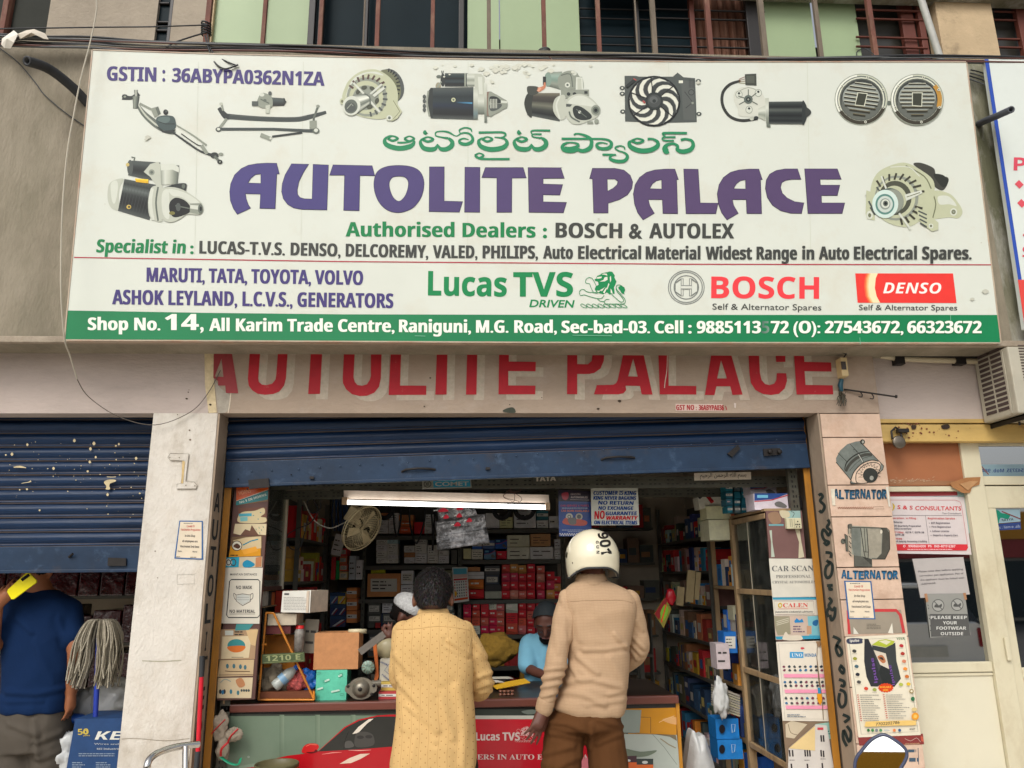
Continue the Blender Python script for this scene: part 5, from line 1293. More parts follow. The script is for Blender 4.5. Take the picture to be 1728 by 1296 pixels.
mb=MB();mb.prism([GP_.at(x,y,.0068)for x,y in KC((618,380),(632,378),(640,420),(628,425))],(0,-.001,0),(170,126,92));mb.prism([GP_.at(x,y,.0068)for x,y in KC((822,376),(836,374),(842,410),(830,412))],(0,-.001,0),(170,126,92));mb.build('tape',CARTON,o)
def film(q,col,label,f,pl=YP(DY+.02)):  # flat coloured strip with mirrored lettering laid on the door panes
 o=tagtop(sheet('pane_strip',pl,q,col,GLOSSP,.0006,h=.0004),label,'film');d=Decal(pl,.0016);f(d);d.build('lettering',GLOSSP,o)
NV=(50,70,120)
film([(1648,784),(1800,783),(1806,803),(1652,804)],(126,152,162),'pale blue strip with reversed phone numbers across the door transom',lambda d:(d.text('Mob. 9849',1652,797.5,1694,797,6,NV,mirror=True),d.text('Ph : 040-27543735,',1697,797,1770,796,6,NV,mirror=True),d.line([(1656,787),(1668,801)],2,(120,84,80))))
film([(1661,859),(1721,859),(1722,880),(1664,885)],(132,156,166),'pale blue panel with a green figure at the top of the door glass',lambda d:(d.blob([(1674,862),(1684,861),(1690,866),(1704,868),(1700,876),(1688,874),(1684,884),(1676,876),(1671,872)],(20,120,96),3),d.line([(1690,863),(1722,876)],2,(110,60,60)),d.text('AYYAP',1690,880,1710,878,4,(40,60,60),mirror=True)))
film([(1664,886),(1722,881),(1723,893),(1666,896)],(42,60,110),'navy strip with reversed pale lettering on the door glass',lambda d:d.text('dia. e-mail : ayyappa',1667,893.5,1721,890,5,(150,160,180),st='r',mirror=True))
ac=thing('air_conditioner','weathered off white outdoor air conditioner unit under the canopy at the right edge','air conditioner',(3.1,3.95,2.36))
ACM=mat('aged_ac_white',(178,172,154),rough=0.5,var=0.15,scale=5,dirt=(140,126,100),dirt_amt=0.5,dscale=3)
ACD=mat('ac_inner_dark',(74,60,56),rough=0.8,var=0.2)
xa=P(1719,697,3.80).x;za=P(1719,697,3.80).z
MB().box((xa,3.80,za),(xa+.8,4.08,2.76),bev=.008).build('casing',ACM,ac)
mb=MB()
for i in range(13):
 for j in range(2):
  z0=za+.035+i*.027;y0=3.86+j*.10
  MB().box((xa-.002,y0,z0),(xa-.0005,y0+.085,z0+.017)).build('vent_slot',ACD,ac)
MB().box((xa-.006,3.838,za+.01),(xa-.0022,3.852,2.75)).build('corner_trim',ACM,ac)
for i in range(22):
 z0=za+.03+i*.016
 MB().box((xa+.06,3.797,z0),(xa+.7,3.7995,z0+.006)).build('front_louver',ACD,ac)
br_=thing('bracket','dark steel angle bracket carrying the air conditioner','bracket',(xa+.1,3.9,za-.03))
mb=MB();mb.box((xa+.04,3.74,za-.03),(xa+.045,4.09,za-.002));mb.box((xa+.04,3.74,za-.008),(xa+.075,4.09,za-.002));mb.tube([(xa+.055,3.80,za-.03),(xa+.055,3.80,za-.06)],.008);mb.tube([(xa+.055,3.88,za-.03),(xa+.055,3.88,za-.05)],.006)
mb.build('angle_iron',IRON,br_)
cp=thing('conduit','pale plastic conduit with dark clips under the canopy left of the air conditioner','conduit',P(1560,605,4.06))
MB().tube([P(1486,600,4.07),P(1515,605,4.065),P(1560,607,4.065),P(1620,609,4.065),P(1665,610,4.065)],.017,n=12).build('pipe',mat('cream_pvc',(190,178,150),rough=.5,var=.15),cp)
MB().tube([P(1510,600,4.05),P(1560,601,4.05),P(1660,603,4.05)],.007,n=8).build('cable',IRON,cp)
for x in(1515,1617):MB().box(tuple(P(x-2,614,4.045)),tuple(P(x+3,597,4.09))).build('clip',IRON,cp)
bx=thing('switch_box','small cream plastic fuse box at the corner right of the painted name','switch box',P(1422,620,4.02))
MB().box(tuple(P(1413,639,4.05)),tuple(P(1429,603,3.99)),(214,190,140),bev=.004).build('casing',PLAST,bx)
MB().box(tuple(P(1420,624,3.993)),tuple(P(1427,610,3.986)),(60,50,44)).build('fuse_window',PLAST,bx)
MB().tube([P(1424,603,4.02),P(1428,597,4.0),P(1420,594,3.98),P(1432,592,3.96)],.004).build('cable',IRON,bx)
mb=MB();mb.tube([P(1420,641,4.03),P(1418,650,4.02),P(1420,660,4.03)],[.012,.014,.010],(24,76,92));o=mb.build('cable_joint',PLAST);tagtop(o,'blue taped cable joint under the small fuse box','cable joint')
r=random.Random(5);mb=MB()
for i in range(26):
 a=P(1421+r.uniform(-6,6),660+r.uniform(-3,8),4.03);b=P(1421+r.uniform(-9,9),672+r.uniform(-8,14),4.02+r.uniform(-.03,.02));mb.tube([a,(a+b)/2+Vector((r.uniform(-.01,.01),-.01,0)),b],.0022,(70,66,52),n=4)
o=mb.build('dry_twigs',PLAST);tagtop(o,'tangle of dry twigs and wire stuck below the fuse box','twigs');o['kind']='stuff'
hr=thing('hook_rod','thin iron rod with two hooks sticking out from the pillar top','hook rod',P(1430,658,4.03))
MB().tube([P(1424,657,4.04),P(1460,662,4.02),P(1512,669.5,3.97)],.005).build('rod',IRON,hr);MB().lathe([(0,0),(.009,.002),(.009,.012),(0,.014)],P(1510,669,3.97),(.9,-.3,-.1),10).build('knob',IRON,hr)
for x,y in((1452,662),(1471,665)):MB().tube(spline([tuple(P(x,y,4.01)),tuple(P(x+3,y+4,4.0)),tuple(P(x+2,y+8,4.0)),tuple(P(x-3,y+7,4.0))],4),.003,n=6).build('hook',IRON,hr)
NP=YP(3.80)
q=[(1660,103),(1800,104),(1876,556),(1727,556)]
ns=sheet('neighbour_sign',NP,q,(216,222,216),mat('neighbour_vinyl',(214,220,212),rough=.5,var=.04),0.03,h=-.015);tagtop(ns,'white neighbouring sign with blue edge and red diamonds cut off by the right border','sign')
d=Decal(NP,.0165);d.poly([(1658.5,103),(1665,103),(1733,556),(1727,556)],(40,76,168));d.poly([(1714,474),(1790,474),(1800,556),(1726,556)],(216,70,62));d.text('PI',1707,290,1745,291,22,(214,74,92));
for x,y in((1716,313),(1720,345),(1729,399)):d.poly([(x-7,y),(x,y-7),(x+8,y+1),(x+1,y+8)],(214,80,92))
d.text('S',1722,436,1734,436,18,(214,74,92));d.build('sign_print',PRINT,ns)
RUB=mat('black_rubber',(46,48,50),rough=.6,var=.2,scale=20)
h1=thing('hose','thick black hollow hose stub poking out left of the sign','hose',P(148,172,3.86))
pts=spline([tuple(P(150,176,3.87)),tuple(P(120,145,3.80)),tuple(P(82,116,3.70)),tuple(P(46,103,3.58))],6)
mb=MB();mb.tube(pts,.026,n=16,caps=False);e=Vector(pts[-1]);dv=(Vector(pts[-1])-Vector(pts[-2])).normalized()
mb.lathe([(.026,0),(.026,.003),(.015,.003),(.015,-.05),(0,-.05)],e,dv,16,(24,24,24));mb.build('hose_body',RUB,h1)
h2=thing('hose','grey hollow pipe stub poking out between the two signs on the right','hose',P(1656,208,3.86))
pts=[tuple(P(1652,209,3.88)),tuple(P(1662,204,3.8)),tuple(P(1684,195,3.68)),tuple(P(1706,185,3.56))]
mb=MB();mb.tube(pts,.019,n=14,caps=False);mb.lathe([(.019,0),(.019,.003),(.012,.003),(.012,-.05),(0,-.05)],pts[-1],Vector(pts[-1])-Vector(pts[-2]),14,(24,24,24));mb.build('hose_body',mat('grey_hose',(78,82,90),rough=.6,var=.2),h2)
CBL=[mat('cable_black',(40,42,44),rough=.5,var=.1),mat('cable_grey',(94,96,96),rough=.6,var=.1),mat('cable_red',(104,68,60),rough=.6,var=.1),mat('cord_white',(190,182,164),rough=.7,var=.1)]
def cable(pts,rr,m,label,cat='cable',group=None,n=6,sm=6):
 p3=spline([tuple(P(*p))for p in pts],sm)
 o=MB().tube(p3,rr,n=n).build('cable' if cat=='cable' else cat,m)
 return tagtop(o,label,cat,group)
r=random.Random(21)
base=[(-20,66),(60,70),(150,72),(260,78),(420,82),(560,88),(720,95),(900,98),(1100,101),(1250,104),(1400,103),(1560,102),(1750,104)]
cols=['black','grey','red','grey','black','black','grey','red','grey']
for i in range(9):
 off=(i-4)*1.7
 pts=[(x,y+off*(1.3 if x<400 else .75)+r.uniform(-1.6,1.6)-(2 if x>300 else 0),3.79+r.uniform(-.01,.02))for x,y in base]
 k={'black':0,'grey':1,'red':2}[cols[i]]
 cable(pts,r.uniform(.0035,.0065),CBL[k],'%s cable in the bundle above the sign, %s from the top of the bundle'%(cols[i],('first','second','third','fourth','fifth','sixth','seventh','eighth','ninth')[i]),group='cables in the bundle above the sign')
cable([(-20,49,3.9),(40,48,3.9),(160,46,3.9),(260,45,3.9),(350,42,3.96)],.004,CBL[0],'single black cable running above the bundle to the first red bar')
cable([(275,87,3.78),(290,74,3.85),(320,63,3.9),(347,55,3.95)],.0045,CBL[0],'short black cable curving from the bundle up to the first red bar')
cable([(346,60,3.93),(352,82,3.76),(362,105,3.70),(378,116,3.69),(395,112,3.69),(402,109,3.69)],.0048,CBL[0],'lower black cable loop hanging over the tax number on the sign')
cable([(350,58,3.93),(356,84,3.76),(375,100,3.70),(398,110,3.69)],.004,CBL[0],'upper black cable loop hanging over the tax number on the sign')
for k in range(5):
 y=41+k*4.2
 c=P(348,y,4.0);pts=[(c.x+.026*math.cos(t),c.y+.026*math.sin(t),c.z+.004*math.sin(t*2))for t in[i*.5 for i in range(14)]]
 o=MB().tube(pts,.005,n=6).build('cable',CBL[0]);tagtop(o,'%s turn of black cable wound round the first red bar'%('topmost','second','middle','fourth','lowest')[k],'cable','turns of cable round the bar')
c=P(918,88,3.97)
for k in range(3):
 o=MB().tube([(c.x+(.024+.006*k)*math.cos(t),c.y+.028*math.sin(t),c.z+.004*k+.006*math.sin(t+k))for t in[i*.5 for i in range(14)]],.004,n=6).build('cable',CBL[1]);tagtop(o,'%s loop of thin wire round the bar above the middle of the sign'%('inner','middle','outer')[k],'cable','turns of wire round the middle bar')
cable([(926,95,3.8),(932,102,3.72),(928,112,3.7)],.002,CBL[2],'thin brown wire end dangling over the top middle of the sign')
cable([(1448,100,3.8),(1446,88,3.85),(1458,82,3.88),(1472,90,3.85),(1480,100,3.8)],.003,CBL[0],'small black wire loop above the horns on the sign')
cable([(1408,104,3.76),(1404,112,3.70)],.002,CBL[2],'short brown wire end dangling above the horns')
cable([(158,-30,3.62),(163,5,3.62),(160,35,3.62),(150,80,3.62),(137,130,3.62),(125,190,3.62),(113,260,3.62),(106,340,3.62),(103,420,3.62),(103,500,3.64),(109,572,3.7),(118,600,3.78),(130,640,3.86)],.0035,CBL[3],'long white cord hanging down past the left end of the sign','cord')
cable([(130,640,3.86),(150,670,3.95),(200,703,4.0),(262,717,4.02),(320,696,4.03),(350,665,4.035),(372,625,4.04)],.0022,mat('thin_grey_wire',(88,80,70),rough=.6),'thin grey wire sagging across the white pillar to the painted letter','wire')
cable([(-5,78,3.86),(30,105,3.86),(60,140,3.862),(75,160,3.862),(110,190,3.862),(143,213,3.862)],.003,CBL[0],'thin black cable running down the cement wall behind the hose')
for k in range(4):cable([(1638-k,118+k*5,3.84),(1655,122+k*6,3.84),(1668,128+k*6,3.83)],.004,CBL[k%2],'short cable in the gap between the two signs, %s of four'%('top','second','third','lowest')[k],group='cables between the signs')
def scrap(px,Y,col,label,seed=1,m=PAPER):
 r=random.Random(seed);mb=MB();vs=[P(x,y,Y+r.uniform(-.02,.02))for x,y in px]
 n=len(vs);cen=sum(vs,Vector())/n+Vector((0,-.02,0))
 mb.add([cen]+vs,[(0,i+1,(i+1)%n+1)for i in range(n)],col)
 o=mb.build('paper_scrap',m);s=o.modifiers.new('t','SOLIDIFY');s.thickness=.003
 return tagtop(o,label,'scrap')
scrap([(4,66),(24,52),(31,58),(24,72),(18,82),(8,81),(3,76)],3.76,(226,220,206),'crumpled white paper scrap caught on the cables at the top left',2)
scrap([(30,58),(45,52),(58,50),(76,57),(82,67),(74,66),(62,58),(48,62),(34,66)],3.77,(206,196,180),'twisted pale cloth scrap caught on the cables at the top left',3)
ORD=['first','second','third','fourth','fifth','sixth','seventh','eighth','ninth','tenth','eleventh','twelfth','thirteenth','fourteenth','fifteenth','sixteenth']
WOOD=mat('brown_laminate',(92,60,52),rough=.5,var=.2,scale=4,dirt=(66,44,38),dirt_amt=.6,dscale=3,stretch=(1,1,1))
LWOOD=mat('grimy_pale_wood',(170,142,104),rough=.75,var=.25,scale=4,dirt=(96,76,54),dirt_amt=.8,dscale=3.5,stretch=(3,3,.6))
SHELF=mat('shelf_steel',(84,84,76),rough=.55,var=.2,scale=6,dirt=(88,80,68),dirt_amt=.5,dscale=4)
ORP=mat('orange_painted_steel',(206,128,34),rough=.5,var=.25,scale=8,dirt=(110,64,30),dirt_amt=.7,dscale=7)
GLS=glass('cabinet_glass',alpha=.07)
def face(o,pl,T,style,r,col):
 """printed face of a carton; T maps the unit square to photo pixels on the face's plane"""
 d=Decal(pl,.0015,T)
 ink=(60,58,56)
 if style=='hand':
  d.lines(.12,.2,.9,.85,r.choice((2,3)),ink,th=.22,seed=r.randint(0,999),gap=.35)
 elif style=='label':
  d.rect(.1,.22,.9,.78,(214,212,200));d.lines(.15,.28,.85,.72,3,ink,th=.35,seed=r.randint(0,999))
 elif style=='brand':
  c2=(236,196,184)if r.random()<.5 else(250,240,230)
  d.lines(.15,.3,.75,.5,1,c2,th=.9,seed=r.randint(0,999));d.poly([(0,1),(0,.62),(1,.85),(1,1)],tuple(int(v*.82)for v in col))
 elif style=='swoosh':
  d.poly([(0,0),(1,0),(.6,.35),(0,.45)],(48,78,140));d.line([(0,.5),(.5,.42),(1,.1)],.05,(200,60,70));d.rect(.08,.1,.4,.28,(120,190,220));d.blob([(.6,.6),(.75,.5),(.95,.75),(.9,.9),(.65,.8)],(110,108,106))
 elif style=='diag':
  d.rect(0,0,1,.3,(60,84,120));d.poly([(.1,.95),(.75,.35),(.95,.35),(.3,.95)],(206,206,206));d.poly([(.35,.95),(.98,.42),(1,.5),(.5,.95)],(180,66,54))
 elif style=='band':
  d.rect(0,.3,1,.62,(222,220,212));d.lines(.1,.36,.8,.56,1,ink,th=.5,seed=r.randint(0,999))
 if d.v:d.build('printed_face',PAPER,o)
_bi=0
def bx(label,px0,py0,px1,py1,Y,dep,col,style=None,group=None,cat='carton',name='carton',m=None,rz=None,bev=.0):
 """carton whose front face covers the given photo rectangle at depth Y"""
 global _bi
 _bi+=1
 r=random.Random(_bi*7+3)
 if Y>4.9:col=tuple(min(232,int(v*1.36))for v in col)  # deep cartons get a lighter colour to make up for the dim interior light
 a=P(px0,(py0+py1)/2,Y).x;b=P(px1,(py0+py1)/2,Y).x
 z1=P((px0+px1)/2,py0,Y).z;z0=P((px0+px1)/2,py1,Y).z
 mb=MB();j=r.uniform(-.004,.004)if rz is None else 0
 mb.box((a,Y+j,z0),(b,Y+dep,z1),col,bev=bev)
 o=mb.build(name,m or CARTON)
 tagtop(o,label,cat,group)
 if style:
  pl=YP(Y+j)
  def T(u,v):return(px0+(px1-px0)*u,py0+(py1-py0)*v)
  face(o,pl,T,style,r,col)
 if rz:
  c=Vector(((a+b)/2,Y,z0));M=Matrix.Translation(c)@rz.to_matrix().to_4x4()@Matrix.Translation(-c)
  o.matrix_world=M
 return o
from mathutils import Euler
def CN(c):
 r,g,b=c
 if r>150 and g<90 and b<90:return 'red'
 if r>180 and g<150 and b>110 and g<r-50:return 'pink'
 if r>180 and 90<=g<150 and b<90:return 'orange'
 if r>180 and g>150 and b<90:return 'yellow'
 if b>r+30 and b>g+8:return 'blue'
 if g>r+25:return 'green' if b<g-20 else 'teal'
 if max(c)-min(c)<26:return 'white' if min(c)>165 else('grey' if min(c)>90 else 'black')
 return 'brown' if r<190 else 'cream'
CY=4.30
CZ=P(760,1181,CY).z
xc0,xc1=P(372,1185,CY).x,P(1145,1182,CY).x
CYB=4.98
ct=thing('shop_counter','brown edged shop counter with a red car banner on its front','counter',((xc0+xc1)/2,CY,0))
MB().box((xc0,CY-.01,CZ-.040),(xc1,CY+.03,CZ),bev=.006).build('edge_strip',mat('reddish_counter_edge',(112,62,50),rough=.35,var=.2,scale=5,dirt=(70,44,36),dirt_amt=.5,dscale=2.5,stretch=(.4,1,2)),ct)
MB().box((xc0,CY+.031,CZ-.03),(xc1-.01,CYB,CZ-.001),bev=.002).build('worktop',mat('dark_worktop',(44,36,32),rough=.3,var=.25,scale=3,dirt=(70,60,50),dirt_amt=.5,dscale=3),ct)
fp=MB().box((xc0+.02,CY+.012,0.02),(xc1-.015,CY+.035,CZ-.042)).build('front_panel',mat('black_ply',(40,38,34),rough=.6,var=.3),ct)
MB().box((xc1-.014,CY+.005,0.02),(xc1+.004,CYB,CZ-.042)).build('side_panel',mat('yellow_laminate',(196,134,32),rough=.5,var=.15,dirt=(150,92,40),dirt_amt=.5,dscale=3),ct)
CP=YP(CY+.012)
d=Decal(CP,.001)
d.poly([(1056,1196),(1141,1194),(1142,1250),(1120,1244),(1060,1240)],(204,140,30));d.line([(1080,1210),(1098,1210.5),(1098,1237)],.9,(90,60,30));d.blob([(1118,1214),(1135,1210),(1143,1212),(1143,1222),(1128,1220)],(222,170,110));d.line([(1112,1219),(1126,1212),(1138,1208)],1,(236,190,130))
d.build('laminate',GLOSSP,fp)
pq=tagtop(sheet('poster',CP,[(1040,1238),(1142,1240),(1150,1330),(1040,1330)],(178,186,176),GLOSSP,.002,h=.001),'torn grey white poster of a car bonnet on the right end of the counter front','poster')
d=Decal(CP,.0045);d.poly([(1040,1244),(1060,1236),(1100,1238),(1130,1243),(1142,1250),(1140,1240),(1040,1236)],(120,108,84));d.blob([(1048,1262),(1080,1268),(1108,1266),(1090,1276),(1056,1276)],(112,124,106));d.line([(1100,1238),(1120,1260),(1142,1290)],.8,(130,136,128));d.line([(1114,1246),(1128,1256),(1140,1262)],2,(150,140,116));
d.poly([(1042,1276),(1074,1275),(1074,1286),(1042,1286)],(70,40,52));d.poly([(1042,1286),(1074,1286),(1074,1300),(1042,1300)],(224,102,40));d.poly([(1074,1280),(1102,1280),(1102,1290),(1074,1290)],(52,62,60));d.poly([(1074,1290),(1102,1290),(1102,1300),(1074,1300)],(226,106,40));d.ell(1060,1283,4,2,(214,212,206));d.ell(1088,1286,5,2.5,(206,208,202));d.build('poster_print',GLOSSP,pq)
o=tagtop(sheet('poster',CP,[(1030,1197),(1082,1198),(1079,1236),(1030,1238)],(146,156,146),GLOSSP,.0015,h=.003),'grey green torn card on the counter front behind the man in the helmet','poster')
bq=[(384,1205),(664,1204),(800,1203),(800,1340),(355,1340)]
bn=thing('banner','green and red banner with a printed red sports car on the counter front','banner',CP.at(560,1296))
MB().prism([CP.at(x,y,.004)for x,y in bq],(0,.002,0),(110,128,108)).build('vinyl',GLOSSP,bn)
def KD(*p):return[(350+a/5.574,1180+b/5.574)for a,b in p]
d=Decal(CP,.005)
d.poly([(384,1205),(800,1203),(800,1206),(384,1208)],(60,66,58))
for x in(480,540,600):d.grad([(x-8,1206),(x,1206),(x,1290),(x-8,1290)],[(100,118,98),(126,142,120),(110,130,110),(98,116,98)])
d.poly(KD((500,610),(620,560),(760,528),(900,512),(1040,490),(1160,380),(1290,260),(1420,190),(1600,150),(1730,142),(2300,150),(2440,300),(2500,900),(250,900),(300,640)),(178,22,32))
d.poly(KD((1045,490),(1180,370),(1310,260),(1430,200),(1600,162),(1730,160),(2200,170),(2250,430),(1720,445),(1400,470)),(46,46,42));d.line(KD((1330,300),(1290,400),(1285,470)),1,(30,30,28))
d.poly(KD((1520,185),(1565,180),(1500,230),(1420,315),(1365,325),(1420,260)),(222,212,196));d.blob(KD((1390,350),(1420,310),(1500,305),(1560,340),(1560,430),(1400,445)),(70,68,64));d.ell(*KD((1440,355))[0],6,3,(50,48,46));d.ell(*KD((1520,350))[0],6,3,(50,48,46));d.blob(KD((1300,400),(1350,390),(1380,440),(1300,455)),(84,82,78))
d.blob(KD((890,495),(910,440),(960,415),(1030,418),(1050,450),(1010,495),(940,508)),(196,36,36));d.line(KD((930,440),(970,422),(1030,426)),1.2,(230,110,90));d.blob(KD((930,495),(1000,490),(1020,470),(1040,490),(980,508)),(96,16,20))
d.poly(KD((1245,605),(1340,550),(1440,512),(1530,508),(1440,560),(1350,598)),(226,200,180));d.line(KD((1080,515),(1180,500),(1265,496)),[.5,1.4,.4],(232,150,140));d.line(KD((1330,476),(1440,480),(1540,474)),[.5,1.4,.4],(232,170,160))
d.poly(KD((300,625),(600,570),(560,620),(300,650)),(126,146,126));d.ell(*KD((390,540))[0],1.6,1.6,(190,200,190),ring=.7)
d.build('banner_print',GLOSSP,bn)
rq=[(800,1208),(1045,1207),(1045,1340),(800,1340)]
rb=thing('banner','glossy red banner with white lettering and a lion on the counter front','banner',CP.at(900,1296))
MB().prism([CP.at(x,y,.0065)for x,y in rq],(0,.0022,0),(196,28,44)).build('vinyl',GLOSSP,rb)
d=Decal(CP,.0075);LT=(226,206,200)
d.rect(800,1207,1045,1213,(196,196,184));d.text('Lucas',803,1249,843,1249,13.5,LT,emb=.3);d.text('TVS',848,1249,877,1249,13.5,LT,emb=.3)
d.text('LEADERS IN AUTO ELECTRICALS',765,1281,1010,1281,8.4,LT,st='s')
lion(d,lambda*p:[(860+a/25.5,1222+b/25.5)for a,b in p],(222,180,176),(196,40,54),k=.45)
d.poly([(993,1250),(996,1250),(1000,1340),(996,1340)],(190,180,170));d.blob([(975,1290),(990,1278),(994,1296),(985,1320),(970,1310)],(224,130,140))
d.build('banner_print',GLOSSP,rb)
d=Decal(CP,.0065);d.rect(792,1196,1046,1207,(50,58,52));d.blob([(880,1200),(900,1197),(905,1203),(890,1205)],(110,120,112));d.build('film_strip',GLOSSP,fp)
for i,(y0,y1,Y)in enumerate(((806,825,4.42),(826,841,4.75))):
 xa_,xb_=XL+.06,XR-.06
 za_,zb_=P(800,y1,Y).z,P(800,y0,Y).z
 t=thing('slotted_beam',('front' if i==0 else 'rear')+' slotted steel beam running across the top of the shop opening','slotted beam',(0,Y,za_))
 slotted('','',xa_,Y,za_,zb_,par=t,horiz=True,x1=xb_)
def plate(q,Y,col,label,edge=None,m=PLAST,th=.004,cat='badge plate',name='badge_plate'):
 o=sheet(name,YP(Y),q,col,m,th);return tagtop(o,label,cat)
o=plate([(712,809),(795,807.5),(796,823),(713,825)],4.41,(150,150,136),'blue COMET badge plate with round emblem on the slotted beam')
d=Decal(YP(4.41),.005);d.poly([(731,810.5),(793,809.5),(794,821.5),(731.5,823)],(46,146,178));d.ell(721.5,817,6.6,6,(90,92,84),ring=.72);d.ell(721.5,817,3,3,(90,92,84),ring=.5);d.line([(716,813),(726,821)],1,(90,92,84));d.line([(726,812),(716,822)],1,(90,92,84));d.text('COMET',734.5,820.5,791,819.5,7,(186,186,176),st='r',off=.02);d.build('badge_print',PLAST,o)
o=plate([(900,803),(966,801.5),(967,815.5),(901,817)],4.41,(86,86,76),'dark TATA badge plate on the slotted beam')
d=Decal(YP(4.41),.005);d.text('TATA',903,812.5,938,811.5,7.5,(206,196,178),emb=.4);d.text('1210 SE',943,811,963,810.5,5,(150,144,130),st='r');d.build('badge_print',PLAST,o)
o=plate([(1171,798.5),(1267,796.5),(1267.5,809),(1171.5,811)],4.36,(216,204,186),'cream strip with black Arabic script on the slotted beam',m=PAPER,th=.002,cat='sticker',name='sticker')
d=Decal(YP(4.36),.003);d.text('\uFEE2\uFEF4\uFEA3\uFEAE\uFEDF\uFE8D \uFEE6\uFEE4\uFEA3\uFEAE\uFEDF\uFE8D \uFEEA\uFEE0\uFEDF\uFE8D \uFEE2\uFEB4\uFE91',1181,805.5,1259,804,7,(44,40,40),st='r');d.build('lettering',PAPER,o)
TUBE=mat('tube_glass',(244,246,238),rough=.3,var=0);TUBE.node_tree.nodes['Principled BSDF'].inputs['Emission Color'].default_value=(1,.98,.92,1);TUBE.node_tree.nodes['Principled BSDF'].inputs['Emission Strength'].default_value=4.0
tb=thing('tube_light','long dusty tube light on a pale batten across the top of the shop','tube light',P(750,845,4.66))
A_,B_=P(579,834,4.66),P(927,841,4.66)
mb=MB();dx=B_-A_
mb.prism([P(580,827.5,4.66),P(926,835,4.66),P(927,848,4.66),P(580,841,4.66)],(0,.05,0));mb.build('batten',mat('stained_batten',(244,226,210),rough=.6,var=.12,scale=4,dirt=(190,150,126),dirt_amt=.5,dscale=3),tb)
MB().tube([P(586,847.5,4.64),P(920,856,4.64)],.0135,n=14).build('tube',TUBE,tb)
for x,y in((582,847),(924,856)):MB().box(tuple(P(x-4,y+5,4.65)),tuple(P(x+4,y-8,4.62)),(206,176,140),bev=.002).build('holder',PLAST,tb)
r=random.Random(2)
for k in range(4):
 pts=[tuple(P(866+r.uniform(-3,3),820,4.6))]+[tuple(P(866+r.uniform(-16,14),828+i*6,4.6))for i in range(5)]
 o=MB().tube(spline(pts,4),.0016,n=5).build('wire',CBL[2]);tagtop(o,'thin wire tangled round the right half of the tube light, %s from the left'%ORD[k],'wire','tangled wires on the tube light')
MB().lathe([(.0,-.03),(.03,-.02),(.035,0),(.03,.01),(0,.012)],P(1143,815,4.6),(0,0,1),18,(226,222,210)).build('bulb',PLAST);tagtop(bpy.data.objects['bulb'],'white dome bulb under the slotted beam near the right cabinet','bulb')
fn=thing('wall_fan','cream wall fan with wire grille tilted beside the tube light','fan',P(600,880,5.0))
FC=P(612,892,5.0);ax=Vector((.72,-.52,-.46)).normalized()
u=ax.cross(Vector((0,0,1))).normalized();w_=ax.cross(u)
FM=mat('cream_fan_plastic',(206,190,150),rough=.5,var=.1)
mb=MB();R_=.15
def circ(rr,h):return[FC+ax*h+(u*math.cos(t)+w_*math.sin(t))*rr for t in[i*math.pi/16 for i in range(33)]]
mb.tube(circ(R_,0),.004,n=6);mb.tube(circ(R_*.98,-.02),.003,n=5);mb.tube(circ(R_*.7,.03),.0016,n=4);mb.tube(circ(R_*.35,-.045),.002,n=4)
for k in range(48):
 t=k*math.pi/24;dd=u*math.cos(t)+w_*math.sin(t)
 mb.tube([FC+dd*R_*.3-ax*.05,FC+dd*R_*.7-ax*.045,FC+dd*R_-ax*.008,FC+dd*R_*.7+ax*.03,FC+dd*.03+ax*.035],.0013,n=4)
mb.build('grille',FM,fn)
for k in range(3):
 t=k*2.094;dd=u*math.cos(t)+w_*math.sin(t);ee=u*math.cos(t+.9)+w_*math.sin(t+.9)
 MB().add([FC+dd*.02-ax*.01,FC+dd*.12,FC+(dd+ee)*.075+ax*.015,FC+ee*.03+ax*.01],[(0,1,2,3)],(200,186,150)).build('blade',FM,fn)
mc=P(597,868,5.06);mt=MB();Mx=Matrix.Translation(mc)@Euler((.3,.5,.2)).to_matrix().to_4x4();mt.box((-.045,-.045,-.05),(.045,.05,.05),M=Mx,bev=.01);mt.tube([mc,FC-ax*.04],.02,n=10);mt.build('motor_housing',FM,fn)
MB().tube(spline([tuple(P(513,846,4.9)),tuple(P(530,878,4.9)),tuple(P(555,891,4.95)),tuple(P(575,885,5)),tuple(P(588,878,5.0))],6),.004,n=6).build('cable',mat('white_flex',(190,186,176),rough=.5),fn)
for i,pts in enumerate((((527,840),(536,860),(524,882),(500,893),(484,905),(490,925),(505,925),(514,900),(520,870)),((524,838),(518,850),(526,866),(540,858),(540,842)))):
 o=MB().tube(spline([tuple(P(x,y,4.85))for x,y in pts],6),.0035,n=6).build('cable',CBL[0]);tagtop(o,('long' if i==0 else 'short')+' black cable looping down beside the left glass cabinet','cable')
q=[(997,819),(1076,820.5),(1078.5,886),(998,886.5)]
o=tagtop(sheet('notice_board',YP(4.55),q,(206,208,196),PAPER,.004),'white hanging board with blue and red rules for customers above the helmet','sign')
def KE(*p):return[(860+a/5.4,800+b/5.4)for a,b in p]
d=Decal(YP(4.55),.005);Bc,Rc=(24,70,140),(204,30,44)
for t,x0,y0,x1,y1,c,h,s in(('CUSTOMER',762,192,982,190,Bc,6.8,.12),('IS',996,190,1030,190,Bc,6.8,.12),('KING',1044,192,1148,194,Bc,6.8,.12),('KING NEVER BAGAINS',762,234,1148,236,Bc,6.0,.12),('NO RETURN',806,278,1124,282,Bc,6.2,.12),('NO EXCHANGE',808,326,1122,328,Bc,6,.12),('GUARANTEE',872,376,1154,374,Bc,6,.12),('WARRANTY',874,418,1160,416,Rc,6.4,.2),('NO',772,412,862,408,Rc,13.5,.08),('ON ELECTRICAL ITEMS',768,458,1158,460,Bc,6.2,.08)):
 d.text(t,*KE((x0,y0))[0],*KE((x1,y1))[0],h,c,slant=s,emb=.25)
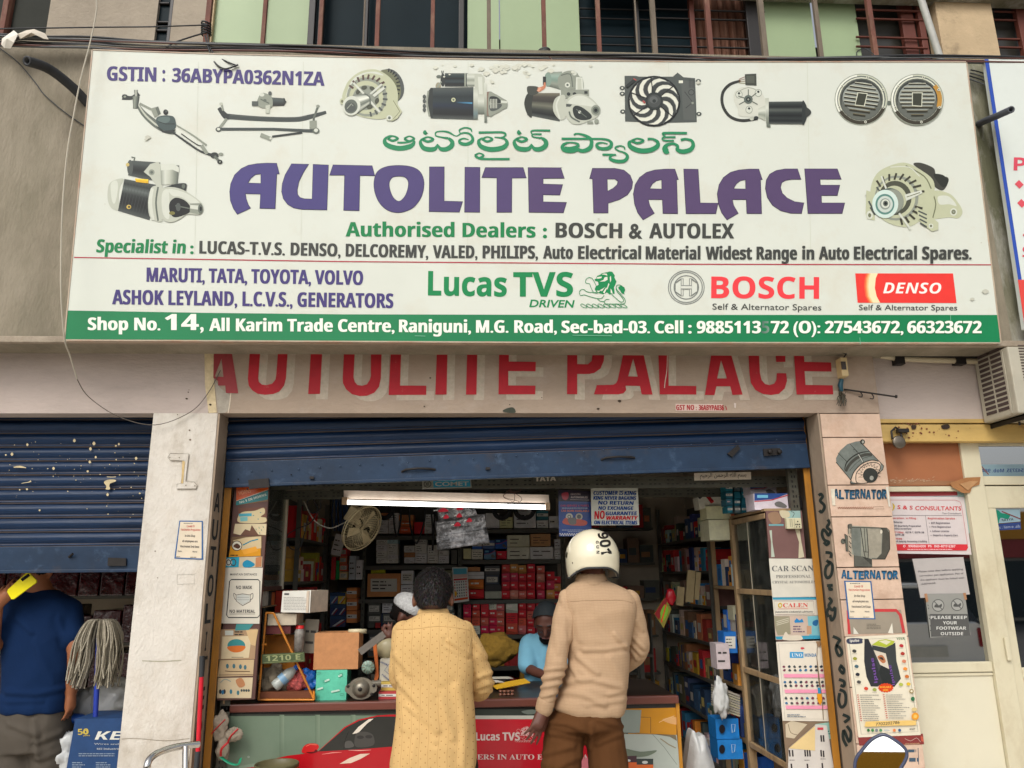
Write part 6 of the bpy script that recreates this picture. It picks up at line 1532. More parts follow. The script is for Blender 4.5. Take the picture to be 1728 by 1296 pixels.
d.build('lettering',PAPER,o)
for x in(1014,1064):MB().tube([P(x,823.5,4.54),P(x,800,4.5)],.0015,n=4).build('hanging_wire',IRON,o)
q=[(942,827),(996.5,829),(998,905),(943.5,905)]
o=tagtop(sheet('poster',YP(4.62),q,(62,88,152),GLOSSP,.002),'blue poster with two printed clocks of car parts hanging left of the rules board','poster')
d=Decal(YP(4.62),.003);d.poly([(942,827),(996.5,829),(997,847),(942.5,846)],(64,60,74));d.blob([(948,833),(958,831),(959,840),(954,844),(949,841)],(190,80,96));d.text('CRYSTAL',963,835.5,980,835.5,3,(206,190,190));d.text('AUTOMOBILES',963,840.5,991,841,3,(206,190,190));d.line([(962,843),(994,844)],.5,(206,190,190))
d.text('CAR SERVICE & PARTS',946,855,993,855,3.2,(206,80,110));d.lines(948,856.5,992,858.5,1,(200,206,214),mn=1);d.text('CAR SCAN AVAILABLE',947,863.5,994,864,3.4,(226,130,90));d.ell(960.5,872,6,5.8,(190,190,180));d.ell(960.5,872,3,3,(90,90,90),ring=.6);d.ell(977,872,6,5.8,(180,176,160));d.ell(977,872,3.6,3.6,(100,104,104))
d.blob([(949,882),(955,874),(968,880),(975,876),(990,880),(986,887),(960,886)],(190,100,90));d.blob([(958,876),(970,874),(972,884),(962,885)],(120,120,118));d.lines(948,893.5,994,895.5,1,(190,200,220),mn=1);d.lines(958,896.5,986,898.5,1,(190,200,220),mn=1)
for k in range(13):d.rect(944+k*4,900,946+k*4,902,(220,220,220));d.rect(946+k*4,902,948+k*4,904,(220,220,220))
d.build('poster_print',GLOSSP,o)
pk=thing('packet_bundle','bundle of clear plastic packets with red labels hanging under the tube light','packets',P(780,900,4.9))
CLR=mat('crinkled_clear_film',(196,196,200),rough=.12,var=.4,scale=14,bump=1.0,bscale=26,spec=.9,dirt=(40,40,42),dirt_amt=.9,dscale=9,thr=(.4,.52))
for i,q in enumerate((((738,856),(800,854),(812,888),(742,896)),((734,880),(818,868),(824,908),(740,922)),((736,905),(822,892),(826,916),(738,929)))):
 pl=YP(4.9-i*.012);mb=MB();n=9;vs=[]
 for a in range(n):
  for b in range(n):
   uu,vv=a/(n-1),b/(n-1);T=frame_T(q);p=pl.at(*T(uu,vv),.012*noise.noise(Vector((uu*5,vv*7,i*3))));vs.append(p)
 mb.add(vs,[(a*n+b,(a+1)*n+b,(a+1)*n+b+1,a*n+b+1)for a in range(n-1)for b in range(n-1)],smooth=True);f_=mb.build('packet',CLR,pk);s=f_.modifiers.new('t','SOLIDIFY');s.thickness=.004
d=Decal(YP(4.86),.01)
for x,y,w in((753,872,5),(775,870,5),(772,885,6),(792,878,5),(748,861,9),(776,858,6)):d.blob([(x-w,y+3),(x,y-4),(x+w,y+2)],(196,44,62),n=3);d.line([(x-w*1.8,y+1),(x-w,y)],1.2,(214,210,206))
d.build('red_label',PAPER,pk)
for x0,x1 in((832,862),(868,902),(635,662)):
 cx=(x0+x1)/2
 for k in range(3):
  o=MB().tube([P(cx+(x1-x0)/2*(.8+.12*k)*math.cos(t),860+15*(.8+.15*k)*math.sin(t),6.30+.02*k)for t in[i*math.pi/10 for i in range(21)]],.009,n=6).build('cable_coil',RUB)
  tagtop(o,'%s turn of the black cable coil hanging %s'%(('inner','middle','outer')[k],{832:'just right of the plastic packets',868:'before the white top shelf carton',635:'right of the fan'}[x0]),'cable coil','black cable coils on the top shelf')
for k,(x0,x1)in enumerate(((663,676),(690,716),(727,733))):
 o=MB().tube(spline([tuple(P(x0,858,6.2)),tuple(P(x0+3,890,6.2)),tuple(P((x0+x1)/2,905+k*12,6.2)),tuple(P(x1,880,6.2)),tuple(P(x1,858,6.2))],5),.008,n=6).build('belt',RUB);tagtop(o,'black rubber belt hanging before the left shelves, %s from the left'%ORD[k],'belt')
SY=6.45
bs=thing('back_shelving','tall dark steel shelving across the back of the shop filled with cartons','shelving',P(780,1000,SY))
def zS_(y):return P(790,y,SY).z
LV={'L':[903,953,1009,1060,1110,1160],'R':[893.5,945.5,1012.5,1072,1125,1170]}
for k,(a,b)in(('L',(556,612)),('L',(618,772)),('R',(780,946))):
 for y in LV[k]:
  xa_,xb_=P(a,950,SY).x,P(b,950,SY).x
  MB().box((xa_,SY-.01,zS_(y)-.032),(xb_,SY+.42,zS_(y)-.001)).build('shelf_board',SHELF,bs)
for a in(552,612,773,947):
 xx=P(a,950,SY).x
 o=MB().box((xx,SY-.014,.01),(xx+.028,SY-.011,2.6)).build('upright',SLOT,bs);MB().box((xx,SY-.0105,.01),(xx+.003,SY+.03,2.6)).build('upright_flange',SLOT,bs)
 mb=MB();z=.8
 while z<2.3:mb.box((xx+.009,SY-.0155,z),(xx+.016,SY-.0145,z+.02),(12,12,12));z+=.05
 mb.build('slots',PLAST,o)
MB().box((P(556,950,SY).x,SY+.43,.01),(P(950,950,SY).x,SY+.44,2.6)).build('back_sheet',SHELF,bs)
WHT,PNK,RD,BRN,CRM=(206,200,192),(204,172,166),(206,36,44),(150,106,70),(196,186,158)
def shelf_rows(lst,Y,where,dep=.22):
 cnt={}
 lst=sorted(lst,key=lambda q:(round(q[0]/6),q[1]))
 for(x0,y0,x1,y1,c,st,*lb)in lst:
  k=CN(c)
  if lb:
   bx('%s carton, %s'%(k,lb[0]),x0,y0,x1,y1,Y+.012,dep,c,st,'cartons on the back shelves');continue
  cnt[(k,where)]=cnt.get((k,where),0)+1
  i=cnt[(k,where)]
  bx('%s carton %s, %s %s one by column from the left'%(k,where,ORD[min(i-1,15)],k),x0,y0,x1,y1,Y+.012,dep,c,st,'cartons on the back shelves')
L=[]
for x,rows_ in((638.5,3),(656.5,3)):
 for j in range(rows_):L.append((x,900.5-11.6*(j+1),x+16.5,900.5-11.6*j-.6,WHT if(j<2 or x>650)else(196,110,70),'hand'))
L+=[(674,890,696,900.5,(206,74,40),'brand'),(675,879,697,889.5,(214,90,44),'brand'),(673,869,698,878.5,(150,100,64),None),(699,881,716,900.5,(196,28,40),None),(716.5,889.5,733,900.5,WHT,'hand'),(717,878.5,733,889,PNK,'hand'),(717,868,733,878,WHT,'hand')]
shelf_rows(L,SY,'on the top left shelf')
L=[]
for x0,x1,ys in((635,653.5,(911,919,930,941,951)),(654,671.5,(910,917.5,928,936.5,943.5,951)),(667.5,683.5,()),(682,699.5,(921,932.5,940.5,951)),(700.5,720,(906.5,917.5,934,951)),(721.5,739,(920,937,951)),(740,757,(929,937.5,951))):
 for j in range(len(ys)-1):L.append((x0,ys[j],x1,ys[j+1]-.6,((150,190,200)if(x0==654 and j==0)else(BRN if(x0==682 and j==1)else(PNK if(j+int(x0))%3 else WHT))),'hand'))
shelf_rows(L,SY,'on the second left shelf')
shelf_rows([(620,968,675.5,1007,(158,108,66),'label'),(677,963,697.5,985.5,(178,182,176),'label'),(676.5,987,697.5,1007,(206,208,204),'hand'),(700,975,722,1007,(90,100,94),None),(724,968,742,1007,(120,128,118),'label'),(744,962,762,985,(110,110,84),'label'),(744,986,764,1007,(84,100,100),'hand')],SY,'on the third left shelf')
bx('small yellow packet lying on the brown carton on the third left shelf',626,957.5,649.5,967.5,SY+.03,.06,(222,176,40),'brand')
shelf_rows([(621,1018,642,1036,(74,76,72),'label'),(645,1015,665,1034,(200,200,190),'hand'),(621,1037,643,1051,(66,68,64),'label'),(646,1036,668,1051,(80,82,78),'label'),(622,1066,650,1107,(70,72,70),'label'),(745,1020,765,1032,(84,92,88),'label'),(744,1034,766,1058,(150,150,138),'hand')],SY,'on the fourth left shelf')
L=[(781,875,799,891,(60,62,60),None),(801,868,819,891,(188,186,178),'hand'),(820,866,842.5,891,(198,198,192),None),(843.5,873,865,891,(170,172,130),'hand'),(867.5,860,904,891,(204,204,200),'hand'),(906,862,925,877,(46,96,104),'band'),(906,878,925,891,(170,176,168),'hand'),(927,871,943,891,(206,180,184),'band')]
shelf_rows(L,SY,'on the top right shelf')
L=[(782,926,795,943.5,(196,168,130),None),(796,927,815,943.5,(196,190,160),'hand'),(797,915,813.5,926,(44,84,150),'band'),(815,912,834.5,926,(66,88,130),'band'),(836,910,855.5,926,(36,76,144),'swoosh'),(817,927.5,836.5,943.5,(80,110,136),'swoosh'),(838,930,855,943.5,(186,34,50),'brand'),(856,903,893.5,922.5,(186,180,150),'hand'),(856,923.5,893.5,943.5,(196,190,158),'hand'),(895.5,901,929,921.5,(156,120,84),'hand'),(895,923,933.5,943.5,(206,208,204),'hand'),(936,910,946.5,926,(200,176,176),'hand'),(936,927,946.5,943.5,(204,180,180),'hand')]
shelf_rows(L,SY,'on the second right shelf')
L=[(790,957,810,964,BRN,None),(790,965,817,970.5,(206,206,206),None),(790,971,817,977,(200,200,198),None),(790.5,978,816,994,(224,96,36),'brand'),(790.5,995,816.5,1010,(200,30,36),'brand'),(818,955,843,969,(70,72,74),'band'),(819,970,842,986,(60,66,76),'label'),(818,987,846,997.5,(50,50,52),None),(818.5,998,846.5,1010,(130,132,120),None)]
r=random.Random(17)
for ci,x in enumerate((847,861,875,889.5,906,922.5,935)):
 top=(953,952,954,952,955,960,969)[ci];n_=4 if ci<4 else 3
 hh=(1010.5-top)/(4 if ci<5 else 3.3);y=1010.5
 while y-hh>top-4:
  c=r.choice(((206,66,60),(214,84,74),(196,40,50),(220,110,96),RD,(206,52,76)))
  if r.random()<.14:c=(196,120,66)
  nn=len([q for q in L if len(q)>6 and q[7]==ci]);L.append((x+r.uniform(-.3,.6),y-hh+.5,x+(13.2 if ci!=6 else 11),y,c,'brand','%s up in the %s column on the third right shelf'%(ORD[nn],ORD[ci]),ci));y-=hh+.2
shelf_rows(L,SY,'on the third right shelf')
L=[]
for ci,x in enumerate((782,797,811.5,825.5,838,854,875,890,905,920,934)):
 wd=19.5 if x==854 else 13;y=1070.5
 while y>1026:
  hh=r.uniform(12,14.5)if x!=854 else 18;c=r.choice((RD,(196,44,50),(214,70,52),(206,84,70),(184,30,62),(200,90,90)))
  if r.random()<.16:c=(170,170,156)
  nn=len([q for q in L if len(q)>6 and q[7]==ci]);L.append((x+r.uniform(-.2,.5),y-hh,x+wd,y-.3,c,'brand' if r.random()<.8 else 'hand','%s up in the %s column on the fourth right shelf'%(ORD[nn],ORD[ci]),ci));y-=hh
shelf_rows(L,SY,'on the fourth right shelf')
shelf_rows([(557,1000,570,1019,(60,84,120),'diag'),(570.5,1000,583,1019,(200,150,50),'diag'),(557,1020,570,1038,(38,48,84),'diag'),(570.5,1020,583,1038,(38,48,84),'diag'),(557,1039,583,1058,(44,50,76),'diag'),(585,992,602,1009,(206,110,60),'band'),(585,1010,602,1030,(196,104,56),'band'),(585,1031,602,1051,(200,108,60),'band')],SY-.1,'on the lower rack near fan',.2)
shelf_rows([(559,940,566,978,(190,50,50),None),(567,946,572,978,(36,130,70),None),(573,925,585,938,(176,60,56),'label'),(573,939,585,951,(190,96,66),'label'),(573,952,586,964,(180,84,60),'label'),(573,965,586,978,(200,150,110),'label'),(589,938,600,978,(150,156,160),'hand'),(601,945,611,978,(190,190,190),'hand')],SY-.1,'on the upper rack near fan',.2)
r=random.Random(31)
for k in range(9):
 x=563+k*3;o=MB().tube([P(x,842,6.2),P(x+r.uniform(-3,3),870,6.2),P(x+r.uniform(-2,3),898-r.uniform(0,14),6.2)],.006,n=5).build('hanging_packet',mat('blue_packet',(46,76,120),rough=.3,var=.4,scale=20));tagtop(o,'thin blue packet hanging left of the fan, %s from the left in its bunch'%ORD[k],'packet','blue packets hanging left of the fan')
o=bx('white framed card leaning tilted on the post left of the fan',558,901,575,937,6.15,.02,(186,190,180),'hand',rz=Euler((0,.22,0)),cat='card',name='framed_card')
q=[(763,957.5),(789,957),(791.5,1014),(765.5,1018)]
o=tagtop(sheet('calendar',YP(6.3),q,(214,214,206),PAPER,.003),'wall calendar hanging on the shelf post between the two customers','calendar')
T=frame_T(q);d=Decal(YP(6.3),.004,T);d.rect(.06,.03,.94,.2,(90,176,200));d.rect(.06,.2,.94,.3,(200,170,160));d.rect(.06,.32,.94,.37,(196,50,50));d.rect(.06,.88,.94,.94,(206,80,40))
for a in range(6):
 for b in range(6):d.rect(.09+a*.145,.4+b*.08,.16+a*.145,.44+b*.08,(200,60,60)if a in(0,5)else(90,96,104))
d.rect(.09,.68,.24,.8,(226,170,40));d.build('calendar_print',PAPER,o)
r=random.Random(77)
PAL=[(176,170,150),(60,84,110),(150,110,74),(40,60,96),(196,190,176),(120,96,78),(70,78,74),(180,50,48),(200,150,50),(50,110,150),(90,92,84),(196,120,80)]
SMALL=MB()
def side_unit(label,X,sgn,y0,y1,levels,board,depth=.3,where='',pal=PAL,frac=.85,dense=1.0,mx=.17,small=False):
 t=thing('side_shelving',label,'shelving',(X,(y0+y1)/2,.01))
 xb=X+sgn*depth
 for z in levels:MB().box((min(X,xb),y0,z-.02),(max(X,xb),y1,z-.001)).build('shelf_board',board,t)
 for yy in(y0-.012,y1+.001):
  MB().box((min(X,X+sgn*.03),yy,.01),(max(X,X+sgn*.03),yy+.011,levels[-1]+.3)).build('upright',board,t)
 MB().box((min(xb,xb+sgn*.01),y0,.01),(max(xb,xb+sgn*.01),y1,levels[-1]+.3)).build('back_sheet',SHELF,t)
 for li,z in enumerate(levels):
  gap=(levels[li+1]-z if li+1<len(levels)else .26)-.03
  y=y0+.01;n=0
  while y<y1-.04:
   w=min(r.uniform(.05,mx),y1-y-.008)
   if w<.03:break
   zz=z;c=r.choice(pal);h=gap*r.uniform(.3,frac);nst=max(1,int(gap*frac/h))if r.random()<.6 else 1
   for s in range(nst):
    if zz+h>z+gap:break
    cc=tuple(max(10,min(240,int(v*r.uniform(.85,1.12))))for v in c)
    x0=X+sgn*r.uniform(.005,.03);x1=X+sgn*(depth-.06)
    cc=tuple(min(235,int(v*1.15))for v in cc)  # colour lifted in place of light missing on the side shelves
    if small:
     SMALL.box((min(x0,x1),y,zz),(max(x0,x1),y+w-.004,zz+h-.002),cc);xx=x0-sgn*.0015;a,b=y+w*.15,y+w*.75;e,f=zz+h*.3,zz+h*.65;SMALL.quad((xx,a,e),(xx,b,e),(xx,b,f),(xx,a,f),r.choice(((214,210,200),cc,(60,110,170),(190,60,54),(220,200,120))));zz+=h;continue
    o=MB().box((min(x0,x1),y,zz),(max(x0,x1),y+w-.004,zz+h-.002),cc).build('carton',CARTON)
    n+=1
    tagtop(o,'%s carton on the %s shelf of the %s, %s from the street'%(CN(c),ORD[li],where,ORD[min(n-1,15)]),'carton','cartons on the '+where)
    if r.random()<.7 and w>.05:
     d=MB();xx=x0-sgn*.0015;hh=h-.002;a,b=y+w*.12,y+w*(.5+.4*r.random());e,f=zz+hh*.25,zz+hh*(.5+.35*r.random())
     d.quad((xx,a,e),(xx,b,e),(xx,b,f),(xx,a,f),r.choice(((214,210,200),(220,214,190),(60,110,170),(190,60,54),(30,34,44))));d.build('label_patch',PAPER,o)
    zz+=h
   y+=w
 return t
lv=[.35,.62,.88,1.13,1.38,1.62,1.86]
side_unit('open wooden side shelves behind the right glass cabinet',1.66,1,4.90,5.36,[.30,.62,.92,1.22,1.52],LWOOD,.26,'right wooden shelves',mx=.15,pal=[(60,96,150),(206,200,190),(40,120,180),(196,150,60),(176,170,150),(36,60,110)])
side_unit('dark steel side shelving at the back right of the shop',1.66,1,5.46,6.9,lv,SHELF,.28,'dark right shelving',frac=.9,small=True,mx=.13)
side_unit('dark steel side shelving along the left wall of the shop',-1.12,-1,5.22,6.2,[.9,1.15,1.38,1.58,1.86],SHELF,.2,'left wall shelving',pal=[RD,(196,36,40),(206,60,50),(150,60,50),(190,150,60),(200,190,170)],frac=.95,small=True)
side_unit('dim shelving at the end of the right aisle',1.30,1,6.2,6.3,[1.0],SHELF,.1,'aisle end rack')
t=thing('aisle_shelving','dark shelving facing the street at the end of the aisle right of the helmet','shelving',P(1020,950,6.92))
zz=[.5,.8,1.1,1.4,1.7,2.0]
for z in zz:MB().box((.86,6.8,z-.02),(1.6,6.99,z-.001)).build('shelf_board',SHELF,t)
k=0
for li,z in enumerate(zz):
 x=.88;n=0
 while x<1.56:
  w=r.uniform(.06,.15);h=r.uniform(.08,.25);c=r.choice(PAL);n+=1
  yy=6.78+r.uniform(0,.03);SMALL.box((x,yy,z),(x+w-.006,6.97,z+h),c);SMALL.quad((x+.01,yy-.001,z+h*.3),(x+w*.7,yy-.001,z+h*.3),(x+w*.7,yy-.001,z+h*.6),(x+.01,yy-.001,z+h*.6),r.choice(PAL));x+=w
for k,(a,b)in(('L',(620,770)),('R',(782,944))):
 for y in LV[k][(3 if k=='L' else 4):]:
  x=a
  while x<b-6:
   w=r.uniform(8,22);h=r.uniform(14,38);w=min(w,b-x);p0,p1=P(x,y,SY),P(x+w-.7,y-h,SY);yo=SY+r.uniform(.01,.04)
   SMALL.box((p0.x,yo,p0.z),(p1.x,yo+.2,p1.z),r.choice(PAL+[(200,60,56),(206,200,190),(70,74,74)]));x+=w
for k,(x0,x1,y)in enumerate(((700,768,1007),(672,768,1058),(744,770,900),(760,770,951))):
 x=x0
 while x<x1-5:
  w=r.uniform(9,18);h=r.uniform(16,34);p0,p1=P(x,y,SY),P(min(x+w-.7,x1),y-h,SY)
  SMALL.box((p0.x,SY+.24,p0.z),(p1.x,SY+.4,p1.z),r.choice([(150,150,140),(90,96,92),(190,186,176)]));x+=w
o=SMALL.build('small_cartons',CARTON);tagtop(o,'mass of small cartons packed on the dim side and lower shelves inside the shop','cartons');o['kind']='stuff'
EY=4.262
EP=YP(EY)
lc=thing('display_cabinet','left glass display cabinet with a brown end panel full of peeling stickers','cabinet',P(400,1183,EY))
q=[(397,806),(455,806),(430,1180),(366,1182)]
pts=[EP.at(*p)for p in q]
MB().prism(pts,(0,.02,0),(90,60,54)).build('end_panel',WOOD,lc)
gx=P(453,830,EY).x;xg2=P(487,860,4.80).x
zb_=P(450,990,EY).z
def vpost(par,x,y,z0,z1,s=.02,m=WOOD,name='post'):return MB().box((x,y,z0),(x+s,y+s,z1),bev=.002).build(name,m,par)
GX0=-1.13
MB().box((GX0,EY+.022,zb_),(GX0+.005,4.78,2.12)).build('glass_pane',GLS,lc)
vpost(lc,GX0-.004,4.782,zb_-.02,2.12,.022,mat('cream_edge',(200,190,168),rough=.5));MB().box((GX0-.01,EY+.022,zb_-.022),(GX0+.012,4.78,zb_-.001)).build('bottom_rail',WOOD,lc);
for z in(zb_-.021,1.45,1.62,1.80):MB().box((XL+.08,EY+.03,z-.006),(GX0-.012,4.78,z)).build('shelf',LWOOD,lc)
MB().box((XL+.07,EY+.022,.98),(XL+.078,4.80,2.15)).build('back_panel',LWOOD,lc)
r=random.Random(5)
for li,z in enumerate((zb_-.02,1.451,1.621,1.801)):
 y=EY+.05;n=0
 while y<4.70:
  h=r.uniform(.06,.13);c=r.choice(((206,110,60),(214,206,190),(96,100,92),(70,70,66),(200,190,176)));n+=1
  o=MB().box((GX0-.12,y,z+.001),(GX0-.02,y+.07,z+h),c).build('carton',CARTON);tagtop(o,'%s carton behind the left cabinet glass, %s shelf up, %s from the street'%(CN(c),ORD[li],ORD[n-1]),'carton','cartons in the left cabinet');y+=.075
def stk(q,col,label,dfun=None,m=PAPER,h=.001,pl=EP,name='sticker',cat='sticker',th=.001):
 o=tagtop(sheet(name,pl,q,col,m,th,h=h),label,cat)
 if dfun:
  d=Decal(pl,h+th+.0006);dfun(d);d.build('print',m,o)
 return o
def f1(d):
 d.poly([(399,820),(453,820),(453,826),(399,845)],(218,92,36));d.poly([(453,827),(452,843),(398,853),(399,846)],(34,118,120));d.text('HORNS',404,836,424,831,6.5,(236,150,90));d.text('No.1 IN HORNS',405,850,450,836.5,4,(206,214,200));d.line([(399,845.5),(453,826.5)],.7,(226,220,200))
stk([(399,819.5),(454,820),(452,846),(398,853)],(120,90,60),'orange and teal horns sticker at the top of the left cabinet panel',f1,GLOSSP)
def f2(d):d.blob([(402,872),(410,864),(430,862),(445,857),(447,866),(440,872),(449,874),(446,882),(405,882)],(206,190,150),4);d.poly([(403,867),(425,866),(425,871),(404,872)],(80,160,176));d.poly([(405,873),(418,872),(418,879),(406,880)],(120,180,180));[d.ell(x,y,1.4,.8,(100,140,140))for x,y in((428,870),(436,876),(440,865))]
stk([(402,857),(450,856),(449,882),(403,883)],(112,78,66),'torn cream and blue sticker second from the top of the left cabinet panel',f2)
def f3(d):d.poly([(397,884),(450,884),(449,903),(436,902),(432,896),(425,886),(422,896),(414,893),(406,903),(394,900)],(212,196,160));[d.line([(x,y),(x+1,y+3)],1,(90,130,120))for x,y in((437,889),(441,893),(432,892),(444,888),(438,898))]
stk([(394,884),(450,884),(449,904),(394,903)],(110,80,66),'torn cream sticker third from the top of the left cabinet panel',f3)
def f4(d):
 d.poly([(389,922),(400,914),(405,926),(430,926),(440,922),(440,938),(386,940)],(216,150,40));d.poly([(393,912),(415,907),(441,905),(441,925),(410,930)],(206,186,146));d.ell(400,921,9,8.6,(222,216,196));d.ell(400,921,9,8.6,(70,56,44),ring=.86);d.blob([(394,922),(400,917),(406,922),(402,926)],(90,62,50));d.line([(410,920),(424,913),(436,910)],2,(50,130,150));d.poly([(408,928),(432,922),(436,930),(412,936)],(226,160,60));d.lines(389,935,412,939,1,(80,60,40))
stk([(391,906),(443,904),(441,939),(386,940)],(120,96,72),'yellow worn sticker with a round emblem on the left cabinet panel',f4)
def f5(d):d.poly([(374,941),(404,940),(403,957),(372,958)],(44,160,190));d.ell(386,949,6,6.6,(206,210,200));d.ell(386,949,4,5,(60,60,58),ring=.7);d.ell(394,949,5,6.4,(80,84,80),ring=.7);d.blob([(410,950),(418,945),(430,952),(424,957),(412,957)],(40,140,176));d.poly([(432,941),(442,939),(441,956),(431,957)],(190,130,90))
stk([(372,941),(443,939),(442,957),(371,959)],(204,190,160),'pale blue bearing sticker wrapped over the edge of the left cabinet panel',f5)
def f6(d):
 d.text('MAINTAIN DISTANCE',389,971,434,971,3.6,(60,60,62),st='r',off=.01);B=(48,48,52)
 d.line([(391,978),(436,978),(439,981),(439,1038),(435,1042),(386,1042),(383,1038),(388,981)],1.6,B,closed=True)
 d.text('NO MASK',399,994,426,994,5.6,B);d.text('NO MATERIAL',388,1034,431,1034,5.2,B);d.line([(388,1036),(431,1036)],.6,B)
 d.line([(399,1004),(410,1002),(423,1004),(423,1015),(410,1022),(399,1014)],.8,B,closed=True);d.poly([(400,1005),(410,1003),(422,1005),(422,1014),(410,1020.6),(400,1013)],(196,198,190));d.line([(399,1004),(395,1001),(396,1009),(400,1013)],.8,B,smooth=3);d.line([(423,1004),(427,1001),(427,1009),(422,1013)],.8,B,smooth=3)
 for y in(1008,1012):d.line([(401,y),(421,y)],.4,(110,110,108))
stk([(379,958),(444,958),(438,1052.5),(372,1052)],(214,208,192),'white NO MASK NO MATERIAL notice on the left cabinet panel',f6,h=.003,name='notice',cat='notice',th=.002)
def f7(d):
 d.poly([(375,1074),(425,1073),(420,1110),(373,1112)],(210,192,156));d.ell(399,1089,15,10.6,(60,134,136));d.blob([(385,1091),(413,1090),(410,1098),(398,1101),(388,1098)],(204,110,50));d.poly([(415,1063),(436,1062),(431,1090),(424,1088)],(206,176,130));d.line([(391,1109),(411,1109)],.8,(70,60,50));d.rect(380,1064,394,1072,(196,200,190));d.lines(396,1064,420,1073,2,(60,60,56));d.poly([(399,1053),(428,1053),(420,1063),(397,1064)],(70,140,140))
stk([(373,1062),(434,1061),(430,1112),(369,1113)],(170,140,108),'torn catalogue sheet with a teal and orange oval on the left cabinet panel',f7)
def f8(d):
 for x,y in((384,1124),(395,1124),(406,1125),(414,1126)):d.ell(x,y,2.4,4,(70,110,120))
 d.line([(380,1132),(388,1133),(422,1133)],1.2,(90,70,50));d.line([(370,1139),(430,1138)],.8,(110,80,60))
stk([(371,1114),(429,1113),(427,1140),(367,1142)],(196,172,134),'torn cream catalogue strip with small blue parts on the left cabinet panel',f8)
def f9(d):
 for x,y,c in((372,1167,(50,50,56)),(379,1167,(60,56,60)),(390,1167,(60,120,140)),(402,1169,(70,120,130)),(376,1168,(50,110,150))):d.ell(x,y,2.2,4,c)
 for k in range(4):d.ell(408+4*k,1165,1.8,2.2,(70,80,80))
 d.blob([(398,1148),(408,1144),(414,1156),(404,1160)],(186,130,90),3);d.line([(372,1152),(380,1146),(390,1150)],1.6,(150,160,150),smooth=3)
stk([(368,1144),(427,1143),(424,1178),(366,1178)],(208,190,156),'stained parts catalogue sheet at the foot of the left cabinet panel',f9)
def onc(x,y):return P(x,y,1)
CT=CZ
rk=thing('wire_rack','orange painted steel rack standing on the left end of the counter','rack',P(480,1183,4.36))
RY=4.34
def rod(par,p0,p1,Y0,Y1=None,rr=.006,name='rod',m=ORP):
 return MB().tube([P(*p0,Y0),P(*p1,Y1 or Y0)],rr,n=6).build(name,m,par)
for a,b in(((449,1034),(436,1181)),((449,1034),(462,1035)),((462,1035),(530,1180)),((436,1181),(530,1181)),((530,1181),(530,1166)),((442,1088),(450,1087))):rod(rk,a,b,RY)
bx('brown steel trough at the bottom of the orange rack',437,1167,529,1179,RY+.01,.2,(110,62,38),None,cat='tray',name='tray')
bx('maroon carton edge on the middle of the orange rack',446,1056,490,1070,RY+.03,.2,(96,44,44),None,cat='tray',name='tray')
MB().box(tuple(P(445,1135,RY+.21)),tuple(P(500,1071,RY+.2)),(150,84,30)).build('back_sheet',ORP,rk)
o=bx('white and orange carton with a big printed label on top of the orange rack',474,997,524,1034,RY+.02,.2,(206,190,170),None,rz=Euler((0,0,-.35)))
pl=YP(RY+.02);
o2=bx('lower clear wrapped carton under the labelled carton on the orange rack',452,1036,500,1055,RY+.02,.18,(190,178,156),None)
d=MB();
s_=sheet('label_sheet',YP(RY+.0),[(477,998),(525,996),(523,1034),(474,1033)],(222,220,210),PAPER,.002);tagtop(s_,'white printed label sheet on the carton above the orange rack','label')
d=Decal(YP(RY),.003);d.rect(480,1001,488,1004,(80,80,80));d.lines(479,1007,521,1030,9,(150,146,140),th=.3,mn=.8);d.build('print',PAPER,s_)
o=tagtop(sheet('badge_plate',YP(RY-.02),[(443,1104),(514,1100),(515,1116),(443,1120)],(70,84,50),PLAST,.012),'olive green 1210 E number plate fixed across the orange rack','badge plate')
d=Decal(YP(RY-.02),.013);d.text('1210 E',450,1115.5,508,1112.5,9,(150,156,110));d.line([(445,1106),(512,1102),(513,1114),(445,1118)],.8,(130,136,90),closed=True);d.build('badge_print',PLAST,o)
def lump(name,label,cat,c,rad,col,seed,m,amp=.35,sub=3,sc=(1,1,1),freq=3.0):
 bm=bmesh.new();bmesh.ops.create_icosphere(bm,subdivisions=sub,radius=1)
 for v in bm.verts:
  n=noise.noise(v.co*freq*.6+Vector((seed,0,0)))+.5*noise.noise(v.co*freq*2+Vector((seed,3,0)))
  v.co=Vector((v.co.x*sc[0],v.co.y*sc[1],v.co.z*sc[2]))*(1+amp*n)*rad+Vector(c)
 mb=MB();mb.add([v.co for v in bm.verts],[[v.index for v in f.verts]for f in bm.faces],col,True);bm.free()
 return tagtop(mb.build(name,m),label,cat)
CLO=mat('cloth_rag',attr=True,rough=.95,var=.3,scale=40,bump=.6,bscale=60)
lump('rag','grey cloth rag stuffed at the left of the rack tray','rag',P(462,1150,RY+.08),.085,(120,110,92),1,CLO,.5,4,(1,.6,.9))
o=lump('rag','red and white checked cloth in the rack tray','rag',P(500,1151,RY+.07),.06,(190,150,140),5,mat('checked_cloth',(176,80,76),rough=.9,var=.9,scale=60),.5,4,(1,.6,.9))
lump('plastic_bag','blue plastic bag at the right of the rack tray','bag',P(521,1150,RY+.09),.06,(30,104,190),9,mat('blue_film',(30,100,186),rough=.25,var=.3,bump=.6,bscale=40),.5,4,(1,.6,1))
bo=thing('water_bottle','crumpled clear water bottle with a blue cap lying in the rack','bottle',P(480,1148,RY+.03))
A=P(462,1160,RY+.02);B=P(497,1129,RY+.05);dv=B-A
MB().lathe([(0,0),(.028,.003),(.031,.02),(.028,.04),(.031,.06),(.030,.10),(.020,.125),(.012,.135)],A,dv,16).build('body',mat('clear_plastic',(170,176,170),rough=.15,var=.2,bump=.5,bscale=30),bo)
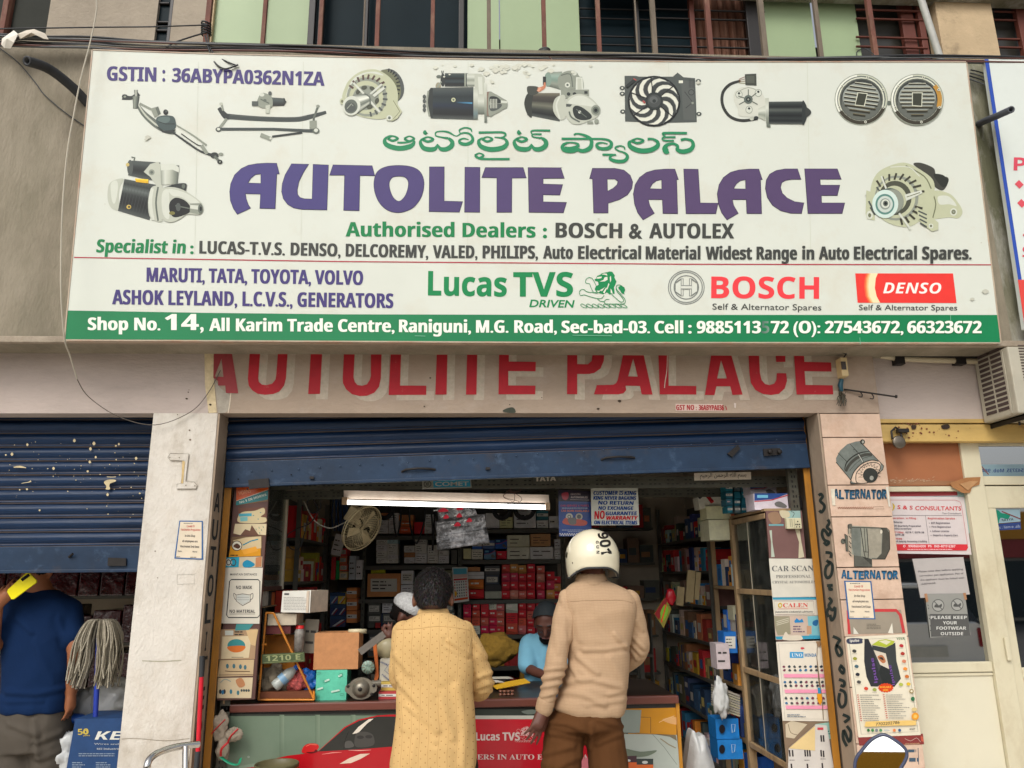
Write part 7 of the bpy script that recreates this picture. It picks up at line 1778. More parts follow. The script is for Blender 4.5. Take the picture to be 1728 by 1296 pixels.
MB().lathe([(.0315,.045),(.032,.075)],A,dv,16).build('label',mat('pale_blue_label',(120,160,190),rough=.4),bo);MB().lathe([(.014,.134),(.014,.152),(0,.153)],A,dv,12).build('cap',mat('blue_cap',(30,90,180),rough=.4),bo)
jt=thing('jar','clear jar of small parts with a red lid beside the orange rack','jar',P(504,1100,RY+.06))
A=P(504,1100,RY+.06);B=P(505,1058,RY+.06);h_=B.z-A.z
MB().lathe([(0,0),(.026,.002),(.027,h_*.8),(.02,h_*.95)],A,n=16).build('body',mat('jar_plastic',(150,144,136),rough=.2,var=.5,scale=30),jt);MB().lathe([(.022,h_*.93),(.022,h_*1.06),(0,h_*1.07)],A,n=16).build('lid',mat('red_lid',(200,30,30),rough=.4),jt)
bx('grey folder leaning on the counter right of the red lidded jar',511,1045,534,1102,RY+.12,.015,(130,124,110),'hand',rz=Euler((0,.06,0)),cat='folder',name='folder')
bx('plain brown cardboard box stacked on the turquoise box',530,1068,605,1129.5,4.38,.17,(190,134,88),None)
bx('turquoise carton with faint pale print on the counter',533,1130.5,585,1182,4.38,.15,(96,196,164),None)
d=Decal(YP(4.376),.002)
for x,y,w in((540,1162,10),(566,1166,14),(552,1148,8),(574,1140,6)):d.line([(x-w/2,y+1.5),(x+w/2,y-1.5)],3,(196,222,206))
for x,y in((538,1136),(548,1150),(575,1138),(577,1172),(536,1176)):d.line([(x-3,y-1),(x+3,y-2),(x+3,y+1),(x-3,y+2)],.5,(70,110,96),closed=True)
d.build('carton_print',PAPER,[o for o in bpy.data.objects if o.get('label','').startswith('turquoise')][0])
tr=MB().lathe([(.035,0),(.05,0),(.05,.022),(.035,.022),(.035,0)],P(603,1069,4.46),(0,.1,1),24,(206,196,160)).build('tape_roll',PLAST);tagtop(tr,'roll of clear tape lying on the brown cardboard box','tape roll')
o=bx('clear blister pack with orange card leaning over the brown box',606,1078,656,1090,4.33,.01,(110,104,96),None,rz=Euler((0,-.62,0)),cat='blister pack',name='blister_pack')
STL=mat('cast_metal',(136,130,116),rough=.4,metal=.6,var=.25,scale=12)
sm=thing('starter_motor','grey metal starter motor lying on the counter beside the turquoise carton','starter motor',P(612,1180,4.36))
c=P(609,1162,4.33)
sm.location=c
sm_l=Vector(c)
mb=MB();pts=[(c.x+.068*math.cos(t)*(1.22 if abs(math.sin(t))<.35 else 1),c.y,c.z+.055*math.sin(t))for t in[i*math.pi/12 for i in range(24)]]
mb.prism(pts,(0,.012,0));mb.build('flange',STL,sm)
MB().lathe([(0,-.03),(.022,-.03),(.03,-.022),(.042,-.01),(.046,0)],c,(0,1,0),24).build('nose_cone',STL,sm)
MB().lathe([(.045,.012),(.045,.15),(.038,.17),(0,.17)],c,(0,1,0),24).build('housing',mat('dark_metal_can',(54,54,50),rough=.4,metal=.5),sm)
MB().lathe([(0,-.036),(.010,-.036),(.010,-.028)],c,(0,1,0),14).build('shaft_end',IRON,sm);MB().tube([c+Vector((.05,.02,.02)),c+Vector((.10,.03,.02))],.018,n=10).build('solenoid',STL,sm)
for a_ in(165,15,-35):MB().lathe([(0,-.002),(.008,-.002),(.008,0)],c+Vector((.062*math.cos(math.radians(a_))*1.12,0,.05*math.sin(math.radians(a_)))),(0,1,0),10).build('bolt_hole',IRON,sm)
hd=thing('headlamp_bulb','round ribbed glass lamp with green tint standing behind the starter motor','lamp',P(621,1142,4.4))
c=P(621,1126,4.38);MB().lathe([(.036,0),(.036,.01),(.03,.04),(.012,.06),(0,.06)],c,(0,1,.1),20).build('shell',STL,hd);MB().lathe([(0,-.008),(.02,-.006),(.034,0)],c,(0,1,.1),20).build('lens',mat('ribbed_lens',(150,176,160),rough=.15,var=.6,scale=60,metal=.3),hd)
for k in range(10):MB().tube([c+Vector((.033*math.cos(k*.628),-.002,.033*math.sin(k*.628))),c+Vector((.016*math.cos(k*.628),-.008,.016*math.sin(k*.628)))],.0022,n=4).build('rib',STL,hd)
MB().tube([c+Vector((0,.03,-.03)),c+Vector((.01,.04,-.1))],.01,n=8).build('stem',IRON,hd)
o=MB().prism([P(x,y,4.42)for x,y in((629,1088),(635,1087),(638,1118),(639,1142),(634,1153),(631,1150),(634,1130),(631,1105))],(0,.02,0),(200,104,44)).build('strap',PLAST);tagtop(o,'curved orange plastic strap standing behind the starter motor','strap')
bx('white carton with a diamond logo at the left elbow of the yellow shirt',641,1112,682,1149,4.42,.12,(196,190,172),None)
d=Decal(YP(4.416),.002);d.line([(649,1131),(656,1121),(668,1123),(672,1132),(660,1141)],.9,(90,104,130),closed=True);d.ell(660,1131,5,6,(150,146,130));d.text('unik',642,1118,654,1124,3.4,(50,70,120));d.text('rolunk',644,1139,656,1149,3.4,(50,70,120));d.build('carton_print',PAPER,[o for o in bpy.data.objects if o.get('label','').startswith('white carton with a diamond')][0])
bx('yellow carton under the diamond logo carton',643,1150.5,684,1165.5,4.40,.12,(206,180,90),'band')
bx('red and white flat carton at the bottom of the stack by the yellow shirt',639,1167,686,1180.5,4.38,.12,(190,70,70),'band')
lump('clutch_cover','beige rounded plastic part above the diamond logo carton','part',P(654,1095,4.5),.065,(150,140,108),3,mat('beige_plastic',(160,150,118),rough=.4,var=.1),.12,3,(1,.6,.85))
lump('cloth_bag','mustard yellow cloth bag behind the counter right of the yellow shirt','bag',P(836,1095,5.2),.13,(150,116,40),8,CLO,.25,4,(1.1,.5,.75))
r=random.Random(6)
for k in range(7):
 z=P(840,1124,4.7).z;c=P(838+r.uniform(-9,9),1118,4.7);M=Matrix.Translation((c.x,4.7+r.uniform(-.05,.06),CT+.012+k*.006))@Euler((r.uniform(-.1,.1),r.uniform(-.15,.15),r.uniform(-.8,.8))).to_matrix().to_4x4()
 o=MB().box((-.06,-.04,0),(.06,.04,.003),r.choice(((190,186,170),(96,90,80),(60,56,56),(206,200,190))),M=M).build('paper_slip',PAPER);tagtop(o,'loose paper slip in the counter heap right of the yellow shirt, %s from the bottom'%ORD[k],'paper','paper slips heaped on the counter')
o=MB().box((-.1,-.05,0),(.1,.05,.004),(206,160,40),M=Matrix.Translation((P(862,1128,4.6).x,4.62,CT+.03))@Euler((.1,-.12,.25)).to_matrix().to_4x4()).build('envelope',PAPER);tagtop(o,'yellow envelope lying on the counter before the seated man','envelope')
bgp=thing('parts_bag','small clear bag of brown spools on the counter','bag of parts',P(855,1163,4.42))
for k in range(8):
 x,y=P(845+(k%4)*6.5,1160,4.42+.02*(k//4)).x,4.42+.03*(k//4);MB().lathe([(0,0),(.010,0),(.010,.004),(.006,.005),(.006,.016),(.010,.017),(.010,.021),(0,.021)],(x,y,CT+.001),n=12,col=(130,84,64)).build('spool',PLAST,bgp)
RYC=4.262;RPc=YP(RYC)
rc=thing('display_cabinet','right glass display cabinet with posters on its end panel and dark sliding panes','cabinet',P(1340,1296,RYC))
RX=1.645
xR2=XR-.12
MB().box((RX,RYC,.01),(xR2,RYC+.018,P(1320,862,RYC).z),bev=.002).build('end_panel',WOOD,rc)
ztop=P(1320,862,RYC).z
z1_,z2_,z3_=P(1300,996,RYC).z,P(1312,1146,RYC).z,P(1320,1290,RYC).z
for z in(z1_,z2_,z3_,ztop-.01):MB().box((RX-.004,RYC+.02,z-.03),(RX+.02,4.84,z),bev=.003).build('rail',LWOOD,rc)
for z in(z1_,z2_,z3_,(z1_+z2_)/2):MB().box((RX+.022,RYC+.02,z-.025),(xR2,4.84,z-.012)).build('shelf',LWOOD,rc)
MB().box((RX-.006,4.842,.01),(RX+.04,4.885,ztop),bev=.003).build('post',LWOOD,rc);MB().box((xR2,RYC+.02,.01),(xR2+.01,4.88,ztop)).build('back_panel',LWOOD,rc);MB().box((RX,RYC+.019,ztop),(xR2,4.88,ztop+.015)).build('top_board',LWOOD,rc)
for i,(a,b)in enumerate(((z1_,ztop-.04),(z2_,z1_-.03),(z3_,z2_-.03))):
 MB().box((RX+.004,RYC+.022,a+.001),(RX+.008,4.58,b-.001)).build('glass_pane',GLS,rc);MB().box((RX+.012,4.54,a+.001),(RX+.016,4.84,b-.001)).build('glass_pane',GLS,rc);MB().box((RX+.003,4.58,a+.001),(RX+.012,4.59,b-.001)).build('pane_edge',mat('cream_edge'),rc)
r=random.Random(12)
for li,(z,top,pal)in enumerate(((z3_,z2_-.03,((200,160,40),(40,130,180),(210,170,50),(90,90,84))),(z2_,(z1_+z2_)/2-.03,((120,124,100),(200,160,50),(50,60,100),(206,200,190))),((z1_+z2_)/2-.012,z1_-.03,((140,170,60),(170,168,150),(200,80,50),(60,100,150))),(z1_,ztop-.06,((80,150,190),(206,208,200),(220,180,40),(60,70,80))))):
 y=RYC+.04;n=0
 while y<4.78:
  w=r.uniform(.05,.11);n+=1;h=(top-z)*r.uniform(.45,.92);c=r.choice(pal)
  o=MB().box((RX+.035,y,z+.001),(RX+.14,y+w-.005,z+h),c).build('carton',CARTON);tagtop(o,'%s carton behind the right cabinet glass, %s shelf up, %s from the street'%(CN(c),ORD[li],ORD[n-1]),'carton','cartons in the right cabinet')
  d=MB();d.quad((RX+.0345,y+.008,z+h*.3),(RX+.0345,y+w*.7,z+h*.3),(RX+.0345,y+w*.7,z+h*.6),(RX+.0345,y+.008,z+h*.6),r.choice(((220,216,206),(200,60,60),(40,70,120))));d.build('label_patch',PAPER,o);y+=w
rst=lambda*a,**k:stk(*a,pl=RPc,**k)
def g0(d):
 d.blob([(1296,867),(1312,864),(1318,880),(1306,885),(1298,878)],(150,120,96),3);d.poly([(1320,862),(1350,862),(1351,874),(1325,880)],(150,180,176));d.line([(1297,886),(1322,886)],3,(110,160,164));d.poly([(1341,892),(1349,893),(1352,915),(1357,940),(1347,942),(1348,915)],(196,188,160));d.line([(1300,895),(1302,915),(1304,940)],[4,2,6],(176,186,170));d.blob([(1315,862),(1330,863),(1332,872),(1320,874)],(200,190,160),3);d.line([(1334,863),(1340,866),(1337,873)],.8,(50,46,40),smooth=3)
stk([(1292,862),(1353,862),(1360,942),(1298,942)],(118,88,84),'peeled brown poster area under the stacked part boxes on the right cabinet',g0,pl=RPc)
def g1(d):d.text('CAR SCAN',1302,964,1372,963.5,9,(96,96,96),st='s');d.text('PROFESSIONAL',1309,975.5,1368,975,5,(110,110,108),st='s');d.text('CRYSTAL AUTOMOBILES',1303,984.5,1375,984,4.2,(110,110,108),st='s')
stk([(1297,942.5),(1371,943),(1378,1007),(1303,1008)],(210,206,192),'white CAR SCAN notice on the right cabinet panel',g1,pl=RPc,h=.003,th=.002,name='notice',cat='notice')
def g2(d):
 d.poly([(1303,1008),(1378,1008),(1378,1012),(1304,1012)],(60,150,180));d.line([(1306,1014),(1372,1014),(1374,1036),(1308,1037)],.7,(130,90,90),closed=True);d.text('CALEN',1321,1025,1363,1024.5,7,(206,60,50),st='s');d.ell(1316,1021.5,3.6,4.4,(200,170,50),ring=.5);d.line([(1312,1027.5),(1363,1027)],.6,(200,60,50));d.text('Automotive & Industrial Lubricants',1308,1034,1371,1033.5,3,(70,70,76))
stk([(1303,1008.5),(1378,1008),(1380,1038),(1306,1039)],(212,206,190),'lubricant sticker with red lettering on the right cabinet panel',g2,pl=RPc,h=.002)
def g3(d):
 d.poly([(1306,1040),(1332,1040),(1334,1070),(1312,1072),(1308,1060)],(150,144,120))
 for k in range(3):d.line([(1310,1049+k*3),(1331,1043+k*3)],1.2,(196,190,170))
 d.poly([(1340,1048),(1344,1043),(1349,1047),(1353,1044),(1356,1050),(1341,1051)],(40,130,190));d.lines(1338,1055,1360,1068,3,(110,90,110));d.poly([(1362,1040),(1380,1039),(1385,1078),(1366,1078)],(120,180,190));d.blob([(1372,1048),(1380,1046),(1378,1056),(1371,1054)],(40,100,150),3);d.rect(1361,1056,1369,1070,(190,150,120));d.poly([(1308,1074),(1386,1072),(1387,1078),(1310,1079)],(60,150,180));d.blob([(1322,1072),(1326,1066),(1332,1072),(1350,1072),(1352,1080),(1322,1080)],(214,204,184),3)
stk([(1306,1039.5),(1383,1038.5),(1387,1078),(1309,1080)],(196,176,160),'faded torn parts leaflet below the lubricant sticker',g3,pl=RPc,h=.001)
q5=[(1309,1083),(1391,1081),(1404,1217),(1320,1216)]
def g4(d):
 d.line([(1313,1086),(1389,1084),(1401,1213),(1324,1213)],.5,(150,146,140),closed=True);d.rect(1332,1100,1355,1110,(60,150,200));d.text('UNO',1335,1108,1353,1108,5.6,(224,224,214),st='s');d.text('MINDA',1357,1108,1377,1108,5.4,(30,110,160));d.blob([(1350,1093),(1354,1092),(1357,1094),(1352,1096)],(200,80,90),3)
 rr=random.Random(3)
 for row,(y,n_)in enumerate(((1125,2),(1131,2),(1151,1),(1157,1),(1178,1),(1186,1))):
  for k in range(8):x=1322+k*9+row*.8;d.blob([(x-2.6,y),(x,y-2-rr.random()),(x+2.6,y+rr.uniform(-1,1)),(x,y+2)],rr.choice(((50,60,70),(60,110,150),(120,60,80),(70,74,76))),3)
 for y,s_ in((1137,1),(1163,2.5),(1190,4.5)):d.poly([(1320+s_,y),(1393+s_,y),(1394+s_,y+6),(1321+s_,y+6)],(232,150,176))
 d.lines(1327,1204,1365,1210,2,(120,130,140));d.line([(1378,1084),(1377,1110),(1381,1150),(1386,1180),(1388,1214)],[1,1,2.5,2,1],(120,100,76));d.poly([(1378,1160),(1383,1160),(1384,1170),(1379,1170)],(50,140,180));d.poly([(1377,1170),(1385,1170),(1386,1182),(1383,1190),(1378,1182)],(224,150,30));d.poly([(1375,1082),(1391,1081),(1380,1092)],(150,120,90))
stk(q5,(220,212,196),'cream calendar sheet with rows of parts and pink bars on the right cabinet',g4,pl=RPc,h=.004,th=.0015,name='calendar',cat='calendar')
def g5(d):
 d.poly([(1325,1222),(1335,1216),(1362,1222),(1345,1240),(1340,1246),(1326,1244)],(196,182,156));d.line([(1330,1222),(1334,1236),(1345,1240)],1,(110,96,78),smooth=3);d.poly([(1375,1222),(1404,1218),(1408,1246),(1380,1250)],(150,190,176));d.lines(1385,1224,1402,1244,5,(60,100,100))
stk([(1320,1216),(1404,1217),(1410,1300),(1328,1300)],(130,110,90),'crumpled torn paper layer near the foot of the right cabinet',g5,pl=RPc,h=.001)
def g6(d):
 for x,y in((1331,1265),(1336,1265),(1357,1265),(1361,1265),(1365,1265),(1384,1265),(1388,1266),(1334,1288),(1361,1288),(1386,1287),(1384,1240),(1388,1240)):d.line([(x,y),(x+1,y+11)],2.6,(54,48,50))
 for x,y in((1331,1281),(1356,1281),(1383,1279)):d.lines(x,y,x+16,y+2,1,(100,90,90))
 d.rect(1378,1227,1388,1231,(200,70,80));d.poly([(1330,1262),(1374,1224),(1374,1266)],(222,196,140));d.line([(1330,1262),(1374,1224)],.6,(170,140,90))
stk([(1330,1262),(1376,1222),(1394,1224),(1412,1330),(1328,1330)],(206,200,192),'leaflet of small lamps with its corner turned over at the right cabinet foot',g6,pl=RPc,h=.006,th=.002,name='leaflet',cat='leaflet')
sw=thing('socket_board','cream electric socket board on the right cabinet panel','socket',P(1338,885,RYC-.02))
MB().box(tuple(P(1325,893,RYC-.001)),tuple(P(1352,874,RYC-.03)),(206,200,166),bev=.004).build('box',PLAST,sw)
d=Decal(YP(RYC-.0305),.001);d.line([(1333,876),(1336,876),(1337,889),(1334,889)],.8,(120,116,96),closed=True);[d.ell(x,y,1.1,1.2,(40,38,34))for x,y in((1346,880),(1343,885),(1349,885),(1344,889),(1349,889),(1346,885))];d.line([(1340,875),(1341,892)],.5,(140,134,110));d.build('socket_holes',PLAST,sw)
bx('upper white part carton with blue swoosh on top of the right cabinet',1266,815.5,1310,836,4.50,.12,(214,206,210),'swoosh')
bx('lower white part carton with blue swoosh on top of the right cabinet',1273,832.5,1330,860,4.32,.14,(214,204,212),'swoosh')
bx('black printed carton on top of the right cabinet beside the post',1331,837,1353,860,4.36,.12,(50,46,48),'brand')
r=random.Random(41);k=0
for y in(818,830,842,854):
 for x in(1225,1238,1250):
  k+=1;bx('small teal carton in the pile beside the swoosh cartons, %s from top left'%ORD[k-1],x+r.uniform(-1.5,1.5)+(y-818)*.05,y,x+11,y+11,4.62,.1,r.choice(((30,110,130),(40,130,150),(60,120,140),(90,110,116))),r.choice(('band',None,'brand')),'teal cartons on the right cabinet')
bx('cream carton tilted at the top of the pile left of the teal cartons',1180,836,1226,856,4.95,.12,(206,192,160),None,rz=Euler((0,-.12,0)))
bx('cream carton in the middle of the pile over the wooden shelves',1192,854,1233,876,4.93,.14,(196,178,140),None)
bx('large cream carton at the bottom of the pile over the wooden shelves',1197,877,1234,911,4.91,.2,(206,182,146),None)
cl=thing('jumper_clamp','black and red jumper clamps hanging under the slotted beam at the right','clamp',P(1192,838,4.8))
MB().tube([P(1172,829,4.8),P(1183,840,4.78)],.012).build('black_grip',RUB,cl);MB().tube([P(1190,832,4.8),P(1202,847,4.76)],.012).build('red_grip',mat('red_rubber',(190,30,34),rough=.4),cl);MB().tube([P(1188,834,4.79),P(1202,828,4.78)],.010).build('red_grip',MATS['red_rubber'],cl)
bx('upper blue carton with a black window below the newspapers',1208,1213,1247,1247,4.86,.15,(26,120,196),None)
bx('lower blue carton with a black window below the newspapers',1211,1248,1253,1281,4.86,.15,(30,124,200),None)
for y in(1230,1264):
 d=Decal(YP(4.856),.006);d.ell(1218,y,5,7.5,(30,26,30));d.line([(1234,y-8),(1240,y-8),(1239,y+4),(1235,y+6)],.8,(200,220,230),closed=True);d.build('carton_print',PAPER,[o for o in bpy.data.objects if o.get('label','').startswith(('upper' if y<1240 else 'lower')+' blue carton with')][0])
bx('white wrapped carton standing on the wooden shelf above the newspapers',1209,1086,1231,1129,4.86,.12,(204,190,192),'hand')
bx('blue carton standing behind the white wrapped carton on the wooden shelf',1222,1066,1243,1102,4.90,.12,(34,110,190),'label')
for k in range(9):
 o=bx('folded newspaper in the bundle on the wooden shelf, %s from the bottom'%ORD[k],1216,1201-k*4.2,1249,1204-k*4.2,4.85,.2,(170-6*(k%3),164-6*(k%3),140),None,'newspapers on the wooden shelf',cat='newspaper',name='newspaper',rz=Euler((0,.35,0)))
BAG=mat('white_bag_film',(206,208,206),rough=.35,var=.12,bump=.8,bscale=20,spec=.6)
lump('plastic_bag','small white plastic bag hooked beside the newspapers','bag',P(1216,1178,4.8),.07,(200,200,196),4,BAG,.4,4,(.6,.5,1.5))
def bag(label,px,Y,seed):
 mb=MB();n=len(px);vs=[P(x,y,Y)for x,y in px];cx=sum((v for v in vs),Vector())/n
 ring_f=[v+Vector((0,-.02-.02*noise.noise(v*9),0))for v in vs];inner=[cx+(v-cx)*.55+Vector((0,-.08+.03*noise.noise(v*14),0))for v in vs];back=[v+Vector((0,.06,0))for v in vs]
 mb.add(ring_f+inner+[cx+Vector((0,-.09,0))],[(i,(i+1)%n,n+(i+1)%n,n+i)for i in range(n)]+[(n+i,n+(i+1)%n,2*n)for i in range(n)],smooth=True)
 mb.add(ring_f+back,[((i+1)%n,i,n+i,n+(i+1)%n)for i in range(n)],smooth=True);mb.add(back,[tuple(range(n))])
 o=mb.build('plastic_bag',BAG);s=o.modifiers.new('s','SUBSURF');s.levels=1;s.render_levels=2
 return tagtop(o,label,'bag')
bag('white carrier bag with handles on the floor right of the counter',[(1163,1232),(1170,1229),(1176,1246),(1186,1232),(1194,1260),(1205,1292),(1212,1340),(1150,1340),(1156,1290),(1160,1262)],4.7,1)
o=MB().prism([P(x,y,4.98)for x,y in((1104,1036),(1122,1008),(1133,1028),(1120,1060))],(0,.02,0),(130,122,50)).build('snack_packet',GLOSSP);tagtop(o,'red and yellow packet hanging at the edge of the dark right shelving','packet');d=Decal(YP(4.98),.002);d.poly([(1104,1036),(1122,1008),(1126,1014),(1112,1046)],(130,34,36));d.blob([(1114,1035),(1122,1020),(1128,1030),(1119,1048)],(120,170,50),3);d.line([(1116,1050),(1124,1020)],2,(220,50,40));d.build('packet_print',GLOSSP,o)
lump('red_pouch','round red pouch hanging beside the clear bags on the right','pouch',P(1132,1007,5.1),.04,(190,20,40),2,mat('red_pouch_film',(180,20,36),rough=.3),.15,3,(.8,.5,1.3))
for i,(x0,y0,x1,y1)in enumerate(((1140,990,1152,1022),(1155,962,1168,1016),(1170,965,1178,1012))):
 bx('long clear packet of pale strips hanging on the slotted post, %s from the left'%ORD[i],x0,y0,x1,y1,5.2,.02,(110,98,72),None,rz=Euler((0,.15,0)),cat='packet',name='packet')
o=thing('mop_pole','red pole with a black grip leaning on the left jamb','pole',P(330,1290,3.98));MB().tube([P(341,1107,3.99),P(340,1142,3.99)],.013).build('grip',RUB,o);MB().tube([P(340,1142,3.99),P(334,1268,3.97)],.011).build('shaft',mat('red_gloss',(206,24,44),rough=.35,var=.1),o);MB().tube([P(334,1268,3.97),P(330,1310,3.96),P(325,1400,3.94)],.013).build('lower_grip',RUB,o)
for i_,(x_,y_,r_,sc_,lab_)in enumerate(((371,1224,.052,(.75,.4,1.2),'upper crumpled grey work glove tied to the slotted post'),(393,1240,.042,(1.1,.4,.8),'right crumpled grey work glove against the green banner'),(377,1262,.048,(.7,.4,1.2),'lower crumpled grey work glove hanging by the counter end'))):
 o=lump('work_glove',lab_,'glove',P(x_,y_,4.235),r_,(160,148,130),31+i_*5,CLO,.38,4,sc_,2.2);MB().tube(spline([tuple(P(x_-14+i_*5,y_+14,4.205)),tuple(P(x_-3,y_+2,4.19)),tuple(P(x_+9,y_-10,4.205))],4),.006,n=5,flat=.4).build('red_edge',MATS['red_rubber'],o)
o=MB().tube(spline([tuple(P(373,1278,4.22)),tuple(P(388,1288,4.2)),tuple(P(402,1290,4.2)),tuple(P(406,1280,4.22))],4),.012,n=6,flat=.3).build('green_strap',mat('green_band',(20,150,110),rough=.4));tagtop(o,'green plastic strap looped under the gloves','strap')
ti=thing('orange_tin','open orange painted tin at the bottom edge before the car banner','tin',P(467,1310,4.1));c=P(467,1289,4.12)
MB().lathe([(.102,-.25),(.104,-.01),(.106,0),(.102,.004),(.098,0),(.095,-.02),(.0,-.021)],c,n=32).build('rim',mat('olive_lid',(96,90,60),rough=.5,var=.3),ti);MB().lathe([(.104,-.26),(.1055,-.012)],c,n=32).build('body',mat('orange_tin_paint',(206,92,24),rough=.4,var=.2),ti)
def skinmat(name,col):return mat(name,col,rough=.5,var=.12,scale=12,spec=.4,bump=.05,bscale=120)
def fabric(name,col,kind=None,c2=(0,0,0),amt=.5,rough=.9):
 m=mat(name,col,rough=rough,var=.10,scale=5,bump=.25,bscale=260,spec=.15)
 if not kind:return m
 N=m.node_tree.nodes;L=m.node_tree.links;b=N['Principled BSDF']
 src=b.inputs['Base Color'].links[0].from_socket
 tc=[n for n in N if n.type=='TEX_COORD'][0]
 sx=N.new('ShaderNodeSeparateXYZ');nz_=N.new('ShaderNodeTexNoise');nz_.inputs['Scale'].default_value=7;nz_.inputs['Detail'].default_value=3;vs_1=N.new('ShaderNodeVectorMath');vs_1.operation='SUBTRACT';vs_1.inputs[1].default_value=(.5,.5,.5);vs_2=N.new('ShaderNodeVectorMath');vs_2.operation='MULTIPLY_ADD';vs_2.inputs[1].default_value=(.035,.035,.035)
 L.new(tc.outputs['Object'],nz_.inputs['Vector']);L.new(nz_.outputs['Color'],vs_1.inputs[0]);L.new(vs_1.outputs[0],vs_2.inputs[0]);L.new(tc.outputs['Object'],vs_2.inputs[2]);L.new(vs_2.outputs[0],sx.inputs[0])
 def ma(op,a,v=None,c=None):
  n=N.new('ShaderNodeMath');n.operation=op
  for i,q in enumerate((a,v,c)):
   if q is None:continue
   if isinstance(q,(int,float)):n.inputs[i].default_value=q
   else:L.new(q,n.inputs[i])
  return n.outputs[0]
 def lines(sock,p,w):
  return ma('LESS_THAN',ma('ABSOLUTE',ma('SUBTRACT',ma('FRACT',ma('DIVIDE',sock,p)),.5)),w/p/2)
 if kind=='check':f=ma('MAXIMUM',lines(sx.outputs[2],.013,.004),ma('MULTIPLY',lines(sx.outputs[0],.016,.004),.6))
 else:
  col_=ma('FLOOR',ma('DIVIDE',sx.outputs[0],.0195));zz=ma('ADD',ma('DIVIDE',sx.outputs[2],.032),ma('MULTIPLY',col_,.5))
  dx=ma('MULTIPLY',ma('SUBTRACT',ma('FRACT',ma('DIVIDE',sx.outputs[0],.0195)),.5),.0195);dz=ma('MULTIPLY',ma('SUBTRACT',ma('FRACT',zz),.5),.032)
  dot=ma('LESS_THAN',ma('SQRT',ma('ADD',ma('MULTIPLY',dx,dx),ma('MULTIPLY',dz,dz))),.0024)
  f=ma('MAXIMUM',dot,ma('MULTIPLY',lines(sx.outputs[0],.039,.0022),.45))
 mx=N.new('ShaderNodeMix');mx.data_type='RGBA';L.new(ma('MULTIPLY',f,amt),mx.inputs[0]);L.new(src,mx.inputs[6]);mx.inputs[7].default_value=(*lin(c2),1);L.new(mx.outputs[2],b.inputs['Base Color'])
 return m
class Flesh:
 """lofts and ellipsoids that are fused into one continuous surface"""
 def __init__(s):s.mb=MB()
 def limb(s,pts,rad,n=14):
  q=spline([(*p,r)for p,r in zip([tuple(p)for p in pts],rad)],5);s.mb.tube([p[:3]for p in q],[p[3]for p in q],n=n);s.ball(pts[0],rad[0]);s.ball(pts[-1],rad[-1]);return s
 def ball(s,c,r,M=None):
  bm=bmesh.new();bmesh.ops.create_icosphere(bm,subdivisions=3,radius=1);rr=r if isinstance(r,tuple)else(r,r,r);vs=[]
  for v in bm.verts:
   p=Vector((v.co.x*rr[0],v.co.y*rr[1],v.co.z*rr[2]))+(Vector(c)if M is None else Vector(c));vs.append(M@p if M is not None else p)
  s.mb.add(vs,[[v.index for v in f.verts]for f in bm.faces]);bm.free();return s
 def rings(s,secs,n=28,pw=2.4):
  """secs: (x, y, z, rx, ry)"""
  secs=spline(secs,4);vs=[]
  for x,y,z,rx,ry in secs:
   for k in range(n):
    t=2*math.pi*k/n;c,q=math.cos(t),math.sin(t)
    vs.append((x+rx*math.copysign(abs(c)**(2/pw),c),y+ry*math.copysign(abs(q)**(2/pw),q),z))
  m=len(secs);fs=[(i*n+k,i*n+(k+1)%n,(i+1)*n+(k+1)%n,(i+1)*n+k)for i in range(m-1)for k in range(n)]
  fs+=[tuple(range(n-1,-1,-1)),tuple((m-1)*n+k for k in range(n))]
  if secs[0][2]>secs[-1][2]:fs=[tuple(reversed(f))for f in fs]
  s.mb.add(vs,fs);return s
 def build(s,name,m,parent,voxel=.009,smooth=6,fold=None,cut=None,**kw):
  me=s.mb.mesh('t');o=bpy.data.objects.new('t',me);COL.objects.link(o)
  r=o.modifiers.new('r','REMESH');r.mode='VOXEL';r.voxel_size=voxel
  q=o.modifiers.new('s','SMOOTH');q.iterations=smooth;q.factor=.5
  dg=bpy.context.evaluated_depsgraph_get();dg.update();me2=bpy.data.meshes.new_from_object(o.evaluated_get(dg));bpy.data.objects.remove(o)
  me2.name=name
  if fold:
   nn=[v.normal.copy()for v in me2.vertices]
   for v,n in zip(me2.vertices,nn):v.co+=n*fold(v.co)
  if cut:
   bm=bmesh.new();bm.from_mesh(me2);bmesh.ops.delete(bm,geom=[f for f in bm.faces if cut(f.calc_center_median())],context='FACES');bm.to_mesh(me2);bm.free()
  me2.polygons.foreach_set('use_smooth',[True]*len(me2.polygons));me2.update()
  return link(name,me2,parent,m,**kw)
def folds(amp,f1=(5,5,9),seed=0,hem=None):
 def g(p):
  a=noise.noise(Vector((p.x*f1[0]+p.z*3+seed,p.y*f1[1],p.z*f1[2]-p.x*2)))
  b=noise.noise(Vector((p.x*f1[0]*2.3-p.z*5,p.y*9+seed,p.z*f1[2]*1.9)))
  v=(1-abs(a)*3.2)*.6+b*.5
  if hem is not None:v+=.6*math.exp(-((p.z-hem)/.05)**2)*math.sin(p.x*60+p.y*20)
  return amp*v
 return g
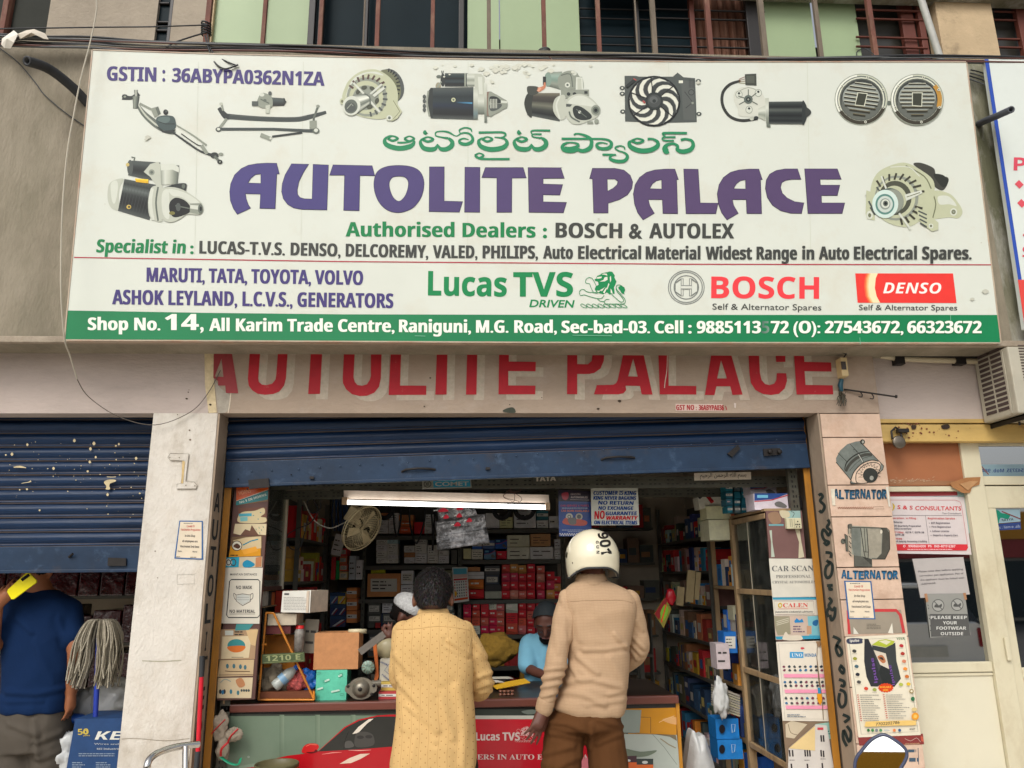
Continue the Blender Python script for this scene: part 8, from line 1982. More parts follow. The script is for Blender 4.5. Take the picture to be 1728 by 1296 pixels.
def creases(base,L):
 """base folds plus drawn creases: each (points in photo pixels, depth m, half width px)"""
 def g(p):
  d=p-CAM;z=d.dot(FW);x,y=864+F*d.dot(RT)/z,648-F*d.dot(UP)/z;v=base(p)
  for pts,A,w in L:
   A*=.62
   best=1e9;sg_=0
   for(ax_,ay),(bx_,by)in zip(pts,pts[1:]):
    ux,uy=bx_-ax_,by-ay;l2=ux*ux+uy*uy;t=max(0,min(1,((x-ax_)*ux+(y-ay)*uy)/l2));ex,ey=x-ax_-ux*t,y-ay-uy*t;q=ex*ex+ey*ey
    if q<best:best=q;sg_=(ux*ey-uy*ex)
   q=math.sqrt(best)
   if q<w*4:v+=A*(math.exp(-(q/w)**2)-.8*math.exp(-((q-1.7*w)/w)**2)*(1 if sg_>0 else .2))
  return v
 return g
def px_secs(L,Y,ry):
 out=[]
 for i,(x0,x1,y)in enumerate(L):
  a,b=P(x0,y,Y),P(x1,y,Y);r_=ry[i]if isinstance(ry,(list,tuple))else ry;out.append(((a.x+b.x)/2,Y,(a.z+b.z)/2,(b.x-a.x)/2,r_))
 return out
def head(F_,C,yaw=0,tilt=0,roll=0,s=1.0):
 """yaw 0 looks away from the camera (+y); tilt > 0 looks down"""
 M=Matrix.Translation(Vector(C))@Euler((-tilt,roll,yaw)).to_matrix().to_4x4()@Matrix.Scale(s,4)
 B=lambda c,r:F_.ball(c,r,M)
 B((0,-.012,.028),(.076,.094,.090));B((0,.022,-.040),(.056,.064,.066));B((0,.055,-.082),(.026,.022,.018));B((0,.030,.012),(.066,.062,.06))
 F_.limb([M@Vector((0,.078,.028)),M@Vector((0,.094,.002)),M@Vector((0,.102,-.016))],[.009,.011,.014]);B((0,.082,-.046),(.026,.012,.010));B((0,.075,.038),(.05,.014,.010))
 for q in(-1,1):B((q*.078,-.006,-.012),(.010,.019,.032));B((q*.034,.058,-.03),(.022,.02,.024))
 return M
def face_parts(M,parent,beard=False):
 for q in(-1,1):
  MB().lathe([(0,0),(.008,.002),(.011,.008),(.008,.014),(0,.016)],M@Vector((q*.031,.064,.016)),(M.to_3x3()@Vector((0,1,0))),12,(226,220,210)).build('eye',PLAST,parent);MB().lathe([(0,.0),(.005,.0),(.004,.001),(0,.0012)],M@Vector((q*.031,.0802,.016)),(M.to_3x3()@Vector((0,1,0))),10,(30,22,18)).build('pupil',PLAST,parent)
  MB().tube([M@Vector((q*.014,.088,.040)),M@Vector((q*.032,.088,.046)),M@Vector((q*.05,.076,.038))],.0038,(26,20,18),n=6).build('eyebrow',PLAST,parent)
 MB().tube([M@Vector((-.022,.088,-.045)),M@Vector((0,.094,-.043)),M@Vector((.022,.088,-.045))],.004,(120,66,58),n=6).build('lips',PLAST,parent)
HAIR=mat('black_hair',(20,18,17),rough=.75,var=.6,scale=60,bump=1.0,bscale=220,dirt=(66,46,38),dirt_amt=.35,dscale=14,stretch=(1,1,.35),spec=.12)
def hair(M,parent,front=.03,low=-.045,m=HAIR,thin=None,amp=.004,grow=.006):
 F_=Flesh();F_.ball((0,-.014,.030),(.076+grow,.094+grow,.090+grow),M);F_.ball((0,-.06,-.02),(.058,.045,.05),M)
 Mi=M.inverted()
 def cut(c):
  p=Mi@c
  return p.z<low+max(0,(p.y+.02))*1.5 or p.y>front+.03+(p.z-.06)*.5 or(abs(p.x)>.066 and-.03<p.y<.02 and p.z<.02)
 return F_.build('hair',m,parent,.006,3,lambda p:amp*noise.noise(p*70)+amp*.8*noise.noise(p*170),cut)
def hand(F_,W,d,up,side,s=1.0,curl=.5,thumb=1):
 """palm from wrist W along d; side points to the thumb; five tapered fingers"""
 d=Vector(d).normalized();sd=(Vector(side)-d*Vector(side).dot(d)).normalized();n=d.cross(sd)
 if n.dot(Vector(up))<0:n=-n
 pc=W+d*.05*s
 F_.limb([W,W+d*.03*s,W+d*.07*s],[.024*s,.028*s,.030*s]);F_.limb([W+d*.03*s-sd*.018*s,W+d*.085*s-sd*.022*s],[.016*s,.014*s]);F_.limb([W+d*.03*s+sd*.016*s,W+d*.085*s+sd*.022*s],[.018*s,.014*s])
 for k,(o,ln)in enumerate(((.026,.070),(.009,.078),(-.009,.072),(-.026,.056))):
  b=W+d*.085*s+sd*o*s;c=curl*(.8+.12*k);l=ln*s/3;p=[b];dd=d+sd*o*9
  for j in range(3):dd=(dd.normalized()*math.cos(c*.5)-n*math.sin(c*.5));p.append(p[-1]+dd.normalized()*l)
  F_.limb([W+d*.06*s+sd*o*.8*s]+p,[.010*s,.0082*s,.0078*s,.0072*s,.006*s],8)
 b=W+d*.022*s+sd*.022*s;e=(d*.75+sd*.65-n*.35).normalized();F_.limb([b,b+e*.034*s,b+e*.034*s+(d*.9+sd*.2-n*.3).normalized()*.042*s],[.016*s,.011*s,.008*s],8)
def legs(F_,hip,a,b,r0=.088,r1=.06,foot=.06):
 for x,(kx,ky,ax_,ay)in((hip[0]-.09,a),(hip[0]+.09,b)):F_.limb([(x,hip[1],hip[2]),(kx,ky,.50),(ax_,ay,.10)],[r0,r1+.008,r1*.72])
SHOE=mat('dark_shoe',(40,34,32),rough=.5,var=.2)
def shoes(par,pts):
 for x,y in pts:F_=Flesh();F_.ball((x,y,.045),(.045,.07,.045));F_.ball((x,y+.09,.035),(.045,.10,.035));F_.build('shoe',SHOE,par,.008,4)
SK1=skinmat('brown_skin',(116,76,56))
y1=3.64
p1=thing('person','man seen from behind in a yellow dotted long shirt leaning at the counter','person',(P(735,1296,y1).x,y1,0))
hC=P(731,1009,3.68)
bd=Flesh();M1=head(bd,hC,yaw=-.05,tilt=.3,s=1.1)
T1=px_secs([(706,756,1034),(694,770,1046),(672,788,1058),(668,792,1075),(672,790,1120),(678,790,1180),(676,796,1250)],y1,[.05,.06,.085,.10,.105,.10,.11])
bd.rings(T1);bd.limb([tuple(hC+Vector((0,-.02,-.05))),(T1[0][0],y1-.0,T1[0][2]-.04)],[.054,.06])
cx1=T1[-1][0];bd.rings([(cx1,y1,T1[-1][2]+.02,.16,.11),(cx1,y1,.84,.14,.10)]);legs(bd,(cx1,y1,.80),(cx1-.10,y1+.02,cx1-.11,y1-.02),(cx1+.10,y1+.03,cx1+.12,y1+.02),.07,.05)
shR,elR=P(783,1070,y1),P(812,1158,3.74);wrR=Vector((elR.x-.10,4.24,CT+.045));shL,elL=P(682,1070,y1),P(680,1145,3.72);wrL=Vector((elL.x+.16,4.27,CT+.045))
for a,e,w in((shR,elR,wrR),(shL,elL,wrL)):bd.limb([a,e,w],[.034,.030,.026])
hand(bd,wrR,(-.5,1,0),(0,0,1),(-1,0,0),curl=.25);hand(bd,wrL,(.5,1,0),(0,0,1),(1,0,0),curl=.25)
bd.build('body',SK1,p1,.0085,4)
sh_=Flesh();S1=px_secs([(710,753,1033),(697,768,1041),(670,792,1055),(661,799,1072),(660,800,1100),(666,799,1150),(668,801,1200),(664,804,1250),(659,805,1290),(662,804,1302)],y1,[.062,.075,.10,.118,.125,.122,.125,.13,.135,.13])
C1=[([(758,1081),(792,1103)],.010,4),([(752,1092),(788,1108)],.006,3),([(672,1148),(700,1180),(738,1232)],.011,6),([(690,1192),(722,1222),(735,1250)],.008,5),([(700,1095),(742,1152)],.006,6),([(745,1185),(764,1245)],.008,6),([(668,1105),(690,1135)],.006,5),([(700,1250),(692,1296)],.007,6),([(772,1160),(785,1230),(780,1290)],.009,7),([(676,1160),(680,1230)],.006,5)]
sh_.rings(S1);YC=fabric('yellow_dotted_cotton',(208,172,116),'dots',(150,100,56),.7);sh_.build('shirt',YC,p1,.0075,3,creases(folds(.0045,(4,5,5),3,S1[-1][2]),C1))
C1s=[([(798,1082),(820,1108)],.007,4),([(797,1146),(832,1134)],.009,4),([(800,1162),(833,1152)],.008,3.5),([(790,1110),(812,1150)],.006,4),([(803,1172),(834,1166)],.005,3)]
for a,e,w,k in((shR,elR,wrR,.42),(shL,elL,wrL,.42)):sl_=Flesh();sl_.limb([a+Vector((0,0,.004)),(a+e)/2+Vector((.010 if a is shR else 0,-.01,0)),e,e+(w-e)*k],[.053,.059,.056,.050]);sl_.build('sleeve',YC,p1,.0065,3,creases(folds(.005,(7,7,9),5),C1s))
cf=Flesh();e0=elR+Vector((.004,.0,-.025));cf.limb([elR+(wrR-elR)*.30,elR+(wrR-elR)*.46],[.054,.054]);cf.build('rolled_cuff',fabric('yellow_plain_cotton',(202,166,112)),p1,.007,3)
co=Flesh();co.rings([(T1[0][0],y1+.01,P(731,1046,y1).z,.084,.078),(T1[0][0],y1+.02,P(731,1027,y1).z,.066,.064)],pw=2);co.build('collar',MATS['yellow_plain_cotton'],p1,.007,2)
h1_=hair(M1,p1,low=-.055);face_parts(M1,p1)
def strands(o,par,n,L_,col,M):
 me=o.data;mb=MB();r=random.Random(3);ps=me.polygons;cen=M.translation
 for k in range(n):
  f=ps[r.randrange(len(ps))];c=f.center;nn=f.normal;dn=(Vector((r.uniform(-.5,.5),r.uniform(-.3,.3),-1))-nn*nn.dot(Vector((0,0,-1)))).normalized();e=c+dn*L_*r.uniform(.6,1.2)+nn*L_*r.uniform(.15,.45);sd=dn.cross(nn)*.0011;mb.add([c-sd,c+sd,e],[(0,1,2)],tuple(int(v*r.uniform(.6,1.8))for v in col))
 q=mb.build('hair_strands',mat('hair_fibre',attr=True,rough=.5,var=0,spec=.3),par);q['kind']='stuff';return q
strands(h1_,p1,9000,.014,(30,26,25),M1)
hm=mat('thin_hair_crown',(78,58,48),rough=.6,var=.5,scale=60,bump=.6,bscale=140)
tr_=Flesh();tr_.rings([(cx1,y1,1.0,.15,.11),(cx1,y1,.84,.175,.125),(cx1,y1,.72,.165,.115)]);legs(tr_,(cx1,y1,.80),(cx1-.10,y1+.02,cx1-.11,y1-.02),(cx1+.10,y1+.03,cx1+.12,y1+.02),.098,.082);tr_.build('trousers',fabric('black_trousers',(50,40,34)),p1,.011,4,folds(.004,(4,4,6),8))
shoes(p1,((cx1-.11,y1-.03),(cx1+.12,y1)))
def seam(par,pts,Y,m,rr=.0022):
 o_=[x for x in par.children if x.name.startswith(('shirt','t_shirt'))][0];me=o_.data
 from mathutils.bvhtree import BVHTree
 bt=BVHTree.FromPolygons([v.co for v in me.vertices],[tuple(p.vertices)for p in me.polygons]);q=[]
 for x,y in[t[:2]for t in spline(pts,8)]:
  h_=bt.ray_cast(CAM,ray(x,y).normalized())
  if h_[0]is not None:q.append(h_[0])
 if len(q)>2:MB().tube(q,rr,n=5).build('seam',m,par)
seam(p1,[(668,1062),(700,1061),(740,1057),(775,1060),(793,1064)],y1,MATS['yellow_plain_cotton'])
seam(p1,[(797,1066),(792,1090),(790,1110)],y1,MATS['yellow_plain_cotton'],.0018)
y2=3.80
SK2=skinmat('dark_brown_skin',(92,56,44))
p2=thing('person','man seen from behind in a cream helmet, beige checked shirt and brown trousers','person',(P(1000,1296,y2).x,y2,0))
hC=P(998,948,3.83)
b2=Flesh();M2=head(b2,hC,yaw=-.05,tilt=.25,s=1.0)
T2=px_secs([(974,1022,978),(962,1040,990),(952,1064,1006),(954,1066,1040),(962,1058,1090),(962,1052,1150),(946,1046,1200)],y2,[.052,.06,.085,.098,.10,.10,.11])
b2.rings(T2);b2.limb([tuple(hC+Vector((0,-.02,-.04))),(T2[0][0],y2,T2[0][2]-.04)],[.055,.062])
hx=P(985,1215,y2).x;hz=P(985,1215,y2).z;b2.rings([(T2[-1][0],y2,T2[-1][2],.14,.11),(hx,y2,hz,.13,.09)])
L2a=(P(946,1340,y2).x-.02,y2,P(942,1296,y2).x,y2-.03);L2b=(P(1030,1340,y2).x+.02,y2+.04,P(1026,1296,y2).x+.02,y2+.03)
legs(b2,(hx,y2,hz-.06),L2a,L2b,.06,.05)
sL,eL,wL=P(958,1018,y2),P(936,1130,3.72),P(918,1196,3.74);sR,eR=P(1062,1018,y2),P(1074,1100,3.88);wR=Vector((eR.x-.16,4.27,CT+.05))
b2.limb([sL,eL,wL],[.034,.030,.025]);b2.limb([sR,eR,wR],[.028,.027,.025])
hand(b2,wL,P(903,1236,3.72)-wL,(-.2,-1,0),(1,.5,0),curl=.35,s=.98);hand(b2,wR,(-.5,1,0),(0,0,1),(-1,0,0),curl=.25)
b2.build('body',SK2,p2,.0052,3)
s2_=Flesh();S2=px_secs([(972,1026,981),(958,1046,990),(949,1066,1003),(946,1074,1020),(952,1070,1050),(957,1063,1090),(955,1060,1130),(944,1058,1165),(934,1056,1192),(950,1052,1206)],y2,[.06,.075,.098,.112,.118,.122,.122,.13,.132,.12])
C2=[([(975,1108),(1008,1136)],.011,5),([(958,1150),(1000,1146),(1052,1160)],.012,5),([(944,1166),(985,1172),(1020,1190)],.010,5),([(1008,1030),(1042,1078)],.007,7),([(985,1097),(1022,1096),(1056,1090)],.009,4),([(1028,1172),(1056,1166)],.009,4),([(1038,1070),(1058,1092)],.009,4),([(962,1120),(975,1145)],.008,4),([(1030,1110),(1052,1150)],.006,6),([(972,1045),(980,1080)],.006,5),([(990,1190),(1050,1182)],.006,4)]
BC=fabric('beige_checked_cotton',(182,153,122),'check',(150,112,88),.13);s2_.rings(S2);s2_.build('shirt',BC,p2,.0072,3,creases(folds(.0045,(5,5,7),21,S2[-1][2]),C2))
C2s=[([(912,1146),(958,1138)],.009,4),([(912,1160),(950,1152)],.008,3.5),([(920,1130),(962,1126)],.007,3.5),([(948,1012),(966,1040),(968,1085)],.008,4),([(915,1176),(944,1168)],.007,3),([(1060,1068),(1086,1094)],.009,3.5),([(1058,1080),(1082,1104)],.008,3.2),([(1058,1092),(1076,1114)],.007,3),([(1066,1040),(1084,1062)],.006,4),([(936,1060),(944,1100)],.005,5)]
for P_,R__ in(([sL+Vector((.002,0,.012)),(sL+eL)/2+Vector((-.002,-.012,0)),eL,wL+(eL-wL)*.10],[.053,.053,.049,.035]),([sR+Vector((0,0,.012)),(sR+eR)/2+Vector((.01,0,0)),eR,eR+(wR-eR)*.5,wR],[.052,.055,.053,.046,.036])):
 sl_=Flesh();sl_.limb(P_,R__);sl_.build('sleeve',BC,p2,.006,2,creases(folds(.005,(8,8,10),4),C2s))
cu=Flesh();cu.limb([wL+(eL-wL)*.16,wL+(eL-wL)*.02],[.042,.041]);cu.build('cuff',MATS['beige_checked_cotton'],p2,.006,2)
co=Flesh();co.rings([(T2[0][0],y2+.005,P(1000,989,y2).z,.088,.08),(T2[0][0],y2+.015,P(1000,968,y2).z,.068,.066)],pw=2);co.build('collar',MATS['beige_checked_cotton'],p2,.007,2)
t2=Flesh();t2.rings([(T2[-1][0],y2,T2[-1][2]+.02,.145,.115),(hx,y2,hz,.172,.128),(hx,y2,hz-.035,.166,.12)]);legs(t2,(hx,y2,hz-.04),L2a,L2b,.092,.08);t2.build('trousers',fabric('brown_trousers',(90,58,32)),p2,.008,3,creases(folds(.006,(6,6,7),5),[([(922,1216),(960,1222),(996,1238)],.010,4),([(928,1238),(980,1246)],.008,4),([(1000,1222),(996,1262)],.010,4),([(1008,1214),(1050,1226)],.009,4),([(918,1272),(966,1260)],.009,5),([(940,1296),(980,1276)],.008,5),([(1008,1256),(1046,1240)],.007,4)]))
shoes(p2,((L2a[2],L2a[3]),(L2b[2],L2b[3])));face_parts(M2,p2)
seam(p2,[(948,1022),(960,1015),(1000,1013),(1050,1013),(1068,1018)],y2,MATS['beige_checked_cotton'])
seam(p2,[(958,1010),(966,1030),(970,1055),(968,1080)],y2,MATS['beige_checked_cotton'],.0018)
HM=mat('cream_helmet_gloss',(226,218,190),rough=.12,var=.04,scale=6,spec=.6,coat=.6)
hc=P(999.5,941,3.82);RH=Vector((.131,.152,.137))
HZ=lambda y:-.050-.045*max(0,min(1,(y+.14)/.10))
bm=bmesh.new();bmesh.ops.create_uvsphere(bm,u_segments=48,v_segments=32,radius=1)
for v in bm.verts:
 kk=1 if v.co.z>0 else min(1.6,math.sqrt(max(.01,1-.30*v.co.z**2))/math.sqrt(max(.05,1-v.co.z**2)))
 v.co=Vector((v.co.x*RH.x*kk,v.co.y*RH.y*kk,v.co.z*RH.z))
def hcut(p):return p.z<HZ(p.y)or(p.y>.085 and p.z<.045)
bmesh.ops.delete(bm,geom=[f for f in bm.faces if hcut(f.calc_center_median())],context='FACES')
for v in bm.verts:
 if v.is_boundary and v.co.y<.08:v.co.z=HZ(v.co.y)if v.co.z<-.03 else v.co.z
edge=[v.co.copy()for v in bm.verts if v.is_boundary]
hmb=MB();hmb.add([v.co+hc for v in bm.verts],[[v.index for v in f.verts]for f in bm.faces],smooth=True);bm.free()
he=tagtop(hmb.build('helmet',HM),'glossy cream helmet with black numerals worn by the man in the beige shirt','helmet');s=he.modifiers.new('t','SOLIDIFY');s.thickness=.012;s.offset=-1
rear=sorted([e for e in edge if e.y<.09],key=lambda e:math.atan2(e.x,-e.y));MB().tube([e+hc for e in rear],.005,n=8).build('rim',RUB,he)
cxs=[math.radians(a)for a in range(-100,101,20)]
MB().lathe([(0,.006),(.014,.005),(.017,0)],hc+Vector((-.124,-.028,.012)),(-1,-.35,0),16).build('pivot_screw',mat('olive_screw',(70,66,44),rough=.3,metal=.5),he);MB().lathe([(0,.006),(.014,.005),(.017,0)],hc+Vector((.124,-.028,.012)),(1,-.35,0),16).build('pivot_screw',MATS['olive_screw'],he)
class EllP:
 N=Vector((0,-1,0))
 def at(s,px,py,h=0):
  d=ray(px,py);o=CAM-hc;k=(RH.x+h,RH.y+h,RH.z+h);D=[d[i]/k[i]for i in range(3)];O=[o[i]/k[i]for i in range(3)]
  A=sum(x*x for x in D);Bq=2*sum(x*y for x,y in zip(D,O));C_=sum(x*x for x in O)-1;q=max(0,Bq*Bq-4*A*C_);return CAM+d*((-Bq-math.sqrt(q))/(2*A))
d=Decal(EllP(),.0012);IK=(40,36,32)
for ch,ya,yb,x,h in(('9',899,910,1009,17),('0',911.5,924,1012,17.5),('1',926,936,1014,17)):d.text(ch,x,ya,x+(yb-ya)*.1,yb,h,IK,emb=.5)
for ch,y,x in(('G',912.5,1005.5),('U',920.5,1006),('N',929.5,1006.5)):d.text(ch,x,y,x,y+4.5,5,IK)
d.ell(966,950,1,1,IK);d.build('lettering',mat('black_decal',attr=True,rough=.25),he)
y3=5.12;SK3=skinmat('dark_brown_skin',None)
p3=thing('person','bearded man in a light blue shirt and dark cap writing behind the counter','person',(P(925,1150,y3).x,y3,.45))
hC=P(923,1052,5.0);b3=Flesh();M3=head(b3,hC,yaw=math.pi-.25,tilt=.55,s=1.0)
T3=px_secs([(915,945,1066),(897,955,1076),(890,962,1092),(888,962,1130),(890,960,1190)],y3,[.06,.08,.10,.11,.12]);b3.rings(T3);b3.limb([tuple(hC+Vector((0,.03,-.05))),(T3[0][0],y3,T3[0][2]-.05)],[.052,.06])
sA,eA=P(894,1086,y3),P(889,1124,5.02);wA=Vector((P(926,1140,4.85).x,4.84,CT+.04));b3.limb([sA,eA,wA],[.045,.034,.026]);hand(b3,wA,(.6,-.8,0),(0,0,1),(.8,.6,0),curl=.6)
sB,eB=P(960,1086,y3),P(968,1124,5.0);wB=Vector((P(950,1140,4.8).x,4.82,CT+.04));b3.limb([sB,eB,wB],[.045,.034,.026]);hand(b3,wB,(-.3,-.9,0),(0,0,1),(-.9,0,0),curl=.4)
for q in(-1,1):b3.limb([(T3[-1][0]+q*.09,y3,.62),(T3[-1][0]+q*.11,y3-.02,.60),(T3[-1][0]+q*.11,y3+.02,.08)],[.09,.08,.05])
b3.build('body',SK2,p3,.009,4)
s3=Flesh();S3=[(x,y,z,a+.012,b+.015)for x,y,z,a,b in T3];s3.rings(S3);s3.limb([sA,(sA+eA)/2,eA+(sA-eA)*.05],[.062,.064,.058]);s3.limb([sB,(sB+eB)/2,eB+(sB-eB)*.05],[.06,.062,.056]);s3.build('shirt',fabric('light_blue_cotton',(120,176,200)),p3,.009,4,folds(.005,(6,6,8),2))
tz3=Flesh();
for q in(-1,1):tz3.limb([(T3[-1][0]+q*.09,y3,.62),(T3[-1][0]+q*.11,y3-.02,.60),(T3[-1][0]+q*.11,y3+.02,.10)],[.11,.10,.07])
tz3.build('trousers',MATS['black_trousers'],p3,.012,3);hair(M3,p3,front=.045,low=-.02,m=mat('black_cap',(28,36,40),rough=.8,var=.3),grow=.014,amp=.001);face_parts(M3,p3)
be=Flesh();be.ball((0,.038,-.072),(.052,.05,.045),M3);be.build('beard',HAIR,p3,.006,2,lambda p:.003*noise.noise(p*90))
for q in(-1,1):MB().tube([M3@Vector((q*.031+.019*math.cos(t),.094,.014+.013*math.sin(t)))for t in[i*.524 for i in range(13)]],.0016,(40,36,34),n=4).build('spectacle_frame',PLAST,p3)
y4=4.85;p4=thing('person','man in a white crocheted skull cap mostly hidden behind the yellow shirt','person',(P(690,1150,y4).x,y4,0))
hC=P(688,1040,4.8);b4=Flesh();M4=head(b4,hC,yaw=-1.9,tilt=.5,s=1.02);T4=px_secs([(688,715,1062),(676,735,1074),(670,745,1095),(672,745,1140),(674,742,1200)],y4+.05,[.06,.08,.10,.11,.11])
b4.rings(T4);b4.limb([tuple(hC+Vector((0,0,-.05))),(T4[0][0],y4+.05,T4[0][2]-.05)],[.052,.06]);cx4=T4[-1][0];b4.rings([(cx4,y4+.05,T4[-1][2],.13,.11),(cx4,y4+.05,.8,.15,.11)]);legs(b4,(cx4,y4+.05,.8),(cx4-.09,y4+.05,cx4-.09,y4+.05),(cx4+.09,y4+.05,cx4+.09,y4+.05))
sA=P(679,1085,y4);eA=P(668,1110,4.72);wA=Vector((P(664,1092,4.6).x,4.6,P(664,1088,4.6).z));b4.limb([sA,eA,wA],[.045,.036,.026]);hand(b4,wA,(-.2,-.4,.5),(0,-1,0),(1,0,0),curl=.8)
sB=P(741,1085,y4);b4.limb([sB,P(748,1130,4.8),(P(735,1140,4.8).x,4.75,CT+.05)],[.045,.036,.026]);hand(b4,Vector((P(735,1140,4.8).x,4.75,CT+.04)),(-.5,-.5,0),(0,0,1),(-1,.5,0));b4.build('body',SK2,p4,.01,4)
s4=Flesh();s4.rings([(x,y,z,a+.012,b+.015)for x,y,z,a,b in T4]+[(cx4,y4+.05,.78,.16,.12)]);s4.limb([sA,eA],[.058,.052]);s4.limb([sB,P(748,1128,4.8)],[.058,.052]);s4.build('shirt',fabric('dark_grey_shirt',(70,62,58)),p4,.011,3,folds(.005));t4=Flesh();legs(t4,(cx4,y4+.05,.8),(cx4-.09,y4+.05,cx4-.09,y4+.05),(cx4+.09,y4+.05,cx4+.09,y4+.05),.1,.08);t4.build('trousers',MATS['black_trousers'],p4,.014,3)
hair(M4,p4,low=-.05);face_parts(M4,p4)
Fc=Flesh();Fc.ball((0,-.018,.058),(.088,.104,.070),M4);Mi4=M4.inverted()
cp_=Fc.build('skull_cap',mat('white_crochet',(206,206,204),rough=.9,var=.25,scale=60,bump=.8,bscale=80),None,.006,3,cut=lambda c:(Mi4@c).z<.036);tagtop(cp_,'white crocheted skull cap on the man behind the yellow shirt','cap');s=cp_.modifiers.new('t','SOLIDIFY');s.thickness=.004
y5=4.5
p5=thing('person','man in a navy t-shirt holding a yellow phone to his ear under the left shutter','person',(P(70,1296,y5).x,y5,0))
SK5=skinmat('warm_brown_skin',(150,94,62));hC=P(62,958,y5-.02);b5=Flesh();M5=head(b5,hC,yaw=.15,tilt=.25,roll=.12,s=1.04)
T5=px_secs([(50,92,994),(34,104,1004),(10,124,1018),(10,126,1050),(16,124,1100),(18,118,1150),(10,112,1196)],y5,[.06,.07,.10,.12,.12,.12,.13]);b5.rings(T5);b5.limb([tuple(hC+Vector((0,-.02,-.04))),(T5[0][0],y5,T5[0][2]-.04)],[.062,.07])
hx=T5[-1][0];hz=T5[-1][2];b5.rings([(hx,y5,hz,.16,.12),(hx,y5,hz-.12,.14,.1)])
a5=(P(40,1296,y5).x,y5,P(40,1296,y5).x,y5);c5=(P(90,1296,y5).x,y5+.03,P(92,1296,y5).x,y5);legs(b5,(hx,y5,hz-.16),a5,c5,.07,.055)
sL,eL,wL=P(16,1028,y5),P(-14,1092,4.36),P(-6,1022,4.30);sR,eR,wR=P(116,1030,y5),P(128,1100,4.44),P(120,1168,4.46);b5.limb([sL,eL,wL],[.055,.046,.032]);b5.limb([sR,eR,wR],[.052,.042,.030]);hand(b5,wL,P(22,992,4.30)-wL,(0,-1,0),(-.5,0,1),curl=.5,s=1.0);hand(b5,wR,(0,.1,-1),(1,0,0),(0,1,0),curl=.4);b5.build('body',SK5,p5,.0085,4)
s5=Flesh();S5=px_secs([(46,94,996),(30,108,1004),(6,128,1017),(2,134,1050),(9,130,1100),(10,124,1150),(4,120,1190),(6,118,1200)],y5,[.07,.085,.115,.135,.14,.135,.145,.14]);s5.rings(S5);s5.limb([sL,sL+(eL-sL)*.62],[.072,.068]);s5.limb([sR,sR+(eR-sR)*.66],[.066,.064]);s5.build('t_shirt',fabric('navy_knit',(13,38,74)),p5,.009,4,creases(folds(.006,(4,4,6),7,S5[-1][2]),[([(12,1168),(60,1172),(112,1160)],.012,5),([(14,1184),(70,1182)],.008,4),([(26,1040),(52,1066)],.010,5),([(100,1045),(112,1090)],.009,5),([(60,1090),(90,1150)],.007,7)]))
t5=Flesh();t5.rings([(hx,y5,hz+.02,.165,.13),(hx,y5,hz-.1,.185,.14),(hx,y5,hz-.2,.17,.13)]);legs(t5,(hx,y5,hz-.16),a5,c5,.11,.092);t5.build('trousers',fabric('grey_trousers',(84,78,70)),p5,.010,3,creases(folds(.007,(6,6,6),4),[([(16,1222),(62,1240)],.012,5),([(62,1252),(104,1236)],.012,5),([(58,1215),(64,1280)],.012,5),([(70,1280),(100,1268)],.010,5)]));shoes(p5,((a5[2],a5[3]),(c5[2],c5[3])));hair(M5,p5,low=-.05);face_parts(M5,p5)
ph=thing('phone','bright yellow phone with a black camera bump held at the left man\'s ear','phone',P(38,990,4.26));YPH=YP(4.265)
MB().prism([YPH.at(x,y)for x,y in((44,967),(48,966),(61,979),(61,983),(23,1011),(19,1011),(12,999),(13,995))],(0,.010,0)).build('body',mat('yellow_phone',(236,222,20),rough=.25,var=.02),ph);MB().prism([YPH.at(x,y,.002)for x,y in((35,977),(48,968),(51,972),(38,981))],(0,.003,0)).build('camera_bump',mat('phone_black',(20,20,22),rough=.15),ph)
mp=thing('mop','string mop with grey strands and a blue pole standing head up in the left shop','mop',P(160,1215,4.42));top=P(170,1052,4.44)
MB().tube([P(167,1066,4.44),P(164,1140,4.42),P(158,1290,4.38)],.013,n=12).build('pole',mat('blue_pole',(20,50,150),rough=.35),mp);MB().tube([P(168,1058,4.44),P(167,1076,4.44)],.017).build('socket',RUB,mp)
r=random.Random(19);mb=MB()
for k in range(150):
 kd=r.randint(-22,14);sd=r.choice((-1,1))*r.uniform(.15,1);dy=r.uniform(-.06,.06);L_n=r.uniform(.22,.33)
 pts=[top+Vector((0,0,r.uniform(-.01,.01)))];c1=top+Vector((sd*.06,dy*.6,.015));c2=top+Vector((sd*.105,dy,-.07));c3=top+Vector((sd*r.uniform(.07,.12)-(.03 if sd<0 else-.01),dy,-L_n));mb.tube(spline([tuple(pts[0]),tuple(c1),tuple(c2),tuple((c2+c3)/2+Vector((r.uniform(-.02,.02),0,0))),tuple(c3)],4),.0045,tuple(q_+kd for q_ in(158,150,132)),n=4)
o=mb.build('strands',CLO,mp);o['kind']='stuff'
kq=[(127,1213),(214,1212),(208,1310),(110,1310)];KPL=YP(4.34)
kb=thing('cable_carton','dark blue cable carton with white lettering and a gold fifty years mark','carton',KPL.at(160,1310));MB().prism([KPL.at(*p)for p in kq],(0,.25,0),(34,66,110)).build('box',CARTON,kb)
d=Decal(KPL,.002);d.text('KEI',160,1248,224,1248,14,(214,214,206),st='bi');d.text('Wires and Cables',159,1256.5,230,1257,3,(180,186,190),st='r',slant=.1);d.text('KEI Industries Limited',164,1265,230,1265,3,(170,176,184));d.lines(133,1270,200,1277,2,(130,146,166),mn=.9);d.lines(122,1285,152,1296,3,(130,146,166));d.lines(162,1285,196,1296,3,(130,146,166));d.text('50',132,1240,150,1239,10,(190,170,80));d.ell(144,1235,4,3.6,(190,170,80),ring=.6);d.text('years',141,1242,152,1242,2.6,(190,170,80));d.build('carton_print',PAPER,kb)
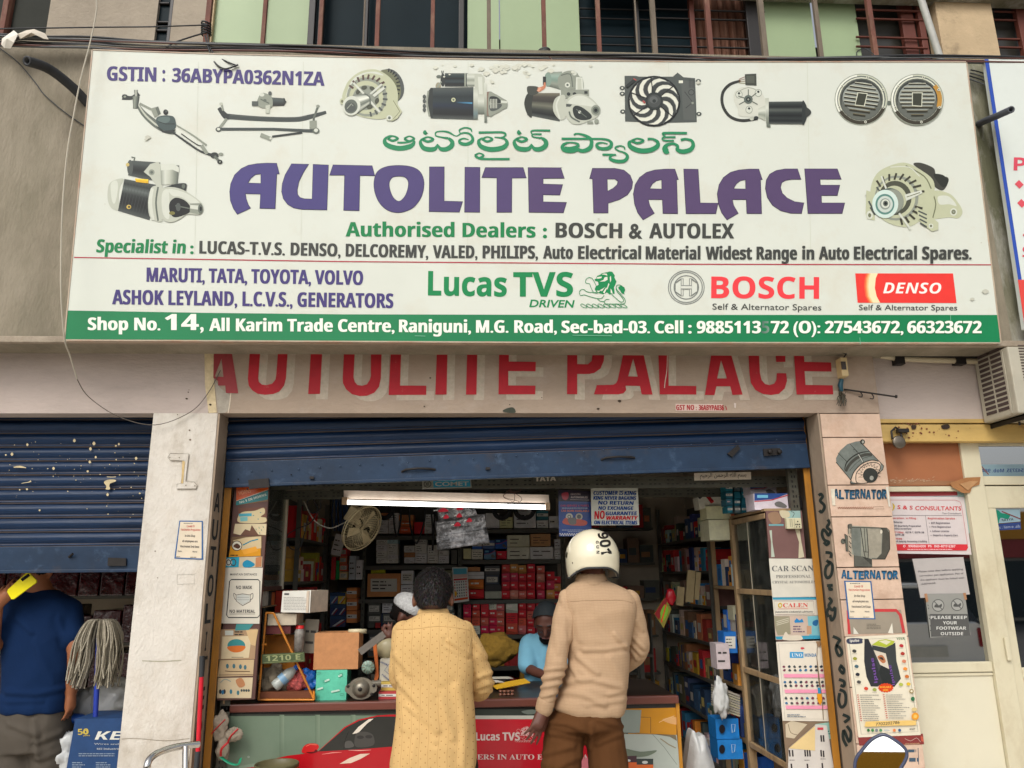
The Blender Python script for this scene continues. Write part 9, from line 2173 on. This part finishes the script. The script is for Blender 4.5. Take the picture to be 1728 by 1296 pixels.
lump('sack','large white woven sack slumped behind the blue pole of the mop','sack',P(182,1180,4.7),.14,(196,190,180),3,BAG,.25,4,(1,.7,.8));lump('sack','smaller white printed sack left of the mop pole','sack',P(146,1188,4.66),.085,(180,186,186),8,BAG,.25,4,(.9,.6,1));lump('paint_pail','blue plastic pail lid half hidden behind the navy carton','pail',P(126,1212,4.55),.05,(20,70,150),5,PLAST,.1,3,(1.2,.8,.5));lump('sack','white sack lying low at the grey trousers','sack',P(112,1268,4.5),.10,(190,190,184),12,BAG,.3,4,(.8,.7,1));bx('brown cardboard sheet behind the navy carton',106,1222,126,1262,4.6,.03,(130,84,50),None)
sf=thing('packet_shelving','dark rack of glossy maroon packets at the back of the left shop','shelving',P(140,1000,5.6))
for z in(.9,1.2,1.5,1.8):MB().box((-3.6,5.5,z-.02),(-1.75,5.9,z)).build('shelf_board',SHELF,sf)
DPK=mat('glossy_dark_packet',(70,20,24),rough=.15,var=.6,scale=9,bump=1,bscale=14,spec=.8);r=random.Random(4);k=0
for z in(.9,1.2,1.5,1.8):
 x=-3.5;n=0
 while x<-1.85:w=r.uniform(.1,.2);n+=1;o=MB().box((x,5.47,z+.001),(x+w-.01,5.8,z+r.uniform(.14,.26)),bev=.008).build('packet',DPK);tagtop(o,'maroon packet on the left shop rack, %s from left, %s shelf up'%(ORD[n-1],ORD[int((z-.9)/.3+.1)]),'packet','packets on the left shop rack');x+=w
mr=thing('motorcycle_mirror','pointed motorcycle mirror with a dark rim poking up at the bottom right','mirror',P(1490,1296,2.05))
pxm=[(1486,1240.5),(1497,1241.5),(1510,1249),(1523,1259),(1529.5,1268),(1529,1280),(1519,1298),(1505,1322),(1470,1335),(1446,1320),(1442.5,1296),(1445,1280),(1453,1268),(1470,1249)]
c=P(1487,1285,2.05);Nm=(Vector((-.35,-1,.114)).normalized()-(c-CAM).normalized()).normalized();MPl=Plane(c,Nm)
ps=spline([tuple(MPl.at(x,y))for x,y in pxm],4,True);mb=MB();mb.prism([Vector(p)for p in ps],-Nm*.012);mb.build('housing',mat('mirror_housing',(62,68,92),rough=.3),mr);MB().tube(ps+[ps[0]],.0042,n=8,caps=False).build('rim',MATS['mirror_housing'],mr)
mb=MB();cc=sum((Vector(p)for p in ps),Vector())/len(ps);mb.prism([cc+(Vector(p)-cc)*.97+Nm*.0012 for p in ps],-Nm*.001);mb.build('mirror_glass',mat('silvered_glass',(236,240,240),rough=.01,metal=1,var=0),mr);MB().tube([c+Vector((.01,.02,-.05)),c+Vector((.02,.03,-.3)),c+Vector((-.05,0,-.6))],.006).build('stem',IRON,mr)
CHR=mat('chrome',(210,206,200),rough=.12,metal=1,var=.1)
gb=thing('grab_rail','chrome scooter grab rail curving up at the bottom left edge','grab rail',P(290,1296,2.1));MB().tube(spline([tuple(P(x,y,Y))for x,y,Y in((262,1340,2.1),(249,1310,2.1),(249,1290,2.1),(258,1276,2.12),(280,1265,2.16),(306,1259,2.2),(335,1256,2.24))],6),.0085,n=12).build('tube',CHR,gb);MB().tube([P(313,1260,2.2),P(313,1300,2.18),P(312,1350,2.16)],.0075,n=10).build('stay',CHR,gb)
CX,CYc=5.35,-.9
car=thing('parked_car','white hatchback parked by the pavement, seen only mirrored in the right shop glass','car',(CX,CYc,0));CW=mat('white_car_paint',(226,228,226),rough=.2,var=.02,coat=.8,spec=.6);CG=mat('car_glass',(16,22,24),rough=.03,var=0,spec=.8)
fb=Flesh();prof=[(0.0,.35),(0.0,.75),(.06,.98),(.3,1.04),(.35,1.05)]
def hull(ys,zt,w):
 return[(CX,CYc-y,z,w_,.02)for y,z,w_ in zip(ys,zt,w)]
mb=MB();S_=[(0,.32,.95,.78),(-.08,.26,1.0,.83),(-.5,.24,1.02,.86),(-2.6,.24,.98,.86),(-3.6,.26,.86,.82),(-3.8,.34,.70,.76)];vs=[]
for y,z0,z1,w in S_:
 for x,z in((-w,z0+.1),(-w*1.02,(z0+z1)/2),(-w*.96,z1-.04),(-w*.86,z1),(w*.86,z1),(w*.96,z1-.04),(w*1.02,(z0+z1)/2),(w,z0+.1),(w*.9,z0),(-w*.9,z0)):vs.append((CX+x,CYc+y,z))
n=10;fs=[(i*n+k,i*n+(k+1)%n,(i+1)*n+(k+1)%n,(i+1)*n+k)for i in range(len(S_)-1)for k in range(n)]+[tuple(range(n)),tuple(range((len(S_)-1)*n,len(S_)*n))[::-1]]
mb.add(vs,fs,smooth=True);o=mb.build('body',CW,car);b_=o.modifiers.new('b','BEVEL');b_.width=.04;b_.segments=3
mb=MB();S_=[(-.12,1.0,.78),(-.35,1.38,.66),(-1.9,1.44,.64),(-2.7,.98,.76)];vs=[(CX+q*w,CYc+y,z)for y,z,w in S_ for q in(-1,1)];mb.add(vs,[(0,1,3,2),(2,3,5,4),(4,5,7,6)]);mb.add(vs,[(0,2,4,6),(1,7,5,3)]);mb.build('cabin_glass',CG,car)
MB().box((CX-.66,CYc-1.95,1.39),(CX+.66,CYc-.34,1.45),bev=.03).build('roof',CW,car)
for q in(-1,1):
 MB().box((CX+q*.76-.1,CYc-.06,.72),(CX+q*.76+.1,CYc+.02,.94),bev=.02).build('tail_lamp',mat('red_lamp_lens',(150,14,18),rough=.1,coat=.5),car)
 for yy in(-.75,-3.1):t=link('wheel',MB().lathe([(.2,-.09),(.3,-.09),(.32,-.05),(.32,.05),(.3,.09),(.2,.09)],(CX+q*.78,CYc+yy,.2),(1,0,0),28).mesh('wheel'),car,RUB);MB().lathe([(0,.0),(.2,.02),(.2,-.04)],(CX+q*.84,CYc+yy,.2),(q,0,0),20).build('rim',CHR,t)
MB().box((CX-.26,CYc+.01,.62),(CX+.26,CYc+.022,.74)).build('number_plate',mat('plate_white',(200,200,190)),car);MB().box((CX-.84,CYc-.1,.36),(CX+.84,CYc+.05,.56),bev=.04).build('bumper',CW,car)
ob=thing('street_building','low yellow and red fronted building across the street, seen only in mirrors and glass','building',(4,-17,0));MB().box((-18,-19,0),(22,-17,3.4),(170,160,146)).build('wall',CARTON,ob);MB().box((-18,-17,2.6),(22,-16.8,3.5),(220,150,30)).build('yellow_fascia',CARTON,ob);MB().box((-18,-16.99,2.0),(22,-16.85,2.598),(170,60,56)).build('red_awning',CARTON,ob)
for k in range(9):MB().box((-16+k*4,-16.995,.1),(-13.4+k*4,-16.93,1.9),(40,44,46)).build('window',CARTON,ob)
